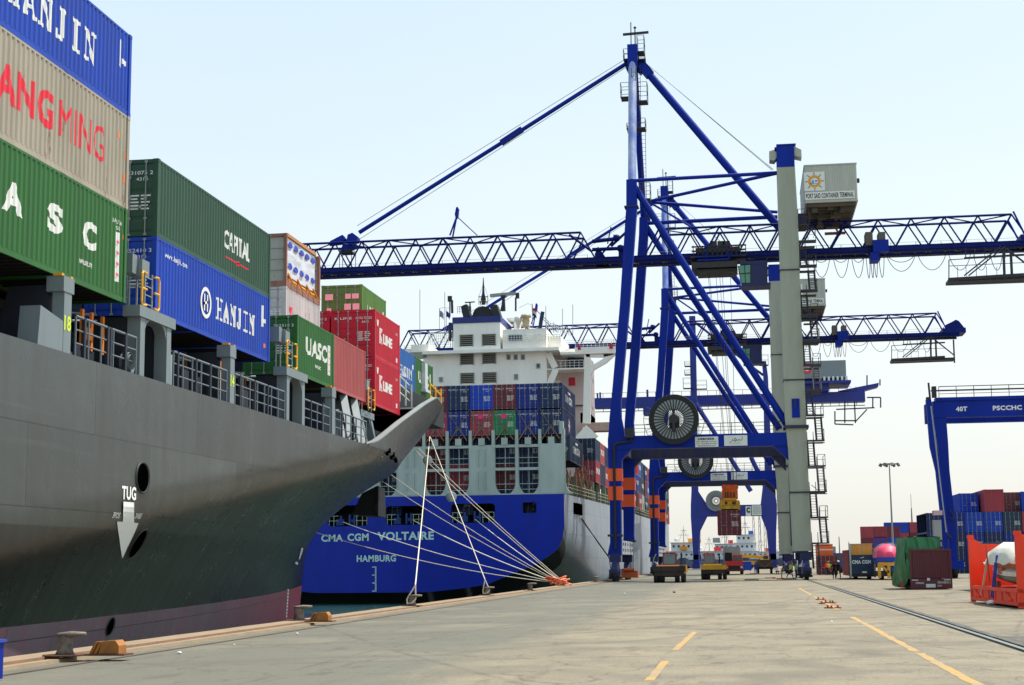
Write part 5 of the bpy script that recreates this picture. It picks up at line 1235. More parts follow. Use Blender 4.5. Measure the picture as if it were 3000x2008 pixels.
# landside tower, ribbed cladding
TR = [(2324, 2378, 1615), (2310, 2364, 1320), (2300, 2361, 1219), (2290, 2345, 900), (2282, 2337, 640), (2277, 2328, 490)]
def ribbed(rows, Y, t, nm, m, nr=16, par=cr):
    b = MB(); P = []
    for a0, a1, y in rows:
        p, q = aY(a0, y, Y-t/2), aY(a1, y, Y-t/2); z = (p.z+q.z)/2; P.append((p.x, q.x, z))
    for face in range(4):
        R_ = []
        for x0, x1, z in P:
            r_ = []; n_ = nr*4
            for i in range(n_+1):
                u = i/n_; d = .035 if (i % 4) in (1, 2) else 0
                if face == 0: r_.append((x0+(x1-x0)*u, Y-t/2-d, z))
                elif face == 1: r_.append((x1+d, Y-t/2+t*u, z))
                elif face == 2: r_.append((x0+(x1-x0)*u, Y+t/2+d, z))
                else: r_.append((x0-d, Y-t/2+t*u, z))
            R_.append(r_)
        b.grid(R_, smooth=False)
    z = P[-1][2]; b.add([(P[-1][0], Y-t/2, z), (P[-1][1], Y-t/2, z), (P[-1][1], Y+t/2, z), (P[-1][0], Y+t/2, z)], [(0,1,2,3)])
    z = P[0][2]; b.add([(P[0][0], Y-t/2, z), (P[0][1], Y-t/2, z), (P[0][1], Y+t/2, z), (P[0][0], Y+t/2, z)], [(0,1,2,3)])
    return b.build(nm, m, par), P
tw_, TP = ribbed(TR, YN+.2, 2.2, 'tower', clad)
def TXZ(z):
    return ip(z, [(p[2], p[0]) for p in TP]), ip(z, [(p[2], p[1]) for p in TP])
for y, hh, e in ((792, .12, .08), (1115, .12, .08), (1445, .14, .1), (1255, .3, .25)):
    z = aY(2330, y, YN-.9).z; x0, x1 = TXZ(z); b = MB(); b.box((x0-e, YN-.9-e-.05, z), (x1+e, YN+1.3+e+.05, z+hh)); b.build('band', blue_d, tw_)
z0, z1 = aY(2300, 490, YN-.9).z, aY(2300, 426, YN-.9).z; x0, x1 = TXZ(z0)
b = MB(); b.box((x0-.02, YN-.92, z0), (x1+.02, YN+1.3, z1)); b.box((x0-.2, YN-.7, z1-.55), (x0-.02, YN+1.1, z1-.1)); b.box((x0-.02, YN-1.0, z1), (x1+.2, YN+1.35, z1+.12)); cp = b.build('tower_cap', blue, cr)
b = MB(); b.prism([(x0-.25, YN-.7, z1-1.5), (x0-.02, YN-.7, z1-1.2), (x0-.02, YN-.7, z1-.3), (x0-.75, YN-.7, z1-.5), (x0-.75, YN-.7, z1-1.4)], (0, 1.6, 0)); b.prism([(x1+.02, YN-.7, z1-1.1), (x1+.75, YN-.7, z1-1.3), (x1+.75, YN-.7, z1-.5), (x1+.02, YN-.7, z1-.1)], (0, 1.6, 0)); b.build_each('lug', clad, cp)
p, q = aY(2321, 1224, YN-1), aY(2342, 1168, YN-1); b = MB(); b.box((p.x, YN-1.02, p.z), (q.x, YN-.93, q.z)); d_ = b.build('door', blue, tw_); b = MB(); b.box((p.x+.25, YN-1.05, p.z+1.0), (p.x+.4, YN-1.022, q.z-.2)); b.build('door_slot', dark, d_)
b = MB(); x0, x1 = TXZ(3.0); b.box((x0+.3, YN-.6, 2.6), (x1-.3, YN+1.0, TP[0][2])); b.build('leg', blue_d, cr)
# far landside leg
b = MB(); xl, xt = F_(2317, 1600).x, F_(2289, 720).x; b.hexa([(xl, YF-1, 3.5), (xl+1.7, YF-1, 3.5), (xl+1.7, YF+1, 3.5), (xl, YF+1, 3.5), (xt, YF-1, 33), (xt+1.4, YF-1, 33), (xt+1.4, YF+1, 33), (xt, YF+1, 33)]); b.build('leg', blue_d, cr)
# mast, stays and struts
def pipe(p, q, r, nm, m=blue, par=cr, r2=None, n=14): b = MB(); b.tube(p, q, r, n, r2); return b.build(nm, m, par)
top = M_(1854, 178)
mast_m = mat('mast_blue_sheen', (60, 92, 180), .3, dirt=.9, scale=.35, dcol=(196, 204, 214))  # whitish reflection on the pipe put into its colour as pale patches
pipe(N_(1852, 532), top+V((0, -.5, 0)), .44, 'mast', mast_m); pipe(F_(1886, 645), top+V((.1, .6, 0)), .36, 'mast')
b = MB(); a, c = M_(1841, 205), M_(1869, 139); b.box((a.x, YM-1.2, a.z), (c.x, YM+1.2, c.z)); b.prism([M_(1832, 195), M_(1842, 170), M_(1842, 215)], (0, 1, 0)); b.prism([M_(1866, 170), M_(1890, 185), M_(1878, 215), M_(1866, 205)], (0, 1, 0)); hd = b.build('mast_head', blue, cr)
pipe(M_(1838, 185), M_(1500, 400), .23, 'forestay', blue_d.copy() if False else blue); pipe(M_(1500, 400), M_(1052, 682), .23, 'forestay')
b = MB(); b.beam(M_(1530, 379), M_(1468, 420), .9, .5); b.build('stay_link', blue, cr)
pipe(M_(1876, 188), aY(2283, 668, YM), .42, 'backstay'); b = MB(); b.beam(M_(1878, 190), M_(1905, 222), .9, 1.0); b.build('stay_socket', blue, cr)
pipe(N_(1858, 530), N_(2276, 507), .19, 'strut'); pipe(F_(1895, 592), N_(2276, 508), .18, 'strut'); pipe(F_(1895, 592), F_(2278, 622), .18, 'strut'); pipe(F_(1885, 655), F_(2278, 636), .22, 'strut')
pipe(N_(1856, 545), N_(2306, 1245), .37, 'diagonal_brace'); pipe(F_(1890, 660), F_(2284, 1258), .37, 'diagonal_brace')
pipe(F_(1897, 590), M_(2025, 665), .12, 'strut')
b = MB(); b.box(tuple(F_(1882, 645)), (F_(1903, 590).x, YF+1, F_(1903, 590).z)); b.build('brace_joint', blue_d, cr)
for k, (a, c) in enumerate((((1835, 172), (1046, 662)), ((1838, 195), (1052, 702)), ((1880, 176), (2265, 497)), ((1884, 178), (2262, 499)))): pipe(M_(*a) if k < 3 else M_(*a), M_(*c) if k < 2 else N_(*c), .035, 'stay_rope', galv, n=5)
# mast platforms, ladders, aerials
def cage(x0, y0, x1, y1, Y, par=cr, dep=1.6):    # y1 = floor, y0 = rail top (pixels)
    a, c = aY(x0, y1, Y), aY(x1, y0, Y); b = MB(); b.box((a.x, Y-dep/2, a.z), (c.x, Y+dep/2, a.z+.12))
    for x in (a.x, c.x):
        for y in (Y-dep/2, Y+dep/2): b.tube((x, y, a.z), (x, y, c.z), .035, 5)
    for t in (.5, 1):
        z = a.z+(c.z-a.z)*t
        for y in (Y-dep/2, Y+dep/2): b.tube((a.x, y, z), (c.x, y, z), .03, 5)
        for x in (a.x, c.x): b.tube((x, Y-dep/2, z), (x, Y+dep/2, z), .03, 5)
    return b.build('platform', dark, par)
for q in ((1820, 248, 1843, 293), (1868, 246, 1896, 304), (1868, 110, 1887, 160), (1866, 352, 1891, 383), (1828, 150, 1842, 182), (1872, 168, 1890, 182)): cage(*q, YM-.3)
cage(1876, 540, 1905, 590, YM+2); cage(1838, 366, 1868, 386, YM-.6)
b = MB()
for (xa_, ya_, xb_, yb_, Y) in ((1885, 385, 1888, 600, YM), (1869, 182, 1872, 366, YM-.8), (1856, 200, 1857, 520, YM-2.2)):
    p, q = aY(xa_, ya_, Y), aY(xb_, yb_, Y); s = V((.22, 0, 0))
    b.tube(p-s, q-s, .03, 5); b.tube(p+s, q+s, .03, 5); n_ = int((p-q).length/.45)
    for i in range(n_): t = q+(p-q)*(i/n_); b.tube(t-s, t+s, .02, 4, cap=False)
b.build('ladder', dark, cr)
b = MB(); b.beam(M_(1825, 102), M_(1900, 95), .28, .22); b.tube(M_(1849, 140), M_(1848, 66), .06, 6); b.tube(M_(1861, 140), M_(1860, 82), .07, 6); b.lathe([(0, .2), (.2, 0), (0, -.2)], M_(1860, 82), n=8); b.build('aerial', dark, hd)
# boom truss
YB0, YB1 = YM-1.62, YM+1.62
zc = aY(1500, 772, YB0).z; ztc = aY(1500, 690, YB0).z
XL, XH0, XH1, XE = -52.0, M_(1742, 740).x, M_(1888, 650).x, 31.4
def xat(px): return aY(px, 700, YB0).x
b = MB()
for Y in (YB0, YB1): b.box((XL, Y-.22, zc-.22), (XE, Y+.22, zc+.2)); b.box((XL, Y-.3, zc+.2), (XE, Y+.3, zc+.26)) ; b.box((XL, Y-.06 if Y > YM else Y-.1, zc-.36), (XE, Y+.1, zc-.22))
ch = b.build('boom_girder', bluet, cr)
def chord_z(x): return ztc
def truss(x0, x1, pitch, endcap=(True, True), nm='lattice'):
    b = MB(); nb_ = max(1, int(round((x1-x0)/pitch))); P = (x1-x0)/nb_
    for Y in (YB0, YB1):
        b.tube((x0+P/2, Y, ztc), (x1-P/2, Y, ztc), .13, 6)
        for i in range(nb_):
            xa_, xm, xc_ = x0+i*P, x0+(i+.5)*P, x0+(i+1)*P
            b.tube((xa_, Y, zc+.2), (xm, Y, ztc), .095 if i % 2 else .11, 6, cap=False); b.tube((xm, Y, ztc), (xc_, Y, zc+.2), .085, 6, cap=False)
    for i in range(nb_-1):
        xm = x0+(i+.5)*P; s = (YB0, YB1) if i % 2 == 0 else (YB1, YB0)
        b.tube((xm, s[0], ztc), (xm+P, s[1], ztc), .075, 5, cap=False)
        if i % 3 == 0: b.tube((xm, YB0, ztc), (xm, YB1, ztc), .08, 5, cap=False)
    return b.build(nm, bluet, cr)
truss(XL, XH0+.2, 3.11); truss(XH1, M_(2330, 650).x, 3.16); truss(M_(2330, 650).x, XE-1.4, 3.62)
pipe((XE-1.6, YB0, zc+.2), (XE-2.9, YB0, ztc+.3), .1, 'end_post'); pipe((XE-1.6, YB1, zc+.2), (XE-2.9, YB1, ztc), .1, 'end_post')
b = MB(); x = XL+.8
while x < XE-1:
    b.beam((x, YB0, zc-.1), (x, YB1, zc-.1), .16, .2)
    if int((x-XL)/1.55) % 2: b.tube((x, YB0, zc-.1), (x+1.55, YB1, zc-.1), .06, 5, cap=False)
    b.box((x-.02, YB0-.55, zc+.15), (x+.06, YB0-.2, zc+.22)); x += 1.55
b.build('cross_tie', blue_d, ch)
b = MB(); b.box((XL, YB1-.7, zc-.35), (XE, YB1-.3, zc-.28)); b.box((XL, YB0+.24, zc-.40), (XE, YB0+.5, zc-.3)); b.build('walkway', dark, ch)
for a, c in ((XL, XH0-1), (XH1, XE-2)):
    n_ = int((c-a)/2.6); b = MB()
    for i in range(n_+1): x = a+(c-a)*i/n_; b.tube((x, YB1+.5, zc+.2), (x, YB1+.5, zc+1.35), .03, 4, cap=False)
    for k in (.5, .85, 1.15): b.tube((a, YB1+.5, zc+.2+k), (c, YB1+.5, zc+.2+k), .018, 4, cap=False)
    b.build('railing', galv, ch)
# boom hinge ironwork
b = MB(); b.tube(M_(1668, 688), M_(1735, 738), .14, 8); b.tube(M_(1735, 708), M_(1806, 700), .22, 10); b.tube(M_(1735, 732), M_(1825, 728), .2, 10); b.tube(M_(1790, 722), M_(1833, 682), .15, 8); b.tube(M_(1750, 760), M_(1810, 690), .1, 8)
for x, y in ((1806, 698), (1818, 728)): b.lathe([(0, .42), (.32, .3), (.42, 0), (.32, -.3), (0, -.42)], M_(x, y), n=12)
b.tube(M_(1780, 715), M_(1790, 665), .07, 6); b.tube(M_(1793, 720), M_(1799, 688), .07, 6)
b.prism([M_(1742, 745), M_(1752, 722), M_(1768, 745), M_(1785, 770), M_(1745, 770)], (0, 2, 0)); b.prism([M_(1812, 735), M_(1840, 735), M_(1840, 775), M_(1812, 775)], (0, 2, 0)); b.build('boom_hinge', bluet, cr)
# fore stay anchor on the boom, upright hook frame
b = MB(); b.prism([M_(960, 716), M_(968, 706), M_(1003, 688), M_(1012, 700), M_(996, 712)], (0, 1.2, 0)); b.prism([M_(1018, 688), M_(1032, 682), M_(1048, 694), M_(1045, 708), M_(1014, 712)], (0, 1.2, 0)); b.prism([M_(996, 738), M_(1004, 716), M_(1018, 708), M_(1040, 712), M_(1036, 722)], (0, 1.6, 0)); b.build('stay_anchor', blue, cr)
cage(1000, 735, 1036, 745, YM); b = MB()
for x in (995, 1004, 1030, 1042): b.tube(M_(x, 740), M_(x, 785), .04, 5)
b.build('access_ladder', dark, cr)
b = MB(); b.tube(M_(1318, 690), M_(1337, 638), .1, 6); b.tube(M_(1326, 696), M_(1337, 640), .1, 6); b.prism([M_(1332, 628), M_(1336, 608), M_(1343, 612), M_(1341, 634), M_(1335, 642)], (0, .6, 0)); b.prism([M_(1336, 608), M_(1344, 614), M_(1340, 606)], (0, .6, 0)); b.tube(M_(1341, 637), M_(1398, 690), .06, 6); b.build('hook_frame', blue, cr)
# machinery house
hy = YN-.3; p, q = aY(2360, 588, hy), aY(2508, 484, hy); zq = aY(2434, 484, hy).z; zp = aY(2434, 589, hy).z
house_m = mat('house_cream', (182, 186, 176), .5, dirt=.25, scale=.8, stretch=.15, dcol=(120, 118, 104))
def ribwall(x0, x1, y0, y1, z0, z1, nm, m, par, nr=30):
    b = MB(); n_ = nr*4
    b.grid([[(x0+(x1-x0)*i/n_, y0-(.03 if (i % 4) in (1, 2) else 0), z) for i in range(n_+1)] for z in (z0, z1)], smooth=False)
    b.grid([[(x0-(.03 if (i % 4) in (1, 2) else 0), y0+(y1-y0)*i/n_, z) for i in range(n_+1)] for z in (z0, z1)], smooth=False)
    b.grid([[(x1+(.03 if (i % 4) in (1, 2) else 0), y0+(y1-y0)*i/n_, z) for i in range(n_+1)] for z in (z0, z1)], smooth=False)
    b.grid([[(x0+(x1-x0)*i/n_, y1+(.03 if (i % 4) in (1, 2) else 0), z) for i in range(n_+1)] for z in (z0, z1)], smooth=False)
    b.box((x0-.06, y0-.08, z1), (x1+.06, y1+.08, z1+.12)); b.box((x0-.05, y0-.06, z0-.12), (x1+.05, y1+.06, z0)); return b.build(nm, m, par)
hs = ribwall(p.x, q.x, hy, hy+12.5, zp, zq, 'machinery_house', house_m, cr)
rng = random.Random(5); b = MB(); ub = zp-.13
for i in range(9): b.box((p.x+.15, hy+.3+i*1.4, ub-.35), (q.x-.15, hy+.55+i*1.4, ub-.01))
for i in range(22):
    x = rng.uniform(p.x+.2, q.x-1.4); y = rng.uniform(hy+.6, hy+11.5); b.box((x, y, ub-rng.uniform(.3, .9)), (x+rng.uniform(.3, 1.4), y+rng.uniform(.3, 1.2), ub-.02))
b.build('underframe', mat('underframe_grey', (70, 74, 70), .7, dirt=.5, dcol=(120, 84, 60)), hs)
b = MB(); b.tube((q.x-1.9, hy+9, ub-.5), (q.x-1.2, hy+11.3, ub-1.1), .12, 6); b.box((p.x+2.4, hy+10.8, ub-1.1), (p.x+4.6, hy+11.2, ub-.85)); b.build('rusty_pipe', mat('pipe_rust', (170, 110, 80), .8, dirt=.4), hs)
def qpanel(x0, y0, x1, y1, Y, nm, m, par, tilt=0):
    a, c = aY(x0, y1, Y), aY(x1, y0, Y); b = MB(); b.box((a.x, Y-.03, a.z), (c.x, Y, c.z)); return b.build(nm, m, par), a, c
sg = mat('sign_white', (222, 226, 220), .5, dirt=.1)
s1, a, c = qpanel(2357, 503, 2415, 561, hy-.04, 'emblem_board', sg, hs)
cxx, czz = (a.x+c.x)/2, (a.z+c.z)/2; R0 = (c.x-a.x)/2*.64
b = MB(); n_ = 28; yy = hy-.075
b.grid([[(cxx+r_*math.cos(2*math.pi*i/n_), yy, czz+r_*math.sin(2*math.pi*i/n_)) for i in range(n_)] for r_ in (R0*.68, R0)], smooth=False, close=False)
b.add([(cxx+R0*.68*math.cos(2*math.pi*(n_-1)/n_), yy, czz+R0*.68*math.sin(2*math.pi*(n_-1)/n_)), (cxx+R0*.68, yy, czz), (cxx+R0, yy, czz), (cxx+R0*math.cos(2*math.pi*(n_-1)/n_), yy, czz+R0*math.sin(2*math.pi*(n_-1)/n_))], [(0,1,2,3)])
b.build('wheel_rim', mat('emblem_amber', (240, 160, 20), .5, dirt=0), s1)
b = MB()
for k in range(8):
    t = math.pi/4*k+.02; d = V((math.cos(t), 0, math.sin(t))); b.beam(V((cxx, yy-.004, czz))+d*R0*1.0, V((cxx, yy-.004, czz))+d*R0*1.45, .05, .07, up=(0, 1, 0))
b.grid([[(cxx+r_*math.cos(2*math.pi*i/16), yy-.006, czz+r_*math.sin(2*math.pi*i/16)) for i in range(17)] for r_ in (R0*.62, R0*.68)], smooth=False)
b.build('wheel_spoke', mat('emblem_navy', (24, 40, 80), .5, dirt=0), s1)
b = MB(); b.add([(cxx-.35, yy, czz-.18), (cxx-.05, yy, czz-.18), (cxx-.12, yy, czz+.25)], [(0,1,2)]); b.add([(cxx-.5, yy, czz-.28), (cxx+.3, yy, czz-.28), (cxx+.3, yy, czz-.21), (cxx-.5, yy, czz-.21)], [(0,1,2,3)]); b.add([(cxx+.05, yy, czz-.05), (cxx+.3, yy, czz-.05), (cxx+.3, yy, czz+.12), (cxx+.05, yy, czz+.12)], [(0,1,2,3)]); b.build('small_boat_mark', mat('emblem_blue', (60, 140, 200), .5, dirt=0), s1)
zs0, zs1 = aY(2430, 584, hy).z, aY(2430, 562, hy).z; xs0, xs1 = aY(2358, 575, hy).x, aY(2504, 575, hy).x
b = MB(); b.box((xs0, hy-.07, zs0), (xs1, hy-.04, zs1)); s2 = b.build('name_board', sg, hs)
b = MB(); put_text(b, 'PORT SAID CONTAINER TERMINAL', (xs0+.1, hy-.075, zs0+.13), (1,0,0), (0,0,1), xs1-xs0-.2, zs1-zs0-.26, .03); b.build('lettering', textk, s2)
b = MB(); b.box((q.x+.03, hy+.3, zp+1.9), (q.x+.3, hy+.7, zp+2.3)); b.build('lamp', dark, hs)
# gear on and below the rear boom
for x0, x1 in ((2536, 2556), (2574, 2593)):
    a, c = aY(x0, 706, YB0-.6), aY(x1, 680, YB0-.6); b = MB(); b.box((a.x, YB0-.7, zc+.3), (c.x, YB0+1.3, c.z)); b.build('fan_cabinet', mat('cabinet_drab', (96, 92, 84), .7, dirt=.4), cr)
a, c = aY(2558, 735, YB0-.9), aY(2603, 702, YB0-.9); b = MB(); b.box((a.x, YB0-1.0, zc-.5), (c.x, YB0-.25, c.z)); b.box((a.x-.3, YB0-.9, zc-1.4), (a.x+.6, YB0+1, zc-.5)); b.build('hoist_box', blue, cr)
a, c = aY(2556, 765, YM), aY(2577, 742, YM); b = MB(); b.box((a.x, YM-.8, a.z), (c.x, YM+.5, zc)); b.build('cable_trolley', dark, cr)
b = MB()
def loop(x0, x1, y0, yd, Y=YB1+.3, r=.035):
    a, c = aY(x0, y0, Y), aY(x1, y0-(x1-x0)*.04, Y); d = a.z-aY(x0, yd, Y).z; pts = [a+(c-a)*t-V((0, 0, d*(1-(2*t-1)**2)**.8)) for t in [i/14 for i in range(15)]]; b.path(pts, r, 4)
for x0, x1, yd in ((2379, 2432, 814), (2440, 2487, 815), (2494, 2531, 815), (2537, 2549, 816), (2550, 2559, 815), (2560, 2570, 814), (2574, 2590, 814), (2597, 2682, 797), (2689, 2771, 793), (2780, 2843, 793), (2852, 2894, 793), (2902, 2936, 793)): loop(x0, x1, 748, yd)
for x0, x1 in ((2382, 2430), (2440, 2487), (2497, 2532), (2600, 2680)): loop(x0, x1, 750, 770)
b.build('festoon_cable', dark, cr)
# suspended service platform near the rear end
b = MB(); Yp = YB0-.2
def bm(a, c, w=.14, Y=Yp): b.beam(aY(*a, Y), aY(*c, Y), w, w)
bm((2778, 820), (3000, 806), .35); bm((2775, 834), (2998, 824), .12); bm((2825, 757), (3000, 747), .2); bm((2780, 762), (2880, 755), .08); bm((2780, 780), (2998, 770), .06); bm((2780, 762), (2780, 820), .1)
bm((2940, 735), (2943, 818), .24); bm((2961, 735), (2965, 816), .24); bm((2825, 808), (2932, 722), .14); bm((2838, 808), (2945, 722), .14); bm((2950, 730), (3040, 800), .16)
for x in (2805, 2830, 2860, 2890, 2920): bm((x, 782), (x+1, 818), .05); bm((x+25, 726), (x+25, 757), .05)
bm((2829, 726), (2829, 757), .08); bm((3035, 735), (3040, 830), .2)
b.build('service_platform', dark, cr)
a = aY(2780, 832, Yp); c = aY(2998, 808, Yp); b = MB(); b.box((a.x, Yp, a.z+.25), (c.x+1.5, Yp+2.6, a.z+.55)); b.build('platform_floor', dark, cr)
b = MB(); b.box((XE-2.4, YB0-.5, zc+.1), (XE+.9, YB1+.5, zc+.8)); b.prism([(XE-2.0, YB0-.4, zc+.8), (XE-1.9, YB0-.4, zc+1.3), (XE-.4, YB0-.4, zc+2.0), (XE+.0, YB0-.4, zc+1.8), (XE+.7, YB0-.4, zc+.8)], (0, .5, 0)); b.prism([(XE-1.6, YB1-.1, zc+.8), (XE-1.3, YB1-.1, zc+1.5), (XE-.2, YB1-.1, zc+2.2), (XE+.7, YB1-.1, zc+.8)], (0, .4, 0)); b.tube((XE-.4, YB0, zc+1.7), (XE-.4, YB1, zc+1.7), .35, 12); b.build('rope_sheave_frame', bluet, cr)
cage(2990, 690, 3028, 722, YM)
# trolley and operator cab
b = MB(); g0 = lambda x, y: aY(x, y, YB0-.8)
def tb(x0, y0, x1, y1, d0=0, d1=5.0): a, c = aY(x0, y1, YB0-.8+d0), aY(x1, y0, YB0-.8+d0); b.box((a.x, YB0-.8+d0, a.z), (c.x, YB0-.8+d0+d1, c.z))
tb(2026, 764, 2160, 786); tb(2042, 786, 2158, 797, .4, 4); tb(2048, 796, 2068, 803, .2, 1); tb(2128, 794, 2150, 801, .2, 1); tb(2038, 722, 2168, 745, .5, 4.2); tb(2022, 745, 2185, 757, .3, 4.6)
for x in (2080, 2102, 2118): tb(x, 706, x+20, 722, .8, 1.4)
tr_ = b.build('trolley', mat('trolley_dark', (40, 44, 50), .6, dirt=.5, dcol=(80, 70, 58)), cr)
b = MB(); tb(2044, 757, 2136, 765, -.1, .09); tb(2064, 720, 2070, 757, .2, .09); tb(2132, 718, 2138, 757, .2, .09); tb(2038, 750, 2170, 753, .1, .09); b.build('trolley_panel', blue, tr_)
b = MB()
for x in range(2030, 2190, 14): tb(x, 720, x+1.6, 748, -.1, .06)
tb(2026, 720, 2186, 722, -.1, .06); tb(2026, 733, 2186, 734.5, -.1, .06); b.build('railing', dark, tr_)
b = MB(); tb(2128, 722, 2145, 729, .3, .15); b.build('warning_lamp', mat('lamp_red', (220, 40, 50), .5, dirt=0), tr_)
yc = YB0-1.0; a, c = aY(2200, 830, yc), aY(2247, 766, yc); b = MB(); b.box((a.x, yc, a.z), (c.x, yc+2.4, c.z)); b.box((aY(2168, 772, yc).x, yc-.05, c.z-.25), (c.x+.05, yc+2.5, c.z+.1)); b.box((aY(2172, 830, yc).x, yc-.05, a.z-.35), (c.x+.3, yc+2.5, a.z)); cab = b.build('operator_cab', mat('cab_blue', (24, 36, 92), .5, dirt=.3), cr)
b = MB(); b.prism([aY(2162, 779, yc+.05), aY(2199, 776, yc+.05), aY(2199, 829, yc+.05), aY(2171, 829, yc+.05)], (0, 2.2, 0)); b.build('cab_glazing', mat('cab_glass_green', (60, 150, 116), .08, dirt=.2, spec=.8), cab)
b = MB()
for q in ((2162, 779, 2171, 829), (2181, 777, 2184, 829), (2162, 803, 2199, 800), (2199, 776, 2199, 830)): b.beam(aY(q[0], q[1], yc-.02), aY(q[2], q[3], yc-.02), .07, .07, up=(0, 1, 0))
b.build('cab_frame', dark, cab)
# cable reel on the portal beam
rc = aY(1974, 1229, YN-1.4); reel = rc.copy(); ry = rc.y
b = MB(); b.lathe([(2.0, -.18), (2.5, -.2), (2.54, 0), (2.5, .2), (2.0, .18)], rc, 'y', 40, False); rl = b.build('cable_reel', mat('reel_black', (26, 28, 32), .6, dirt=.3), cr)
b = MB(); b.lathe([(.98, -.1), (1.05, -.14), (2.02, -.14), (2.02, .14), (1.05, .14), (.98, .1)], rc, 'y', 40, False); b.build('wound_cable', mat('cable_pale', (168, 176, 180), .5, dirt=.3, scale=3), rl)
b = MB()
for k in range(36):
    t = 2*math.pi*k/36; d = V((math.cos(t), 0, math.sin(t))); b.beam(rc+d*.35+V((0, -.2, 0)), rc+d*2.5+V((0, -.24, 0)), .06, .06, up=(0, 1, 0), w2=.14, h2=.06)
b.build('spoke', mat('reel_black', (26,28,32)), rl)
b = MB(); b.tube(rc+V((0, -.5, 0)), rc+V((0, 1.0, 0)), .48, 16); b.box((rc.x-.14, ry-.55, rc.z-1.3), (rc.x+.14, ry-.4, rc.z+1.0)); b.box((rc.x-.5, ry+.3, zb1), (rc.x+.5, ry+1.6, rc.z+.3)); b.build('reel_hub', dark, rl)
b = MB(); n_ = 40
for s_ in (1, -1):
    pts = [(rc.x+3.05*math.cos(t), ry+.3, rc.z+3.05*math.sin(t)) for t in [(-.55+1.3*i/10) if s_ > 0 else (math.pi+.55-1.0*i/10) for i in range(11)]]; b.path(pts, .03, 5)
    for p_ in pts[::2]: b.tube(p_, (rc.x+(p_[0]-rc.x)*.84, ry+.3, rc.z+(p_[2]-rc.z)*.84), .025, 4)
b.build_each('cable_guide_ring', dark, rl)
# signs on the portal beam
for x0, y0, x1, y1, which in ((2037, 1279, 2104, 1311, 0), (2122, 1275, 2189, 1307, 1)):
    Ys_ = YN-.76; a, c = aY(x0, y1, Ys_), aY(x1, y0, Ys_); b = MB(); b.box((a.x, Ys_-.04, a.z), (c.x, Ys_, c.z)); sn = b.build('sign', sg, cr); b = MB(); w_, h_ = c.x-a.x, c.z-a.z
    if which == 0:
        put_text(b, 'LIEBHERR', (a.x+.12*w_, Ys_-.046, a.z+.68*h_), (1,0,0), (0,0,1), .72*w_, .2*h_, .05)
        for k, s in enumerate(('S.W.L. SPREADER : 40 Tonnes', 'S.W.L. HOOK BEAM : 50 Tonnes', 'MAINTENANCE 10 T')): put_text(b, s, (a.x+.06*w_+(.06*w_ if k == 2 else 0), Ys_-.046, a.z+(.47-.2*k)*h_), (1,0,0), (0,0,1), (.86-.1*(k == 2))*w_, .11*h_, .02)
    else:                                        # name in Arabic strokes
        def ar(pts, r=.035): b.path([(a.x+u*w_, Ys_-.03, a.z+v*h_) for u, v in pts], r, 4)
        ar([(.78, .86), (.78, .6), (.74, .5), (.68, .52)]); ar([(.68, .52), (.64, .62), (.6, .5), (.55, .5), (.52, .66), (.46, .74), (.44, .58), (.52, .5), (.47, .38), (.43, .5), (.36, .52)]); ar([(.36, .66), (.35, .5), (.3, .38), (.22, .36)])
        ar([(.64, .36), (.645, .34)], .05); ar([(.6, .36), (.605, .34)], .05)
        for k, v in enumerate((.26, .16)): ar([(.22+.04*i, v+(.03 if i % 2 else -.01)) for i in range(13)], .018)
        ar([(.2+.03*i, .82+(.02 if i % 2 else 0)) for i in range(8)], .015)
    b.build('lettering', textk, sn)
# hose on the waterside leg, dark pump box
b = MB(); yq = YN-.8; b.path([aY(x, y, yq) for x, y in ((1848, 1282), (1848, 1294), (1806, 1300), (1799, 1306), (1799, 1360), (1801, 1470), (1803, 1610))], .14, 8); b.build('cable_duct', mat('duct_black', (30, 30, 34), .6, dirt=.2), cr)
a, c = aY(1832, 1283, YN-1.2), aY(1855, 1254, YN-1.2); b = MB(); b.box((a.x, YN-1.3, a.z), (c.x, YN-.73, c.z)); b.build('junction_box', dark, cr)
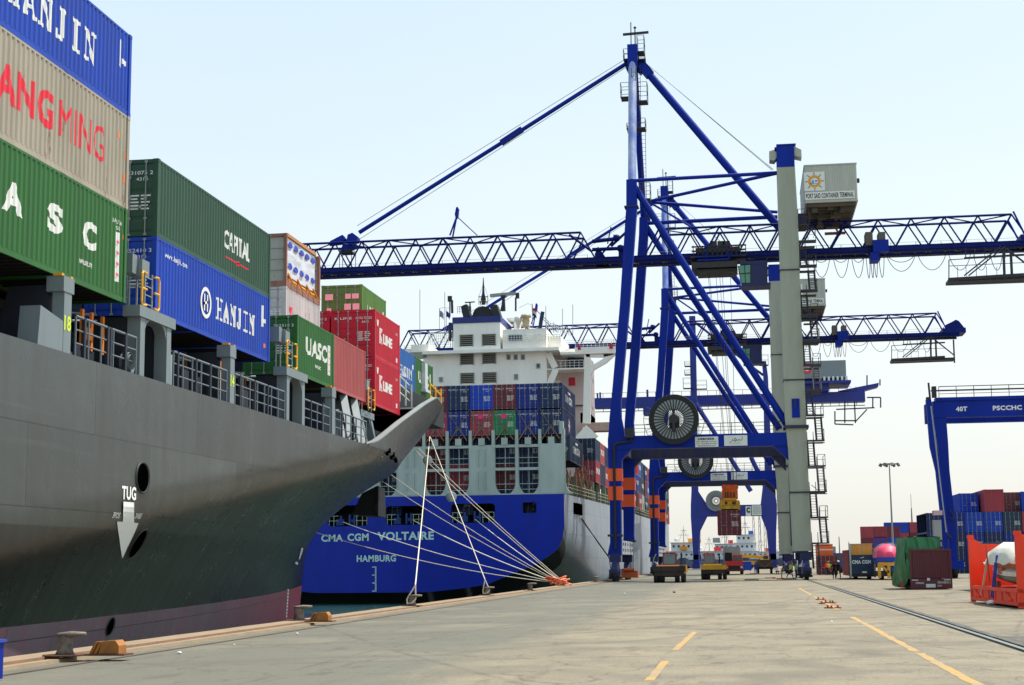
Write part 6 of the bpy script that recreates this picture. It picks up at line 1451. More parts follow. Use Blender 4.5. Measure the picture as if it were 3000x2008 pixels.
# zigzag stair tower landside
b = MB(); zl = 1.1; k = 0; X0 = aY(2366, 1500, YN).x; st_h = 2.52
lv = [z for z in [1.1+st_h*i for i in range(14)]]
stm = mat('stair_steel', (50, 52, 60), .6, dirt=.3)
def xo(z): return TXZ(z)[1]+.12
for i, (za, zb2) in enumerate(zip(lv, lv[1:])):
    x = xo(za)+(0 if i % 2 == 0 else .85); ya, yb = (YN-1.0, YN+1.2)
    for dx in (0, .62): b.beam((x+dx, ya, za), (x+dx, yb, zb2), .05, .2, up=(1, 0, 0)); b.tube((x+dx, ya, za+1.0), (x+dx, yb, zb2+1.0), .025, 4); b.tube((x+dx, ya, za), (x+dx, ya, za+1.05), .03, 4); b.tube((x+dx, yb, zb2), (x+dx, yb, zb2+1.05), .03, 4)
    for s in range(9): t = (s+.5)/9; b.box((x, ya+(yb-ya)*t-.1, za+(zb2-za)*t), (x+.62, ya+(yb-ya)*t+.12, za+(zb2-za)*t+.035))
    xx = xo(zb2); b.box((xx-.1, YN+1.2, zb2-.1), (xx+1.6, YN+2.2, zb2)); b.box((xx-.1, YN-2.0, zb2-.12), (xx+1.6, YN-1.0, zb2-.0)); b.box((xx-.1, YN-2.0, zb2-.34), (xx+1.6, YN-1.93, zb2-.26))
    for yy in (YN-2.0,): b.tube((xx+1.55, yy, zb2), (xx+1.55, yy, zb2+1.05), .03, 4); b.tube((xx+.8, yy, zb2), (xx+.8, yy, zb2+1.05), .03, 4); b.tube((xx+.8, yy, zb2+1.05), (xx+1.55, yy, zb2+1.05), .025, 4); b.tube((xx+.8, yy, zb2+.55), (xx+1.55, yy, zb2+.55), .02, 4); b.tube((xx+1.55, YN-2, zb2+1.05), (xx+1.55, YN+2.2, zb2+1.05), .025, 4)
    if i % 3 == 2: b.beam((xx+.1, YN-1.9, zb2+.6), (xx+.9, YN-1.9, zb2-.1), .06, .06)
b.build('stairway', stm, cr)
cage(2338, 620, 2368, 668, YN, dep=2.5); b = MB(); b.box(tuple(aY(2336, 668, YN+1)), (aY(2362, 625, YN+1).x, YN+3, aY(2362, 625, YN+1).z)); b.build('access_box', blue_d, cr)
# second crane: the same model further along the quay
cr2 = copy_tree(cr); cr2.location.y += CY; tag(cr2, 'blue quay crane just behind the nearest one, its cream tower left of the front tower', 'crane')
# hoist ropes, head block, spreader: on the near crane only
b = MB()
for x0, x1, d in ((2074, 2133, 0), (2078, 2136, 2), (2097, 2146, 0), (2108, 2149, 2), (2116, 2150, 1), (2140, 2158, 0)): b.tube(aY(x0, 800, 164+d), aY(x1, 1415, 166.5+d*.3), .024, 4)
b.build('hoist_rope', dark, cr)
spr = mat('spreader_yellow', (212, 164, 36), .6, dirt=.6, scale=3, dcol=(90, 70, 40)); hbm = mat('headblock_orange', (222, 96, 20), .6, dirt=.5, scale=3, dcol=(90, 50, 30))
b = MB(); Yh = 167.0
def hb(x0, y0, x1, y1, d0, d1): a, c = aY(x0, y1, Yh+d0), aY(x1, y0, Yh+d0); b.box((a.x, Yh+d0, a.z), (c.x, Yh+d1, c.z))
hb(2115, 1434, 2161, 1462, -.9, .9); hb(2120, 1428, 2156, 1434, -.8, .8)
for x in (2122, 2134, 2146, 2155): b.tube(aY(x, 1428, Yh-.7), aY(x, 1428, Yh+.7), .3, 12)
hd_ = b.build('head_block', hbm, cr); b = MB()
for x in (2124, 2131, 2140, 2149): hb(x, 1442, x+3, 1458, -1.0, -.9)
hb(2132, 1415, 2136, 1430, -.2, .2); hb(2140, 1418, 2143, 1430, -.2, .2); b.tube(aY(2135, 1400, Yh), aY(2154, 1424, Yh), .06, 5); b.build('sheave_bracket', dark, hd_)
b = MB(); hb(2110, 1466, 2166, 1481, -1.0, 1.0); hb(2112, 1481, 2165, 1492, -3.0, 3.0)
for x in (2108, 2162): hb(x, 1470, x+6, 1494, -3.1, -2.6); hb(x, 1470, x+6, 1494, 2.6, 3.1)
hb(2118, 1460, 2158, 1466, -1.2, 1.2); sp_ = b.build('spreader', spr, cr); b = MB(); hb(2124, 1470, 2131, 1478, -1.1, -1.01); hb(2145, 1470, 2156, 1478, -1.1, -1.01); b.build('spreader_gear', dark, sp_)
a = aY(2173, 1567, 164.0); container(aY(2171, 1530, 164.0).x, 164.0, aY(2140, 1567, 164).z, L20, 2.55, 'maroon', 'maroon container hanging from the yellow spreader under the nearest crane', None, txt=('', '410 22G1'), seed=400)
# ================================================================== third crane, box girder type
Y3c = 372.0
c3 = thing('gantry_crane', 'farthest blue quay crane with solid box girder and round red emblem on its grey house', 'crane', (-3.5, Y3c, 0))
K = lambda x, y, d=0: aY(x, y, Y3c+d)
b3 = mat('crane_blue_far', (14, 40, 140), .45, dirt=.3, scale=.2)
def k3(rows, d, t, nm, m=b3): return strip_leg(rows, Y3c+d, t, nm, m, c3)
k3([(2032, 2046, 1640), (2027, 2050, 1560), (2024, 2072, 1515), (2024, 2072, 1480), (2026, 2046, 1440), (2024, 2042, 1155), (2019, 2037, 928)], 0, 2, 'leg')
k3([(2258, 2274, 1640), (2248, 2274, 1560), (2230, 2276, 1514), (2228, 2276, 1480), (2240, 2262, 1380), (2236, 2250, 1105), (2232, 2244, 1060)], 0, 2, 'leg')
k3([(2038, 2050, 1640), (2034, 2052, 1560), (2034, 2052, 1450)], 16, 2, 'leg'); k3([(2254, 2268, 1640), (2246, 2268, 1560), (2246, 2262, 1450)], 16, 2, 'leg')
def k3box(x0, y0, x1, y1, nm, d=0, t=2.0, m=b3, par=c3):
    a, c = K(x0, (y1+0), d), K(x1, y0, d); ym = .5; za, zc_ = K((x0+x1)/2, y1, d).z, K((x0+x1)/2, y0, d).z; b = MB(); b.box((a.x, Y3c+d, za), (c.x, Y3c+d+t, zc_)); return b.build(nm, m, par)
k3box(2045, 1480, 2240, 1513, 'portal_beam', -1.2); k3box(2045, 1484, 2240, 1511, 'portal_beam', 15)
gz0, gz1 = K(2240, 1176).z, K(2240, 1146).z
b = MB(); b.box((K(1734, 1180).x, Y3c+6, gz0), (K(2540, 1150).x, Y3c+10, gz1)); b.prism([(K(2530, 1150).x, Y3c+6, gz1), (K(2580, 1140).x, Y3c+6, gz1+1.0), (K(2582, 1130).x, Y3c+6, gz1+1.9), (K(2460, 1140).x, Y3c+6, gz1+.2)], (0, 4, 0)); gd = b.build('box_girder', b3, c3)
b = MB()
for x in range(1735, 2540, 26):
    p = K(x, 1190); b.tube((p.x, Y3c+5.8, gz0), (p.x, Y3c+5.8, gz0-1.0), .07, 4); b.tube((p.x, Y3c+5.8, gz1), (p.x, Y3c+5.8, gz1+1.1), .05, 4)
b.tube((K(1735, 1190).x, Y3c+5.8, gz0-1.0), (K(2540, 1190).x, Y3c+5.8, gz0-1.0), .1, 4); b.tube((K(1735, 1190).x, Y3c+5.8, gz1+1.1), (K(2500, 1190).x, Y3c+5.8, gz1+1.1), .05, 4); b.build('walkway', dark, gd)
b = MB(); b.box((K(1880, 1200).x, Y3c+5, gz0-1.9), (K(1912, 1200).x, Y3c+11, gz0+.1)); b.build('trolley', b3, c3)
for q in ((1748, 1152, 1752), (1756, 1150, 1760), (1894, 1142, 1899)): k3box(q[0], q[1], q[2], 1172, 'boom_bracket', 7, 1)
a3 = K(2352, 1104, 2); hm3 = mat('house_grey_blue', (122, 134, 142), .5, dirt=.2); zh0, zh1 = K(2416, 1105).z, K(2416, 1054).z
b = MB(); b.box((K(2340, 1100).x, Y3c+2, zh0), (K(2481, 1100).x, Y3c+14, zh1)); h3 = b.build('machinery_house', hm3, c3)
b = MB(); b.box((K(2352, 1110).x, Y3c+1, K(2416, 1121).z), (K(2494, 1110).x, Y3c+15, K(2416, 1114).z)); b.box((K(2352, 1110).x, Y3c+3, gz1), (K(2430, 1110).x, Y3c+13, K(2416, 1120).z)); b.build('house_platform', b3, c3)
b = MB()
for x in range(2400, 2480, 13): b.box((K(x, 1100).x, Y3c+1.6, zh0-1.0), (K(x+6, 1100).x, Y3c+1.95, zh0+.3))
b.build_each('vent_unit', sg, h3)
rc3 = K(2364, 1079, 1.9); b = MB(); b.lathe([(1.25, -.02), (1.25, -.06), (.72, -.06), (.72, -.02)], rc3, 'y', 24, False); b.build('emblem_ring', mat('emblem_red', (226, 40, 60), .5, dirt=0), h3); b = MB(); b.lathe([(.72, -.03), (0, -.03)], rc3, 'y', 20, False); b.build('emblem_disc', sg, h3)
rl3 = K(2098, 1468, -2.4); b = MB(); b.lathe([(.9, -.1), (2.45, -.1), (2.45, .1), (.9, .1)], rl3, 'y', 32, False); r3 = b.build('cable_reel', galv, c3); b = MB()
for k in range(28): t = 2*math.pi*k/28; d = V((math.cos(t), 0, math.sin(t))); b.beam(rl3+d*.3+V((0, -.16, 0)), rl3+d*2.5+V((0, -.16, 0)), .07, .1, up=(0, 1, 0))
b.build('spoke', dark, r3)
for q in (((2200, 1340), (2268, 1480)), ((2030, 940), (2236, 1100)), ((2036, 1180), (2120, 1310)), ((2120, 1310), (2200, 1440))):
    b = MB(); b.tube(K(*q[0]), K(*q[1]), .55 if q[0][0] != 2030 else .3, 8); b.build('diagonal_brace', b3, c3)
for x0, y0, x1, y1 in ((2006, 1060, 2024, 1075), (2006, 1085, 2024, 1100), (2002, 1108, 2030, 1140), (2040, 1115, 2070, 1142), (2225, 1040, 2250, 1072)): cage(x0, y0, x1, y1, Y3c-1, c3, 2)
b = MB()
for i in range(9):
    z = 3+i*3.2; x = K(2276, 1600).x+.3; b.box((x, Y3c-1, z), (x+1.6, Y3c+1, z+.12)); b.beam((x+.2, Y3c-1, z), (x+1.2, Y3c-1, z+3.2), .08, .2); b.tube((x+1.5, Y3c-1, z), (x+1.5, Y3c-1, z+1.1), .05, 4); b.tube((x, Y3c-1, z+1.1), (x+1.5, Y3c-1, z+1.1), .04, 4)
b.build('stairway', stm, c3)
k3box(2185, 1480+4, 2200, 1512, 'name_board', -1.6, .3, sg)
q3 = k3box(2203, 1481, 2230, 1510, 'name_board', -1.6, .3, sg); b = MB(); a = K(2188, 1505, -1.7); put_text(b, 'C', tuple(K(2187, 1503, -1.75)), (1,0,0), (0,0,1), .9, 1.3, .06)
for k in range(4):
    p = K(2206, 1506-k*6, -1.75); put_text(b, 'PSCCHC', tuple(p), (1,0,0), (0,0,1), .9, .3); p = K(2218, 1506-k*6, -1.75); put_text(b, '40 TON', tuple(p), (1,0,0), (0,0,1), .85, .3)
b.build('lettering', textk, q3)
b = MB(); Ya = Y3c+7
for q in (((2450, 1200), (2562, 1195)), ((2446, 1233), (2505, 1233)), ((2446, 1243), (2500, 1245)), ((2446, 1205), (2446, 1243)), ((2475, 1170), (2475, 1240)), ((2503, 1170), (2506, 1240)), ((2506, 1236), (2540, 1200)), ((2557, 1165), (2557, 1195)), ((2580, 1165), (2580, 1195)), ((2540, 1165), (2580, 1165)), ((2540, 1135), (2540, 1100)), ((2578, 1130), (2578, 1112))): b.beam(aY(*q[0], Ya), aY(*q[1], Ya), .3, .3)
b.build_each('service_platform', stm, c3)
b = MB()
for X in (K(2040, 1640).x, K(2266, 1640).x):
    for d in (0, 16): b.box((X-.9, Y3c+d-4, .2), (X+.9, Y3c+d+4, 1.3)); b.box((X-.7, Y3c+d-1, 1.2), (X+.7, Y3c+d+1, 3.5))
b.build_each('bogie', b3, c3)
# ================================================================== BOLLARDS, CHOCKS, MOORING LINES
bol_m = mat('bollard_iron', (88, 82, 76), .65, dirt=.6, scale=5, stretch=1, dcol=(170, 150, 130)); rust_m = mat('rust_plate', (104, 68, 46), .9, dirt=.6, scale=4, stretch=1, dcol=(60, 44, 36))
def bollard(x, y, label, s=1.0):
    p = aZ(x, y, .11); t = thing('bollard', label, 'bollard', p, 0, 'iron bollards along the quay edge')
    b = MB(); b.lathe([(0, 0), (.45, 0), (.45, .03), (0, .03)], (0, 0, 0), n=18, smooth=False); b.build('base_plate', rust_m, t, world=False)
    b = MB(); b.lathe([(.0, .03), (.2, .03), (.165, .1), (.15, .3), (.17, .4), (.0, .43)], (0, 0, 0), n=18)
    rows = []
    for i in range(9):
        u = i/8; x_ = -.17+.62*u; w = .17*math.sqrt(max(0.02, 1-(2*u-1)**4)); hz_ = .035+.03*(1-abs(2*u-1))
        rows.append([(x_, w*math.cos(a), .43+hz_*math.sin(a)+.02*u) for a in [2*math.pi*k/12 for k in range(12)]])
    b.grid(rows, close=True); b.add(rows[0], [tuple(range(12))]); b.add(rows[-1], [tuple(range(12))]); b.build('bollard_head', bol_m, t, world=False); return p
bollard(190, 1922, 'rounded iron bollard nearest the camera, in front of the grey hull')
bollard(876, 1818, 'iron bollard by the red boot topping of the grey bow')
pb3 = bollard(1207, 1776, 'iron bollard holding the steep single rope with the upper white disc')
pb4 = bollard(1426, 1745, 'iron bollard holding the rope with the lower white disc')
bollard(1553, 1730, 'bare iron bollard left of the bundle of orange rope loops')
bollard(1744, 1705, 'small far bollard between the rope bundle and the crane legs')
def chock(x, y, label):
    p = aZ(x, y, .11); t = thing('fender_chock', label, 'chock', p, 0, 'yellow chocks on the coping')
    b = MB(); b.box((-.42, -.25, 0), (.5, .25, .035)); b.build('base_plate', rust_m, t, world=False)
    ym = mat('chock_yellow', (172, 110, 46), .7, dirt=.6, scale=4, stretch=1, dcol=(110, 76, 50)); b = MB(); b.prism([(-.08, -.2, .04), (.36, -.2, .04), (.36, -.2, .2), (.28, -.2, .31), (.0, -.2, .29)], (0, .4, 0)); b.build('block', ym, t, world=False)
    for k in range(2): b = MB(); b.prism([(-.28+k*.1, -.2, .04), (-.22+k*.1, -.2, .04), (-.1+k*.1, -.2, .28), (-.16+k*.1, -.2, .28)], (0, .4, 0)); b.build_each('rib', ym, t, world=False)
chock(310, 1920, 'yellow rusty chock right of the nearest bollard'); chock(935, 1822, 'yellow rusty chock beside the bollard at the grey bow')
BP = aZ(1640, 1716, .12)
def rope(a, c, label, r=.045, sag=.3, grp='mooring lines made fast on the quay', n=14, name='mooring_rope'):
    a, c = V(a), V(c); b = MB(); pts = [a+(c-a)*(i/n)-V((0, 0, sag*(1-(2*i/n-1)**2))) for i in range(n+1)]; b.path(pts, r, 6)
    return tag(b.build(name, rope_m), label, 'rope', grp)
B1 = BP+V((-.5, -.3, .35)); 
rope(aY(905, 1554, 119), aY(1608, 1705, BP.y), 'lowest mooring rope, running from the grey bow to the rope bundle', sag=.5, r=.036)
rope(T2(1005, 1530), aY(1612, 1703, BP.y), 'mooring rope from the left stern opening of the blue ship', sag=.4, r=.036)
rope(T2(1211, 1525), aY(1612, 1700, BP.y), 'mooring rope from the middle stern opening of the blue ship', sag=.3)
rope(T2(1392, 1522), aY(1632, 1697, BP.y), 'mooring rope from the right stern opening of the blue ship', sag=.15, r=.036)
rope(aY(1108, 1403, 124), aY(1618, 1698, BP.y), 'lower of two close ropes leaving the underside of the grey bow', sag=.3, r=.03)
rope(aY(1138, 1386, 124), aY(1622, 1697, BP.y), 'upper of two close ropes leaving the underside of the grey bow', sag=.3, r=.03)
rope(aY(1216, 1320, 117), aY(1634, 1696, BP.y), 'pale rope through the upper rat guard, left of a pair', sag=.2, r=.03)
rope(aY(1224, 1312, 117), aY(1640, 1696, BP.y), 'pale rope through the upper rat guard, right of a pair', sag=.2, r=.03)
A0 = aY(1259, 1280, 112); rope(A0, pb3+V((.15, 0, .9)), 'steep rope dropping from the bow tip to a bollard', sag=.05, r=.03)
rope(aY(1261, 1282, 112), pb4+V((-.1, 0, .9)), 'rope from the bow tip through the lower rat guard', sag=.05, r=.03)
for p, nm_ in ((pb3, 'steep rope'), (pb4, 'lower rat guard rope')):
    b = MB(); top_ = p+V((.15 if nm_[0] == 's' else -.1, 0, .9)); b.path([top_, p+V((-.2, -.1, .3)), p+V((-.18, -.16, .1)), p+V((.05, -.2, .14)), p+V((.16, 0, .3)), top_], .034, 6); tag(b.build('rope_eye', rope_m), 'orange rope eye of the %s looped round its bollard' % nm_, 'rope', 'rope eyes')
def guard_disc(c, d, label):
    c, d = V(c), V(d).normalized(); b = MB(); a = d.cross(V((0, 0, 1))).normalized(); u = a.cross(d); n_ = 22; R_ = .36
    ring = lambda r, o: [c+d*o+a*(r*math.cos(2*math.pi*k/n_))+u*(r*math.sin(2*math.pi*k/n_)) for k in range(n_)]
    b.grid([ring(.04, -.02), ring(R_, -.02), ring(R_, .02), ring(.04, .02)], close=True); return tag(b.build('rat_guard', mat('guard_white', (206, 220, 222), .5, dirt=.35, scale=4)), label, 'rat guard')
guard_disc(aY(1253, 1349, 114), (.25, -1, -.3), 'upper pale disc threaded on the mooring ropes by the grey bow'); guard_disc(aY(1322, 1456, 103.5), (.2, -1, -.35), 'lower pale disc on the rope to the right hand bollard')
rr2 = random.Random(9)                           # heap of orange eyes on the main bollard
b = MB()
for k in range(9):
    c = BP+V((rr2.uniform(-.25, .45), rr2.uniform(-.5, .5), .1+.055*k)); R_ = rr2.uniform(.35, .6); tl = rr2.uniform(-.25, .25)
    b.path([c+V((R_*math.cos(a)*1.3, R_*math.sin(a), tl*math.cos(a))) for a in [2*math.pi*i/14 for i in range(15)]], .06, 6)
for k in range(5): b.path([BP+V((-.9-.1*k, -.2+.1*k, .75-.05*k)), BP+V((-.3, 0, .45)), BP+V((.5, .1*k, .25))], .06, 6)
tag(b.build('rope_eyes', mat('rope_orange', (238, 120, 80), .8, dirt=.5, scale=6, stretch=1, dcol=(250, 200, 160))), 'heap of orange rope loops where many mooring lines meet on one bollard', 'rope loops')
b = MB(); b.lathe([(0, 0), (.4, 0), (.36, .05), (.2, .1), (.2, .4), (.3, .5), (0, .55)], BP, n=16); tag(b.build('bollard', bol_m), 'bollard buried under the heap of orange rope loops', 'bollard')
q0, q1 = aX(1700, 1517, -17.6), aZ(1790, 1642, 1.9)
q1 = aX(1781, 1630, -15.5); q2 = aZ(1792, 1680, .1)
for dx, w_ in ((0, 'upper'), (.35, 'lower')):
    b = MB(); b.path([aX(1700+dx*10, 1517, -17.8), aX(1712+dx*6, 1534, -17.4), aX(1752, 1588+dx*6, -16.5), aX(1785, 1634+dx*4, -15.4), aZ(1792, 1690, .1)], .06, 6); tag(b.build('mooring_rope', mat('rope_dark', (60, 58, 52), .8, dirt=.3)), 'dark mooring rope from the blue ship side fairleads, %s of the pair' % w_, 'rope', 'dark spring lines')
# blue bin at the left edge and small litter
p = aZ(19, 1998, 0); t = thing('steel_bin', 'corner of a blue steel bin at the left edge of the quay', 'bin', (p.x-.72, p.y, 0.03)); h_ = .62
b = MB(); b.box((-.5, 0, 0), (.5, .3, .05)); 
for q in (((-.5, 0, .05), (.5, .04, h_)), ((-.5, .26, .05), (.5, .3, h_)), ((-.5, .04, .05), (-.46, .26, h_)), ((.46, .04, .05), (.5, .26, h_))): b.box(*q)
b.build('shell', blue, t, world=False); b = MB()
for q in (((-.54, -.04, h_), (.54, .05, h_+.05)), ((-.54, .25, h_), (.54, .34, h_+.05)), ((-.54, .05, h_), (-.45, .25, h_+.05)), ((.45, .05, h_), (.54, .25, h_+.05))): b.box(*q)
b.build('rim', mat('rim_blue', (40, 70, 170), .4, dirt=.3), t, world=False)
def litter(x, y, label, m, s=.06, cat='paper scrap', name='paper_scrap'):
    p = aZ(x, y, 0); b = MB(); rg = random.Random(int(x)); rows = []
    for i in range(5):
        rr_2 = s*(math.sin(math.pi*(i+.5)/5)); rows.append([(p.x+rr_2*math.cos(a)*rg.uniform(.8, 1.4), p.y+rr_2*math.sin(a)*rg.uniform(.8, 1.3), p.z+.01+s*.25*i) for a in [2*math.pi*k/7 for k in range(7)]])
    b.grid(rows, close=True, smooth=False); b.add(rows[-1], [tuple(range(7))]); return tag(b.build(name, m), label, cat)
litter(525, 1917, 'scrap of white paper on the quay beside the coping, nearest the camera', white, .05); litter(870, 1860, 'scrap of white paper further along the coping', white, .045); litter(686, 1892, 'tiny white scrap between two larger ones along the coping', white, .03); litter(2436, 1824, 'white speck of litter near the yellow line', white, .04); litter(1830, 1741, 'white speck on the quay beside the rope bundle', white, .06)
litter(1975, 1738, 'dark lump lying behind the red tractor', dark, .1, 'stone', 'stone'); litter(2906, 1774, 'crumpled white plastic bag in front of the orange flat rack', white, .2, 'bag', 'plastic_bag')
tl_m = mat('twistlock_rust', (190, 96, 40), .7, dirt=.7, scale=8, stretch=1, dcol=(40, 34, 30))
for i, (x, y) in enumerate(((2397, 1758), (2412, 1759), (2408, 1770), (2419, 1768), (2432, 1768), (2440, 1768), (2425, 1783), (2436, 1783), (2455, 1783))):
    p = aZ(x, y); a = i*1.1; t = thing('twistlock', ['rusty twist lock, far left of the pile by the yellow line', 'rusty twist lock, second in the far row of the pile', 'rusty twist lock, left of the middle row', 'rusty twist lock, second of the middle row', 'rusty twist lock, third of the middle row', 'rusty twist lock, right end of the middle row', 'rusty twist lock, left of the near row', 'rusty twist lock, middle of the near row', 'rusty twist lock lying apart at the right of the pile'][i], 'twist lock', p, a, 'twist locks scattered by the yellow line')
    b = MB(); b.box((-.16, -.09, .0), (.16, .09, .1)); b.tube((0, 0, .1), (0, 0, .2), .05, 8); b.prism([(-.08, -.05, .2), (.08, -.05, .2), (0, -.05, .28)], (0, .1, 0)); b.build('body', tl_m, t, world=False); t.scale = (.75, .75, .5); b = MB(); b.tube((.1, .0, .05), (.3, .06, .04), .02, 6); b.build('handle', galv, t, world=False)
# ================================================================== VEHICLES
def wheel(par, x, y, r, w, rim=galv):
    b = MB(); b.lathe([(r*.55, -w/2), (r*.93, -w/2), (r, -w*.38), (r, w*.38), (r*.93, w/2), (r*.55, w/2)], (x, y, r), 'x', 22); wo = b.build('wheel', black, par, world=False)
    b = MB(); b.lathe([(0, -w*.2), (r*.3, -w*.25), (r*.55, -w*.4), (r*.55, w*.4), (r*.3, w*.25), (0, w*.2)], (x, y, r), 'x', 16); b.build('rim', rim, wo, world=False)
def box_part(par, nm, m, *boxes):
    b = MB()
    for q in boxes: b.box(q[:3], q[3:])
    return b.build(nm, m, par, world=False)
redp = mat('tractor_red', (150, 16, 34), .4, dirt=.35, coat=.3); redb = mat('truck_red', (214, 24, 30), .4, dirt=.25, coat=.3); yelp = mat('tractor_yellow', (224, 160, 20), .45, dirt=.5, dcol=(110, 80, 40))
chm = mat('chassis_black', (24, 22, 24), .7, dirt=.5, dcol=(90, 70, 56)); tgl = mat('cab_glass_clear', (96, 128, 128), .1, dirt=.2, spec=.9)
def tractor(name, label, pos, W_, cabm, barm, stripe, cabx, cabw, sidem):
    t = thing(name, label, 'tractor', pos); w = W_/2
    box_part(t, 'chassis', chm, (-w*.62, 0, .75, w*.62, 6.2, 1.15), (-w*.35, .4, .5, w*.35, 5.8, .75))
    r_ = box_part(t, 'rear_beam', barm, (-w, -.12, 1.05, w, .25, 1.55)); box_part(r_, 'reflector_strip', stripe, (-w*.78, -.16, 1.50, w*.62, -.125, 1.62))
    box_part(t, 'mudguard', barm, (-w, .25, 1.2, -w*.35, 1.9, 1.26), (w*.35, .25, 1.2, w, 1.9, 1.26))
    for x in (-w*.84, -w*.46, w*.46, w*.84): wheel(t, x, .75, .6, .42)
    box_part(t, 'underrun_bar', chm, (-w*.9, -.02, .62, w*.9, .2, 1.05))
    for x in (-w*.78, w*.78): wheel(t, x, 4.6, .52, .32)
    x0, x1 = cabx, cabx+cabw; z0, z1 = 1.35, 2.6; c = MB()
    for x in (x0, x1-.09):
        for y in (3.2, 4.6): c.box((x, y, z0), (x+.09, y+.09, z1))
    c.box((x0, 3.2, z0-.25), (x1, 4.7, z0+.35)); c.prism([(x0-.03, 3.1, z1), (x1+.03, 3.1, z1), (x1-.05, 3.1, z1+.16), (x0+.05, 3.1, z1+.16)], (0, 1.7, 0)); cb = c.build('cab', cabm, t, world=False)
    box_part(cb, 'window', tgl, (x0+.09, 3.23, z0+.35, x1-.09, 3.25, z1-.02), (x0+.09, 4.62, z0+.35, x1-.09, 4.64, z1-.02)); box_part(cb, 'window', tgl, (x1-.06, 3.3, z0+.35, x1-.04, 4.6, z1-.02))
    box_part(cb, 'seat', chm, (x0+.25, 3.7, z0+.3, x0+.75, 4.2, z0+.55), (x0+.25, 3.6, z0+.5, x0+.75, 3.72, z0+1.15)); box_part(cb, 'roof_light', mat('beacon_amber', (250, 150, 40), .3, dirt=0), (x0+.3, 3.8, z1+.16, x0+.5, 4.0, z1+.3))
    box_part(t, 'engine_cover', sidem, (x1+.05, 2.2, .9, w, 4.4, 1.6)); box_part(t, 'fuel_tank', sidem, (w*.8, .2, .8, w+.05, .9, 1.45))
    b = MB(); b.tube((x1+.5, 3.0, 1.2), (x1+.5, 3.0, 2.7), .08, 8); b.build('exhaust', chm, t, world=False); b = MB(); b.path([(-w-.05, .1, 1.6), (-w+.1, .1, 2.2), (-w+.3, 0, 2.6)], .04, 6); b.path([(-w*.9, .1, 1.9), (-w*.65, .0, 1.6)], .05, 6); b.build('air_hose', galv, t, world=False)
    return t
strp = mat('strip_orange', (250, 160, 110), .5, dirt=.3); stry = mat('strip_yellow', (250, 214, 60), .5, dirt=.2)
p = aZ(1962, 1708); tractor('terminal_tractor', 'dark red terminal tractor seen from behind, left one under the crane', (p.x, p.y-.2, 0), 2.95, redp, chm, strp, -.75, 1.25, yelp)
p = aZ(2092, 1699); tractor('terminal_tractor', 'yellow terminal tractor with red roofed cab, right of the dark red one', (p.x, p.y-.2, 0), 2.65, redb, yelp, stry, -1.1, 1.15, chm)
p = aZ(2152, 1684); t = thing('truck', 'red truck facing the camera with a pale container behind its cab', 'truck', (p.x, p.y, 0)); tx = p.x; ty = p.y
box_part(t, 'chassis', chm, (-.9, .2, .5, .9, 9, .95)); cb = box_part(t, 'cab', redb, (-.2, .3, 1.9, 1.15, 1.9, 2.75), (-1.2, 0, .75, 1.2, 1.7, 1.9)); box_part(cb, 'windscreen', glass, (-.1, .25, 1.95, 1.05, .29, 2.55)); box_part(cb, 'grille', chm, (-.8, -.06, .8, .8, -.005, 1.25)); box_part(cb, 'air_intake', black, (-1.3, .4, 1.9, -.3, 1.6, 3.1)); box_part(cb, 'bumper', mat('bumper_maroon', (90, 24, 30), .6, dirt=.3), (-1.25, -.15, .45, 1.25, .1, .8))
for x in (-1.0, 1.0): wheel(t, x, .8, .5, .35); wheel(t, x, 6.5, .5, .5)
for x in (-1.05, 1.0): b = MB(); b.lathe([(0, -.1), (.12, -.1), (.14, -.06), (.14, 0), (0, 0)], (x, 0, 1.0), 'y', 12); b.build('headlight', mat('lamp_glass', (230, 230, 220), .1, dirt=0), cb, world=False)
container(tx-1.55+2.44, ty+2.6, 1.35, L20, HS, 'grey', 'pale grey container on the truck behind the red cab', None, doors=False, seed=410)
p = aZ(2189, 1673); box = thing('skip', 'dark blue steel skip between the red truck and the tarped load', 'skip', (p.x, p.y, 0)); box_part(box, 'shell', cmat('blue'), (-.85, 0, .12, .85, 3.5, 1.75)); box_part(box, 'rib', cmat('blue'), (-.9, -.06, 1.6, .9, -.005, 1.75), (-.5, -.06, .12, -.4, -.005, 1.6), (.4, -.06, .12, .5, -.005, 1.6)); box_part(box, 'skid', chm, (-.7, 0, 0, -.5, 3.5, .12), (.5, 0, 0, .7, 3.5, .12))
p = aZ(2241, 1682); tl = thing('trailer', 'low trailer with a load under sagging brown tarpaulin near the workers', 'trailer', (p.x, p.y, 0)); box_part(tl, 'deck', chm, (-1.2, 0, .7, 1.2, 7, .95)); 
for x in (-.95, .95):
    wheel(tl, x, .8, .42, .35); wheel(tl, x, 1.9, .42, .35)
b = MB(); rows = []
for i in range(7):
    y = i/6*6; rows.append([(-1.25, y, .8), (-1.2, y, 1.9+.1*math.sin(i)), (-.4, y, 2.05-.25*math.sin(i*1.3)), (.3, y, 1.85+.2*math.cos(i)), (1.2, y, 2.0), (1.25, y, .8)])
b.grid(rows); b.add(rows[0], [tuple(range(6))]); b.add(rows[-1], [tuple(range(6))]); b.build('tarpaulin', mat('tarp_brown', (92, 76, 68), .8, dirt=.5), tl, world=False)
b = MB(); b.tube((-1.2, -.03, 1.85), (0, -.03, .95), .03, 5); b.tube((1.2, -.03, 1.85), (0, -.03, .95), .03, 5); b.build('lashing', galv, tl, world=False)
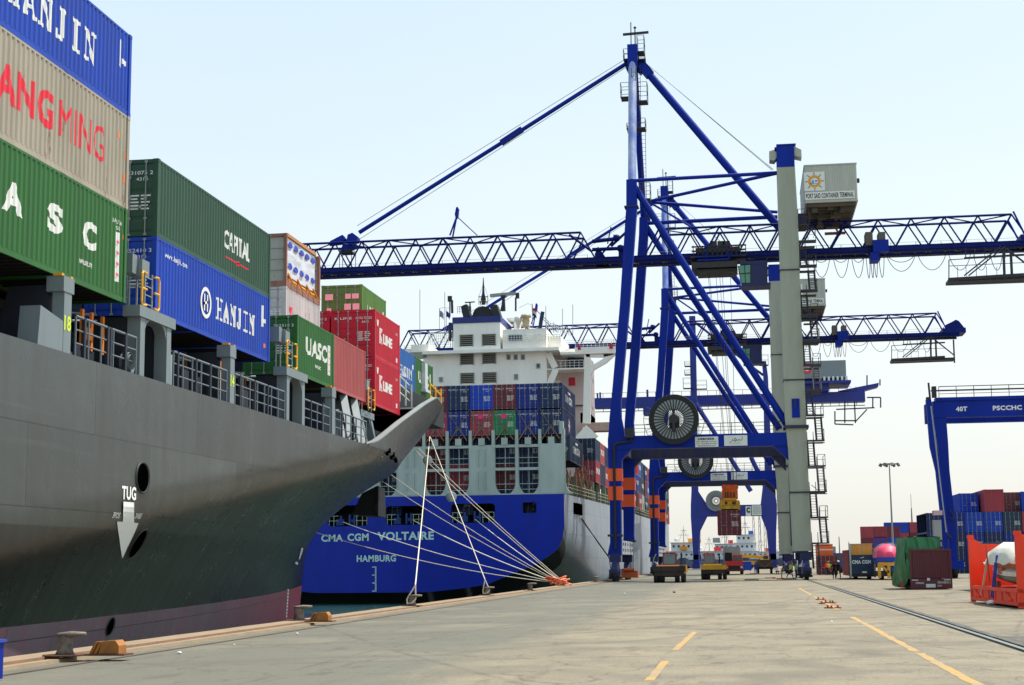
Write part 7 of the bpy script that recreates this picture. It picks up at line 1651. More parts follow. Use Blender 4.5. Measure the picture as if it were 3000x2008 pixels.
p = aZ(2215, 1668, 0); mc = thing('mobile_crane', 'yellow mobile crane with a long low jib beyond the blue skip', 'crane', (p.x, p.y, 0)); box_part(mc, 'carrier', mat('crane_yellow', (236, 168, 20), .45, dirt=.3), (-3.4, 0, 1.0, 3.0, 2.4, 1.9)); box_part(mc, 'cab', mat('crane_yellow', (0,)*3), (1.6, .1, 1.9, 3.0, 1.6, 3.2)); box_part(mc, 'window', glass, (1.75, .05, 2.3, 2.85, .09, 3.0)); b = MB(); b.beam((2.2, 1.8, 2.6), (-4.5, 1.8, 3.2), .6, .7); b.build('jib', mat('crane_yellow', (0,)*3), mc, world=False)
for x in (-2.6, -1.2, 1.2, 2.5): b = MB(); b.lathe([(0, -.2), (.55, -.2), (.6, -.1), (.6, .1), (.55, .2), (0, .2)], (x, -.1, .6), 'y', 18); b.build('wheel', black, mc, world=False)
p = aZ(2449, 1680); t = thing('truck', 'blue truck cab standing behind the two people in black', 'truck', (p.x+.2, p.y+5, 0)); bt = mat('truck_blue', (30, 66, 150), .4, dirt=.2, coat=.3); cb = box_part(t, 'cab', bt, (-1.1, 0, .8, 1.1, 2, 2.9)); box_part(cb, 'windscreen', glass, (-.95, -.03, 1.8, .95, -.005, 2.6)); box_part(cb, 'grille', chm, (-.7, -.03, 1.0, .7, -.005, 1.5)); box_part(t, 'chassis', chm, (-1, 0, .5, 1, 8, .8)); box_part(t, 'load_box', mat('load_pale', (170, 172, 160), .5, dirt=.3), (-1.9, 4, .8, .4, 9, 3.9))
for x in (-.95, .95): wheel(t, x, .9, .5, .35)
# ================================================================== PEOPLE
def make_body(pose):
    J = {}
    def j(n, p, r): J[n] = (V(p), r)
    if pose == 'stand':  ll, rl, la, ra, hip, lean = (0, 0), (0, 0), (.02, -.02), (-.02, 0), .93, 0
    if pose == 'walk':   ll, rl, la, ra, hip, lean = (-.28, .1), (.26, .3), (.25, 0), (-.22, 0), .91, -.05
    if pose == 'bend':   ll, rl, la, ra, hip, lean = (-.05, 0), (.08, 0), (-.3, 0), (-.3, 0), .88, -.3
    sq = pose == 'crouch'
    if sq: ll, rl, la, ra, hip, lean = (0, 0), (0, 0), (-.3, 0), (-.3, 0), .42, -.25
    j('pel', (0, 0, hip), .135); j('belly', (0, lean*.35, hip+.17), .125); j('chest', (0, lean*.75, hip+.38), .15); j('neck0', (0, lean, hip+.52), .075); j('neck', (0, lean*1.05, hip+.585), .052)
    hz_ = hip+.70; hy_ = lean*1.1-.01
    j('head', (0, hy_, hz_-.03), .085); j('crown', (0, hy_+.012, hz_+.065), .078)
    E = [('pel', 'belly'), ('belly', 'chest'), ('chest', 'neck0'), ('neck0', 'neck'), ('neck', 'head'), ('head', 'crown')]
    j('nose', (0, hy_-.108, hz_-.02), .012); E.append(('head', 'nose'))
    for s, n, lg_, ar_ in ((-1, 'l', ll, la), (1, 'r', rl, ra)):
        j(n+'ear', (s*.098, hy_, hz_-.02), .012); E.append(('head', n+'ear'))
        if sq: kn = (s*.16, -.42, .47); an = (s*.13, -.12, .09)
        else: kn = (s*.11, lg_[0]*.55-.02*abs(lg_[1]), .5); an = (s*.11, lg_[0]+lg_[1]*.5, .085+abs(lg_[1])*.12)
        j(n+'hip', (s*.1, 0, hip-.04), .1); j(n+'kn', kn, .062); j(n+'calf', tuple((V(kn)*.6+V(an)*.4)+V((0, .02, 0))), .058); j(n+'an', an, .042); j(n+'toe', (an[0]*1.05, an[1]-.16, an[2]-.04), .036)
        E += [('pel', n+'hip'), (n+'hip', n+'kn'), (n+'kn', n+'calf'), (n+'calf', n+'an'), (n+'an', n+'toe')]
        sh = (s*.185, lean*.95, hip+.46); el = (s*.235, lean*.9+ar_[0]*.4, hip+.19); wr = (s*.235, lean*.9+ar_[0]-.06, hip-.03)
        if sq or pose == 'bend': el = (s*.25, lean-.12, hip+.22); wr = (s*.16, lean-.32, hip+.1)
        j(n+'sh', sh, .065); j(n+'el', el, .042); j(n+'wr', wr, .028); pw = V(wr)+(V(wr)-V(el)).normalized()*.07; j(n+'palm', tuple(pw), .03)
        E += [('chest', n+'sh'), (n+'sh', n+'el'), (n+'el', n+'wr'), (n+'wr', n+'palm')]
        d = (V(wr)-V(el)).normalized()
        for f, (o, L_) in enumerate(((-.03, .07), (-.01, .08), (.012, .075), (.032, .06))):
            j('%sf%da' % (n, f), tuple(pw+V((0, o, 0))+d*.035), .009); j('%sf%db' % (n, f), tuple(pw+V((-s*.012, o, 0))+d*(.035+L_)), .007); E += [(n+'palm', '%sf%da' % (n, f)), ('%sf%da' % (n, f), '%sf%db' % (n, f))]
        j(n+'th', tuple(pw+V((-s*.01, -.05, .02))), .01); j(n+'th2', tuple(pw+V((-s*.02, -.07, -.02))), .008); E += [(n+'palm', n+'th'), (n+'th', n+'th2')]
    names = list(J); idx = {k: i for i, k in enumerate(names)}; me = bpy.data.meshes.new('sk'); me.from_pydata([tuple(J[k][0]) for k in names], [(idx[a], idx[c]) for a, c in E], [])
    o = bpy.data.objects.new('sk', me); COL.objects.link(o); md = o.modifiers.new('s', 'SKIN'); md.use_smooth_shade = True
    for i, k in enumerate(names): me.skin_vertices[0].data[i].radius = (J[k][1], J[k][1]*(.72 if k in ('chest', 'belly') else 1)); me.skin_vertices[0].data[i].use_root = k == 'pel'
    sb = o.modifiers.new('u', 'SUBSURF'); sb.levels = 1; sb.render_levels = 1
    dg = bpy.context.evaluated_depsgraph_get(); dg.update(); r = bpy.data.meshes.new_from_object(o.evaluated_get(dg)); bpy.data.objects.remove(o)
    r.name = 'person'; r.materials.clear()
    for _ in range(4): r.materials.append(None)
    segs = [(J[a][0], J[c][0], a, c) for a, c in E]
    def cls(c, f):
        best = None
        for a, q, na, nq in segs:
            ab = q-a; t = max(0, min(1, (c-a).dot(ab)/max(1e-9, ab.length_squared))); dd = (a+ab*t-c).length
            if best is None or dd < best[0]: best = (dd, na, nq, t)
        _, na, nq, t = best; s = na+nq
        if 'toe' in s: return 3
        if 'calf' in s or 'kn' in s or 'hip' in s: return 2
        if any(k in s for k in ('palm', 'th2', 'f0', 'f1', 'f2', 'f3')) or 'head' in s or 'neckhead' in s or (na == 'neck0' and t > .4): return 0
        return 1
    for f in r.polygons: f.material_index = cls(f.center, f)
    return r, J
BODY = {}
skin = mat('skin', (150, 100, 74), .6, dirt=0)
def cloth(n, c): return mat('cloth_'+n, c, .85, dirt=.2, scale=6, stretch=1)
def person(x, y, pose, face, label, shirt, trouser, helmet=None, vest=None, hair=True, ht=1.74, boots=None):
    if pose not in BODY: BODY[pose] = make_body(pose)
    me, J = BODY[pose]; p = aZ(x, y, 0); o = bpy.data.objects.new('person', me); COL.objects.link(o); o.location = (p.x, p.y, .0); o.rotation_euler = (0, 0, face); k = ht/1.74; o.scale = (k, k, k)
    for i, m in enumerate((skin, shirt, trouser, boots or black)): o.material_slots[i].link = 'OBJECT'; o.material_slots[i].material = m
    tag(o, label, 'person', 'workers on the quay'); h = J['head'][0]; hc = h+V((0, .008, .055))
    def kid(nm, b, m): c = put(nm, b.mesh(nm), o, m); c.location = (0, 0, 0); return c
    if helmet:
        b = MB(); b.lathe([(.135, -.005), (.13, .01), (.122, .05), (.09, .1), (.04, .125), (0, .13)], hc, n=16); b.box((hc.x-.09, hc.y-.19, hc.z-.005), (hc.x+.09, hc.y-.1, hc.z+.01)); kid('helmet', b, helmet)
    elif hair:
        b = MB(); b.lathe([(.1, -.04), (.106, .0), (.098, .04), (.06, .075), (0, .088)], hc, n=14); kid('hair', b, black)
    if vest:
        c = J['chest'][0]; q = J['belly'][0]; n_ = J['neck0'][0]; b = MB(); rows = []
        for pt, rx, ry in ((q+V((0, 0, -.12)), .165, .135), (q, .17, .135), (c, .2, .15), (c+V((0, 0, .09)), .18, .12), (n_, .1, .09)): rows.append([(pt.x+rx*math.cos(a), pt.y+ry*math.sin(a), pt.z) for a in [2*math.pi*k/16 for k in range(16)]])
        b.grid(rows, close=True); v = kid('vest', b, vest)
        b = MB(); pt = q+V((0, 0, .05)); b.grid([[(pt.x+.176*math.cos(a), pt.y+.142*math.sin(a), pt.z+dz) for a in [2*math.pi*k/16 for k in range(16)]] for dz in (0, .05)], close=True); s_ = put('reflective_band', b.mesh('reflective_band'), v, galv)
    b = MB()
    for s in (-1, 1): b.lathe([(0, -.012), (.009, -.006), (.012, 0), (.009, .006), (0, .012)], h+V((s*.032, -.083, .02)), n=8)
    kid('eyes', b, textk)
    return o
cg = cloth
person(2214, 1684, 'stand', 2.6, 'person in blue overalls and red helmet left of the brown tarpaulin', cg('royal', (30, 60, 170)), cg('royal', (0,)*3), mat('helmet_red', (220, 30, 36), .35, dirt=0))
person(2275, 1684, 'crouch', .6, 'person in red helmet crouching in a white top left of the far tower foot', cg('white', (214, 216, 210)), cg('dark', (36, 38, 44)), mat('helmet_red', (0,)*3))
person(2291, 1696, 'bend', 1.2, 'person in grey shirt, tan trousers and blue helmet beside scattered planks', cg('grey', (88, 96, 104)), cg('tan', (168, 140, 104)), mat('helmet_blue', (24, 60, 190), .35, dirt=0))
person(2316, 1695, 'walk', 1.9, 'person in yellow vest and red helmet walking between the tower feet', cg('lime', (190, 210, 60)), cg('jeans', (34, 48, 92)), mat('helmet_red', (0,)*3), mat('vest_yellow', (224, 226, 40), .6, dirt=.1))
person(2333, 1696, 'stand', -1.2, 'person in blue jeans and green vest close against the near tower foot', cg('pale', (150, 166, 160)), cg('jeans', (0,)*3), None, mat('vest_green', (120, 200, 60), .6, dirt=.1))
person(2421, 1687, 'stand', .4, 'person in red vest right of the stair tower', cg('red', (196, 30, 34)), cg('dark', (0,)*3), None, mat('vest_red', (236, 40, 30), .6, dirt=.1))
person(2428, 1685, 'stand', -.5, 'person in yellow vest and yellow helmet behind the one in red', cg('lime', (0,)*3), cg('dark', (0,)*3), mat('helmet_yellow', (246, 206, 30), .35, dirt=0), mat('vest_yellow', (0,)*3))
person(2434, 1687, 'crouch', .2, 'person squatting in brown clothes left of the two people in black', cg('brown', (130, 80, 60)), cg('dark', (0,)*3))
person(2445, 1697, 'stand', 2.9, 'person all in black, left of two standing together', cg('black', (20, 20, 22)), cg('black', (0,)*3), ht=1.78)
person(2457, 1697, 'walk', 2.7, 'person all in black with a white cap, right of two together', cg('black', (0,)*3), cg('black', (0,)*3), mat('cap_white', (226, 226, 222), .6, dirt=0), ht=1.82)
p = aZ(2268, 1697); pl = mat('plank', (188, 112, 70), .8, dirt=.4, scale=6)
for i, (x, y, a, l) in enumerate(((2256, 1694, .3, 1.1), (2268, 1693, 1.4, .7), (2276, 1696, -.3, .9), (2296, 1698, .05, 1.4), (2205, 1681, .2, .9))):
    q = aZ(x, y); t = MB(); t.box((-l/2, -.12, 0), (l/2, .12, .07)); o = t.build('plank', pl); o.location = q; o.rotation_euler = (0, 0, a); tag(o, ['short orange brown plank farthest left beside the tower foot', 'orange brown plank lying end on by the tower foot', 'orange brown plank in the middle of the scatter', 'long dark edged plank under the bending worker', 'plank left of the worker in blue overalls'][i], 'plank', 'planks on the ground')
# ================================================================== LOADS STANDING ON THE RIGHT
p = aZ(2487, 1700); 
container(9.95+2.44, 158.3, .3, L40, HS, 'pink', 'faded pink container side just left of the plywood topped box', None, name='shipping_container', doors=False, seed=420)
PX = aY(2494, 1690, 155).x; t = thing('open_top_container', 'navy open container lettered CMA CGM with yellow plywood crate on top', 'container', (PX, 155, 0))
nv = cmat('slate'); Wd_ = 2.25; zA_, zB_ = .55, aY(2528, 1626, 155).z; zC_ = aY(2528, 1594, 155).z
box_part(t, 'end_wall', nv, (0, 0, zA_, Wd_, .12, zB_)); 
b = MB(); n_ = 44; b.grid([[(0-(.03 if i % 4 in (1, 2) else 0), .12+i*2.8/n_, z) for i in range(n_+1)] for z in (zA_, zB_)], smooth=False); b.grid([[(Wd_+(.03 if i % 4 in (1, 2) else 0), .12+i*2.8/n_, z) for i in range(n_+1)] for z in (zA_, zB_)], smooth=False); b.build('side_wall', nv, t, world=False)
box_part(t, 'post', clad, (-.1, -.06, .2, .06, .1, zC_+.05), (Wd_-.06, -.06, .2, Wd_+.1, .1, zB_)); box_part(t, 'floor_frame', chm, (0, 0, .25, Wd_, 2.95, zA_)); box_part(t, 'number_plate', sg, (1.05, -.05, .62, 1.5, -.01, .78))
b = MB(); put_text(b, 'CMA CGM', (.13, -.016, zA_+.95), (1,0,0), (0,0,1), 1.78, .36, .05); b.build('lettering', textw, t, world=False); b = MB(); b.add([(.85, -.016, zA_+1.5), (1.25, -.016, zA_+1.62), (1.3, -.016, zA_+1.56), (1.05, -.016, zA_+1.5)], [(0,1,2,3)]); b.build('swoosh_mark', textw, t, world=False)
for x in (.5, 1.8): wheel(t, x, 1.5, .42, .4)
cr_ = thing('plywood_crate', 'yellow plywood crate standing in the navy open container', 'crate', (PX+.1, 155.3, zB_-.4)); box_part(cr_, 'boards', mat('plywood', (226, 160, 70), .7, dirt=.4, scale=3, stretch=.15, dcol=(180, 110, 50)), (0, 0, 0, 2.0, 2.4, zC_-zB_+.35)); box_part(cr_, 'batten', clad, (-.05, -.05, zC_-zB_+.35, 2.05, 2.45, zC_-zB_+.43), (.0, -.04, 0, .06, -.005, zC_-zB_+.35), (1.0, -.04, 0, 1.06, -.005, zC_-zB_+.35), (1.94, -.04, 0, 2.0, -.005, zC_-zB_+.35))
tx0, tx1 = aY(2572, 1690, 149).x, aY(2630, 1690, 149).x; zt0, zt1 = aY(2596, 1630, 149).z, aY(2596, 1594, 149).z
t = thing('trailer', 'blue and yellow flat rack on a trailer carrying the pink tank', 'trailer', (tx0, 149, 0)); box_part(t, 'chassis', chm, (0, 0, .35, tx1-tx0, 9, .8)); box_part(t, 'blue_rack', cmat('blue'), (1.0, .05, .8, tx1-tx0+.3, 6, zt0-.55), (0, .05, zt0-.5, tx1-tx0+.4, 6, zt0-.1)); b = MB()
for x in (.15, 1.0): b.beam((x, -.1, .2), (x, -.1, zt0-.6), .28, .2)
b.beam((.1, -.1, zt0-.7), (tx1-tx0, -.1, zt0-.75), .25, .3); b.beam((.3, -.1, zt0-.8), (1.0, -.1, zt0-1.5), .2, .2); b.build('yellow_frame', yelp, t, world=False)
for x in (.5, 1.6): wheel(t, x, 2, .42, .4)
t = thing('tank', 'bright pink rounded tank above the blue and yellow rack', 'tank', (tx0, 149, zt0)); w_ = aY(2642, 1610, 149).x-aY(2566, 1610, 149).x; x0 = aY(2566, 1610, 149).x-tx0; rows = []
for i in range(13):
    v = i/12; s_ = (1-abs(2*v-1)**4)**.3 if 0 < v < 1 else .35; rows.append([(x0+w_/2+w_/2*s_*math.cos(a), .2+v*5.6, -.15+(zt1-zt0+.15)*s_*max(0, math.sin(a))**.8) for a in [math.pi*k/16 for k in range(17)]])
b = MB(); b.grid(rows); b.add(rows[0], [tuple(range(17))]); b.add(rows[-1], [tuple(range(17))]); b.build('shell', mat('tank_pink', (236, 70, 110), .5, dirt=.2), t, world=False); b = MB()
for y in (.5, 2.2, 4): b.path([(x0+w_/2+w_/2*1.0*math.cos(a), y, -.1+(zt1-zt0+.17)*max(0, math.sin(a))**.8) for a in [math.pi*k/12 for k in range(13)]], .03, 5)
b.build('strap', galv, t, world=False)
# green tarpaulin load on maroon flat rack
YG = 101.0; xl, xr = aY(2668, 1700, YG).x, aY(2790, 1700, YG).x; zg0, zg1 = aY(2730, 1694, YG).z, aY(2730, 1610, YG).z; mar = mat('rack_maroon', (104, 48, 56), .6, dirt=.35, scale=1.5)
t = thing('flat_rack', 'maroon flat rack with solid end walls under the green tarpaulin load', 'flat rack', (xl, YG, .05)); Wg = xr-xl; LG = 6.06
box_part(t, 'base', mar, (0, 0, 0, Wg, LG, .12), (0, 0, .12, Wg, .25, zg0-.1), (0, .3, .12, .18, LG, zg0-.15), (Wg-.18, .3, .12, Wg, LG, zg0-.15), (.18, .3, zg0-.3, Wg-.18, LG, zg0-.15))
b = MB(); n_ = 60; b.grid([[(.08+(Wg-.16)*i/n_, .02+(.035 if i % 4 in (1, 2) else 0), z) for i in range(n_+1)] for z in (zg0-.06, zg1-.12)], smooth=False); b.box((0, -.02, zg1-.14), (Wg, .14, zg1-.02)); b.box((0, -.03, zg0-.12), (.09, .16, zg1-.02)); b.box((Wg-.09, -.03, zg0-.12), (Wg, .16, zg1-.02)); b.box((.09, .1, zg0-.06), (Wg-.09, .16, zg1-.14)); b.build('end_wall', mar, t, world=False)
box_part(t, 'end_wall', mar, (0, LG-.15, zg0-.1, Wg, LG, zg1-.02)); b = MB()
def gx(px, pz, w, h): b.add([(px, -.004, pz), (px+w, -.004, pz), (px+w, -.004, pz+h), (px, -.004, pz+h)], [(0,1,2,3)])
gx(.92, .08, .58, .22); gx(1.0, .5, .18, .16); put_text(b, 'CMAU', (.3, -.004, .3), (1,0,0), (0,0,1), .5, .12, .02); put_text(b, 'CMAU 500151 2', (1.62, -.004, .32), (1,0,0), (0,0,1), .8, .13, .02); put_text(b, '4563', (1.62, -.004, .14), (1,0,0), (0,0,1), .25, .1, .02); gx(.06, .52, .4, .05); gx(Wg-.5, .52, .4, .05); b.build('marking', textw, t, world=False)
cg_ = thing('tarpaulin_load', 'tall load wrapped in creased dark green tarpaulin on the maroon rack', 'load', (xl, YG+.3, zg0-.05)); zt_g = aY(2700, 1574, YG+.5).z-zg0+.05; rg = random.Random(3); tm = mat('tarp_green', (36, 116, 66), .3, dirt=.3, scale=2, dcol=(18, 66, 40))
b = MB(); X0, X1 = -.22, 1.95
def fold(u, v, a): return a*(.6*math.sin(u*17+3*math.sin(v*3))+.4*math.sin(u*41+v*5))
R1 = []; nv_ = 22
prof2 = []
for k in range(nv_+1):
    v = k/nv_; prof2.append(v)
y_ = [i*LG*.93/40 for i in range(41)]
R1 = [[(X0-.2*(1-v)+fold(y/9, v, .30*(1.12-v)), y, -.55*(1 if v == 0 else 1-v)*.9+(zt_g)*v) for v in prof2] for y in y_]; b.grid(R1)
R2 = [[(X0+(X1-X0)*u, y+0, zt_g+.06*math.sin(u*3.1)+fold(u, y*.1, .02)) for u in [i/14 for i in range(15)]] for y in y_]; b.grid(R2)
R3 = [[(X0+(X1-X0)*u, -.0+fold(u, v*2, .08)-.15*math.sin(math.pi*v)*math.sin(math.pi*u), zt_g*v) for v in prof2] for u in [i/30 for i in range(31)]]; b.grid(R3)
R4 = [[(X1+fold(y/9, v, .06), y, zt_g*v) for v in prof2] for y in y_]; b.grid(R4); b.box((X0+.1, .25, 0), (X1-.1, LG*.9, zt_g-.06)); b.build('tarpaulin', tm, cg_, world=False)
b = MB()
for k in range(6): b.box((-.52, .2+k*.95, -.55), (-.42, .5+k*.95, -.25))
b.build_each('lashing_tag', mat('tag_red', (206, 50, 40), .6, dirt=.3), cg_, world=False)
# orange flat rack with a boat
YO, XO = 61.2, 10.0; LO = 10.0; org = mat('rack_orange', (246, 62, 14), .45, dirt=.35, scale=1.2, rust=.3, dcol=(190, 40, 12))
t = thing('flat_rack', 'bright orange flat rack with tall end walls carrying a boat at the right edge', 'flat rack', (XO, YO, 0.02), .04)
b = MB()
for x in (0, 2.24): b.box((x, 0, .08), (x+.2, LO, .22)); b.box((x, 0, .58), (x+.2, LO, .72)); b.box((x+.06, .2, .22), (x+.14, LO-.2, .58))
y = .6
while y < LO-.3: b.box((.02, y, .22), (.2, y+.14, .58)); b.box((.2, y, .3), (2.24, y+.1, .6)); y += 1.35
for y in (1.4, 8.0): b.beam((.02, y, .25), (.02, y+1.2, .56), .08, .1)
b.box((.2, .1, .62), (2.24, LO-.1, .69)); b.build('deck', org, t, world=False)
for y, s in ((0, 1), (LO-.22, -1)):
    for xq in (2.24, 0): b = MB(); b.box((xq, y, .0), (xq+.2, y+.22, 2.85)); b.box((xq-.03, y-.03, 2.75), (xq+.23, y+.25, 2.9)); e = b.build('end_post', org, t, world=False)
    b = MB(); b.box((.2, y+.07, .7), (2.24, y+.13, 2.45)); b.box((.2, y+.04, 2.4), (2.24, y+.18, 2.5)); b.prism([(.2, y+.05, 2.5), (.6, y+.05, 2.5), (.2, y+.05, 2.75)], (0, .12, 0)); b.prism([(2.24, y+.05, 2.5), (1.84, y+.05, 2.5), (2.24, y+.05, 2.75)], (0, .12, 0)); b.box((.2, y+.03, 2.1), (2.24, y+.068, 2.16)); b.build('end_panel', org, e, world=False)
bt_ = thing('motor_boat', 'white covered motor boat strapped on the orange flat rack', 'boat', (XO+.15, YO+1.0, .72), .04); bh = mat('boat_white', (222, 218, 208), .35, dirt=.3, scale=2); rows = []
for i in range(15):
    u = i/14; w = .95*min(1, (1-u)*2.4)**.6*(.85+.15*min(1, u*4)); yy = u*7.6; r_ = []
    for k in range(13):
        a = math.pi*k/12; r_.append((.95-w*math.cos(a), yy, .45+.35*u*u-.42*max(0, math.sin(a))**.7*(1-.35*u)))
    rows.append(r_)
b = MB(); b.grid(rows); b.add(rows[0], [tuple(range(13))]); b.build('hull', mat('boat_dark', (48, 50, 56), .4, dirt=.4, dcol=(150, 140, 130)), bt_, world=False)
b = MB(); R5 = []
for i in range(15):
    u = i/14; w = .98*min(1, (1-u)*2.4)**.6*(.85+.15*min(1, u*4)); R5.append([(.95-w, u*7.6, .46+.35*u*u), (.95-w*1.02, u*7.6, .62+.35*u*u), (.95-w*.8, u*7.6, .7+.35*u*u), (.95+w*.8, u*7.6, .7+.35*u*u), (.95+w*1.02, u*7.6, .62+.35*u*u), (.95+w, u*7.6, .46+.35*u*u)])
b.grid(R5, smooth=False); b.build('gunwale', bh, bt_, world=False)
b = MB(); R6 = []
for i in range(13):
    u = i/12; y = .4+u*7.4; hh = 1.8-.5*abs(2*u-.9)**2.6+.03*math.sin(i*2.1); w = .9-.9*max(0, u-.7); R6.append([(.95-w-.12, y, .95+.06*math.sin(i*1.7)), (.95-w, y, hh*.8+.1), (.95-w*.5, y, hh+.04*math.sin(i)), (.95+w*.5, y, hh), (.95+w, y, hh*.8+.1), (.95+w+.12, y, .95)])
b.grid(R6); b.add(R6[0], [tuple(range(6))]); b.add(R6[-1], [tuple(range(6))]); b.build('canvas_cover', mat('canvas_white', (228, 222, 206), .7, dirt=.25, scale=3, stretch=1), bt_, world=False)
for q, m_ in (((-.05, 3.4, 1.3, -.16, 4.0, -.45), mat('strap_blue', (60, 90, 200), .6, dirt=.2)), ((-.05, 3.8, 1.0, -.16, 4.4, -.4), mat('strap_blue', (0,)*3)), ((.0, 5.6, 1.2, -.16, 6.6, -.35), rope_m)): b = MB(); b.beam(q[:3], q[3:], .09, .03); b.build('strap', m_, bt_, world=False)
b = MB(); b.box((-.05, 2.6, .55), (.1, 3.4, .8)); b.box((.05, 4.2, -.1), (.2, 4.9, .25)); b.tube((-.1, 5.0, .2), (-.1, 5.3, 1.7), .03, 6); b.build('fitting', mat('fitting_rust', (180, 90, 70), .7, dirt=.5), bt_, world=False)
XB_ = aY(2842, 1600, 92).x; container(XB_+2.3+1.2, 88, .05, L40, 2.75, 'teal', 'blue grey container whose roof edge shows above the orange rack', None, doors=False, seed=430)
container(aY(2400, 1650, 205).x+2.3, 205, .05, L20, HS-.2, 'maroon', 'maroon container beyond the stair tower, orange load above it', None, seed=440); 
t = thing('crate', 'orange covered load on the far maroon container', 'load', (aY(2400, 1650, 206).x-.2, 206, 2.45)); box_part(t, 'cover', mat('cover_orange', (240, 110, 40), .6, dirt=.3), (0, 0, 0, 2.0, 5, 1.5)); box_part(t, 'strap', white, (-.02, -.02, .7, 2.02, -.005, .85))
# container yard
G4 = 'containers in the yard stack'
YS_ = 208.0; tz = 2.6; pxs = [2722, 2778, 2834, 2890, 2946, 3002, 3058]
cc = [['navy', 'deepblue', 'navy'], ['navy', 'navy', 'deepblue'], ['navy', 'deepblue', 'blue'], ['navy', 'navy', 'blue'], ['navy', 'deepblue', 'slate'], ['maroon', 'navy', 'rose']]
nmz = ['ground', 'second', 'third', 'fourth']
for i in range(6):
    xr_ = aY(pxs[i+1]-1, 1640, YS_).x
    for k in range(3):
        container(xr_, YS_, .02+k*tz, L40, HS, cc[i][k], '%s yard container end, %s tier, %s column from the left' % (desc[cc[i][k]], nmz[k], ['first', 'second', 'third', 'fourth', 'fifth', 'sixth'][i]), G4, seed=500+i*4+k, lite=True)
for px, col, dY in ((2868, 'blue', 3.5), (2943, 'rose', 0), (2998, 'brown', 2.5), (3052, 'blue', 1)):
    container(aY(px, 1500, YS_+dY).x, YS_+dY, .02+3*tz, L40, HS if col != 'rose' else HC, col, '%s container on the top tier of the yard stack' % {'blue': 'blue' if px < 3000 else 'far right blue', 'rose': 'dusty red', 'brown': 'brown'}[col], G4, doors=(col != 'rose'), seed=540+px, lite=False)
YF_ = 400.0
for (px, top, cols_) in ((2594, 1531, ['blue', 'rose', 'navy', 'maroon']), (2665, 1530, ['rose', 'maroon', 'blue', 'navy']), (2735, 1531, ['blue', 'navy', 'maroon', 'navy'])):
    for k, col in enumerate(cols_):
        container(aY(px, 1600, YF_).x, YF_, aY(px, top, YF_).z-(k+1)*2.62, L20, HS, col, '%s container side on in the distant stack, %s from the top, %s column' % (desc[col], ['first', 'second', 'third', 'fourth'][k], {2594: 'left', 2665: 'middle', 2735: 'right'}[px]), G4, rot=-math.pi/2, rods=False, lite=True, doors=False)
for (px, top, cols_) in ((2524, 1543, ['rose', 'maroon', 'rose', 'navy']), (2561, 1543, ['maroon', 'blue', 'pink', 'navy'])):
    for k, col in enumerate(cols_):
        container(aY(px, 1600, YF_-20).x, YF_-20, aY(px, top, YF_-20).z-(k+1)*2.62, L20, HS, col, '%s container of the distant %s stack, %s from the top' % (desc[col], 'leftmost' if px < 2550 else 'second', ['first', 'second', 'third', 'fourth'][k]), G4, rot=-math.pi/2, rods=False, lite=True, doors=False)
# rubber tyred yard crane
YR = 160.0; rt = thing('yard_crane', 'blue rubber tyred gantry crane lettered 40T PSCCHC at the right edge', 'crane', (aY(2790, 1690, YR).x+10, YR, 0))
R_ = lambda nm, rows, Y=YR, t=1.1, m=blue: strip_leg(rows, Y, t, nm, m, rt)
R_('leg', [(2786, 2802, 1692), (2776, 2800, 1560), (2755, 2780, 1380), (2744, 2776, 1300), (2730, 2769, 1210)]); R_('leg', [(2768, 2782, 1692), (2760, 2774, 1560), (2741, 2758, 1380), (2724, 2743, 1310), (2712, 2727, 1172)], YR-2.2, .8)
zr0, zr1 = aY(2800, 1224, YR).z, aY(2800, 1166, YR).z; XR1 = 50
b = MB(); b.box((aY(2731, 1200, YR).x, YR-.6, zr0), (XR1, YR+.6, zr1-.35)); b.box((aY(2731, 1200, YR).x+.3, YR-.75, zr1-.34), (XR1, YR+.75, zr1)); b.box((aY(2731, 1200, YR).x, YR+6, zr0), (XR1, YR+7.2, zr1)); gb = b.build('girder', blue, rt)
b = MB(); b.prism([(XR1-1.5, YR-.5, 0), (XR1-.5, YR-.5, 0), (XR1, YR-.5, zr0), (XR1-1.6, YR-.5, zr0)], (0, 1, 0)); b.prism([(XR1-1.5, YR+6, 0), (XR1-.5, YR+6, 0), (XR1, YR+6, zr0), (XR1-1.6, YR+6, zr0)], (0, 1, 0)); b.build('leg', blue, rt)
b = MB()
a = aY(2801, 1206, YR-.62); put_text(b, '40T', (a.x, YR-.615, a.z), (1,0,0), (0,0,1), 1.1, .48, .04); a = aY(2909, 1203, YR-.62); put_text(b, 'PSCCHC', (a.x, YR-.615, a.z), (1,0,0), (0,0,1), 2.8, .47, .04); b.build('lettering', textw, gb)
x0 = aY(2748, 1150, YR).x; railing((x0, YR-.7, zr1), (XR1, YR-.7, zr1), 18, 1.1, dark, gb, .035); b = MB(); b.tube((x0, YR+6, zr1+1.4), (XR1, YR+6, zr1+1.4), .09, 6); b.build('power_rail', dark, gb)
pipe(aY(2720, 1122, YR-2.5), aY(2727, 1190, YR-2.5), .1, 'pole', dark, rt); pipe(aY(2727, 1190, YR-2.5), aY(2772, 1560, YR-2.5), .12, 'cable_pipe', galv, rt)
b = MB(); a, c = aY(2736, 1582, YR-2.7), aY(2757, 1524, YR-2.7); b.box((a.x, YR-2.9, a.z), (c.x, YR-1.9, c.z)); kb = b.build('electrical_cabinet', galv, rt); b = MB(); a, c = aY(2735, 1510, YR-3), aY(2760, 1496, YR-3); b.box((a.x, YR-3.3, a.z), (c.x, YR-1.9, c.z)); b.build('cooling_unit', mat('unit_pink', (196, 170, 176), .6, dirt=.3), rt)
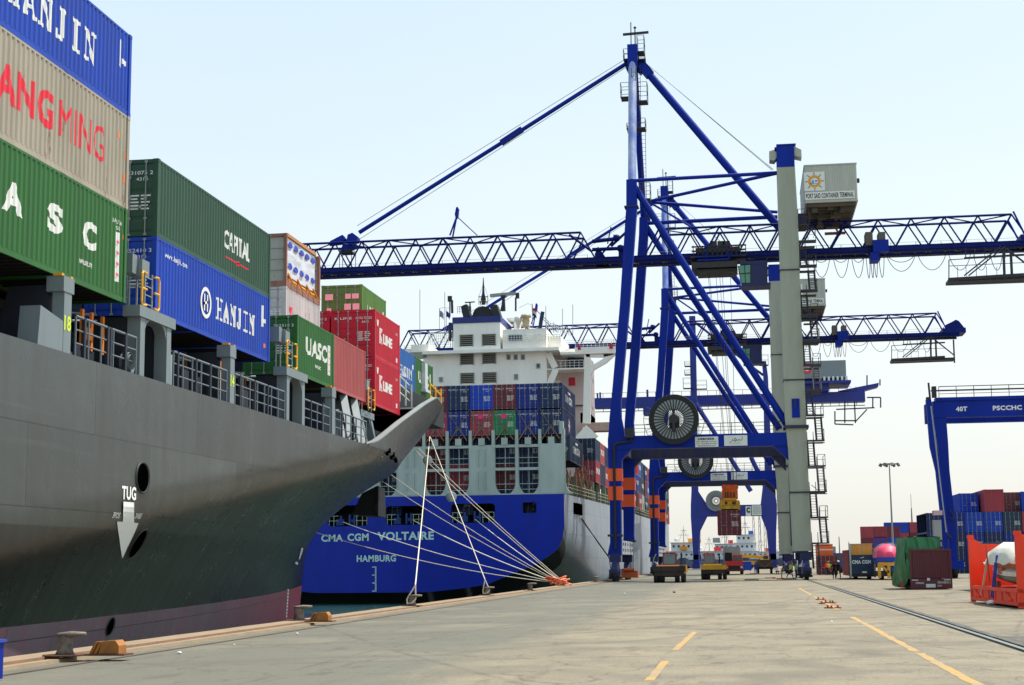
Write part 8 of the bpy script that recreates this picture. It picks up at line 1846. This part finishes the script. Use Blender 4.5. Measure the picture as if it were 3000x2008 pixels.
b = MB(); b.path([aY(x, y, YR-.9) for x, y in ((2781, 1493), (2786, 1500), (2793, 1510), (2793, 1522), (2782, 1518))], .07, 6); b.lathe([(0, .25), (.25, 0), (0, -.25)], aY(2780, 1572, YR-.9), n=10); b.build('hose', dark, rt)
b = MB(); q = aZ(2790, 1690); X_ = aY(2790, 1690, YR).x; b.box((X_-.8, YR-3, .9), (X_+.8, YR+8, 1.7)); b.build('sill_beam', blue, rt)
for y in (-2.2, .3, 5.2, 7.2):
    b = MB(); b.lathe([(0, -.25), (.3, -.25), (.75, -.22), (.8, -.1), (.8, .1), (.75, .22), (.3, .25), (0, .25)], (X_, YR+y, .8), 'x', 20); b.build('wheel', black, rt)
b = MB(); b.box((aY(2728, 1160, YR).x, YR-1.2, zr1), (aY(2740, 1160, YR).x, YR-.4, zr1+1.1)); b.box((aY(2713, 1176, YR-2).x, YR-2.5, zr1-.6), (aY(2722, 1176, YR-2).x, YR-1.8, zr1-.1)); b.build_each('end_stop', dark, rt)
# light mast and thin distant masts
p = aY(2613, 1531, 250); t = thing('light_mast', 'tall slender floodlight mast with a ring of lamps above the yard', 'light mast', (p.x, 250, 0)); zt_l = aY(2600, 1358, 250).z; b = MB(); b.tube((0, 0, 0), (0, 0, zt_l), .2, 10, .09); b.build('pole', galv, t, world=False)
b = MB(); b.lathe([(1.2, -.08), (1.3, 0), (1.2, .08), (1.1, 0), (1.2, -.08)], (0, 0, zt_l-.1), n=20); b.tube((-1.25, 0, zt_l-.1), (1.25, 0, zt_l-.1), .06, 5); b.tube((0, -1.25, zt_l-.1), (0, 1.25, zt_l-.1), .06, 5); b.build('ring', galv, t, world=False)
for k in range(8): a = 2*math.pi*k/8+.2; c = V((1.35*math.cos(a), 1.35*math.sin(a), zt_l-.35+.0)); b = MB(); b.beam(c+V((0, 0, .3)), c+V((.25*math.cos(a), .25*math.sin(a), -.1)), .36, .3); b.build('floodlight', mat('lamp_housing', (90, 92, 94), .5, dirt=.2), t, world=False)
for i, (x, y0, y1, Y, r, lb) in enumerate(((2458, 1640, 1573, 260, .16, 'short brown pole left of the plywood crate'), (2668, 1560, 1448, 520, .16, 'pale lattice mast far behind the yard containers'), (2409, 1640, 1578, 480, .12, 'thin distant mast right of the stair tower'), (2486, 1620, 1588, 165, .07, 'short post at the corner of the plywood crate'))):
    q0 = aY(x, y0, Y); q1 = aY(x, y1, Y); b = MB(); b.tube((q1.x, Y, 0), (q1.x, Y, q1.z), r, 6, r*.5); 
    if i == 1: b.tube((q1.x-.5, Y, 0), (q1.x-.1, Y, q1.z*.8), .08, 5); b.tube((q1.x+.5, Y, 0), (q1.x+.1, Y, q1.z*.8), .08, 5)
    tag(b.build('mast', mat('far_mast', (150, 140, 136), .6, dirt=.2)), lb, 'mast')
# ================================================================== SHIPS AT THE FAR QUAY
def tug(x, Y, w, zt, label, fun, extras):
    p = aY(x, 1650, Y); t = thing('harbour_vessel', label, 'ship', (p.x, Y, -2)); h = w/2
    b = MB(); b.prism([(-h*1.2, 0, 0), (h*1.2, 0, 0), (h*1.3, 0, 4.4), (-h*1.3, 0, 4.4)], (0, 22, 0)); b.prism([(-h*1.2, 0, 0), (h*1.2, 0, 0), (h*.2, -5, 3), (-h*.2, -5, 3)], (0, .1, 2.0)); b.build('hull', extras.get('hull', mat('far_hull', (60, 70, 96), .5, dirt=.2)), t, world=False)
    fw = mat('far_white', (216, 218, 218), .5, dirt=.2, scale=.3); zz = 4.4; n_ = 0; ww = h
    while zz < zt-2.2:
        s = box_part(t, 'deckhouse', fw, (-ww, 2+n_*.8, zz, ww, 12-n_, zz+2.5)); wn = []
        k = -ww+.5
        while k < ww-.9: wn.append((k, 1.93+n_*.8, zz+1.1, k+.6, 1.995+n_*.8, zz+1.8)); k += 1.5
        for q in wn[:7]: box_part(s, 'window', glass, q)
        box_part(s, 'deck_edge', fw, (-ww-.5, 1.4+n_*.8, zz+2.5, ww+.5, 12.4-n_, zz+2.62)); zz += 2.62; ww *= .84; n_ += 1
    b = MB(); b.tube((0, 5, zz), (0, 5, zz+extras.get('mast', 6)), .16, 6, .05); b.tube((-1.6, 5, zz+2.2), (1.6, 5, zz+2.2), .08, 5); b.tube((-1, 5, zz+3.6), (1, 5, zz+3.6), .06, 5)
    for s in (-1, 1): b.tube((s*1.6, 5, zz), (0, 5, zz+4), .05, 5)
    b.build('mast', extras.get('mm', galv), t, world=False); box_part(t, 'funnel', fun, (h*.25, 8, 4.4, h*.65, 10.5, zz+1.2)); b = MB(); b.lathe([(0, .8), (.6, .5), (.7, 0), (.4, -.3)], (-h*.5, 5, zz+.6), n=10); b.build('radome', fw, t, world=False)
    for q in extras.get('boxes', ()): box_part(t, q[0], q[1], q[2:])
    b = MB()
    for k in range(8): b.tube((-h*1.2+k*h*.34, .6, 4.4), (-h*1.2+k*h*.34, .6, 5.5), .05, 4)
    b.tube((-h*1.25, .6, 5.5), (h*1.25, .6, 5.5), .05, 4); b.build('railing', fw, t, world=False); return t
fr_, fo_, fb_ = mat('funnel_red', (200, 30, 40), .5, dirt=.1), mat('gear_amber', (236, 150, 30), .5, dirt=.2), mat('funnel_blue', (30, 80, 170), .5, dirt=.1)
tug(2003, 470, 9, 9.4, 'white harbour vessel with amber deck gear, left of the far crane leg', fo_, {'mast': 5, 'boxes': (('lifeboat', fo_, -1, 1, 7.4, 1, 3, 8.4),)})
tug(2078, 480, 11, 9, 'white harbour vessel with red funnel behind the yellow tractor', fr_, {'mast': 4.5, 'boxes': (('crane_top', mat('far_grey', (150, 156, 156), .6, dirt=.2), 1.2, 2, 9.5, 3.4, 3, 11), ('life_raft', fo_, -4, 1, 9.6, -2.4, 2, 10.6))})
tug(2125, 520, 8, 9.5, 'small white harbour vessel half hidden behind the pale container', fr_, {'mast': 7})
tug(2186, 500, 8, 12, 'white harbour vessel with blue funnel and tall mast beneath the hanging container', fb_, {'mast': 9, 'mm': mat('far_mast_dark', (70, 84, 110), .5, dirt=.1)})
tug(2232, 540, 11, 9, 'white harbour vessel with two lattice masts left of the far tower', fr_, {'mast': 12})
tug(2292, 560, 8, 9, 'white harbour vessel seen between the two cream towers', fb_, {'mast': 8})
for i, x in enumerate((2128, 2211, 2228, 2244)):
    a = aY(x, 1640, 520); zt = aY(x, [1530, 1490, 1508, 1480][i], 520).z; b = MB()
    for s in (-.5, .5): b.tube((a.x+s, 520, -1), (a.x+s*.3, 520, zt), .09, 5)
    for k in range(int(zt/2.4)): b.tube((a.x-.5+.02*k, 520, k*2.4), (a.x+.5-.02*k, 520, k*2.4+2.4), .05, 4)
    tag(b.build('ship_derrick', mat('far_mast', (0,)*3)), ['thin lattice derrick left of the hanging container', 'thin lattice derrick right of the hanging container', 'short lattice derrick between two taller ones', 'tallest lattice derrick beside the far crane leg'][i], 'derrick', 'ship derricks beyond the quay')
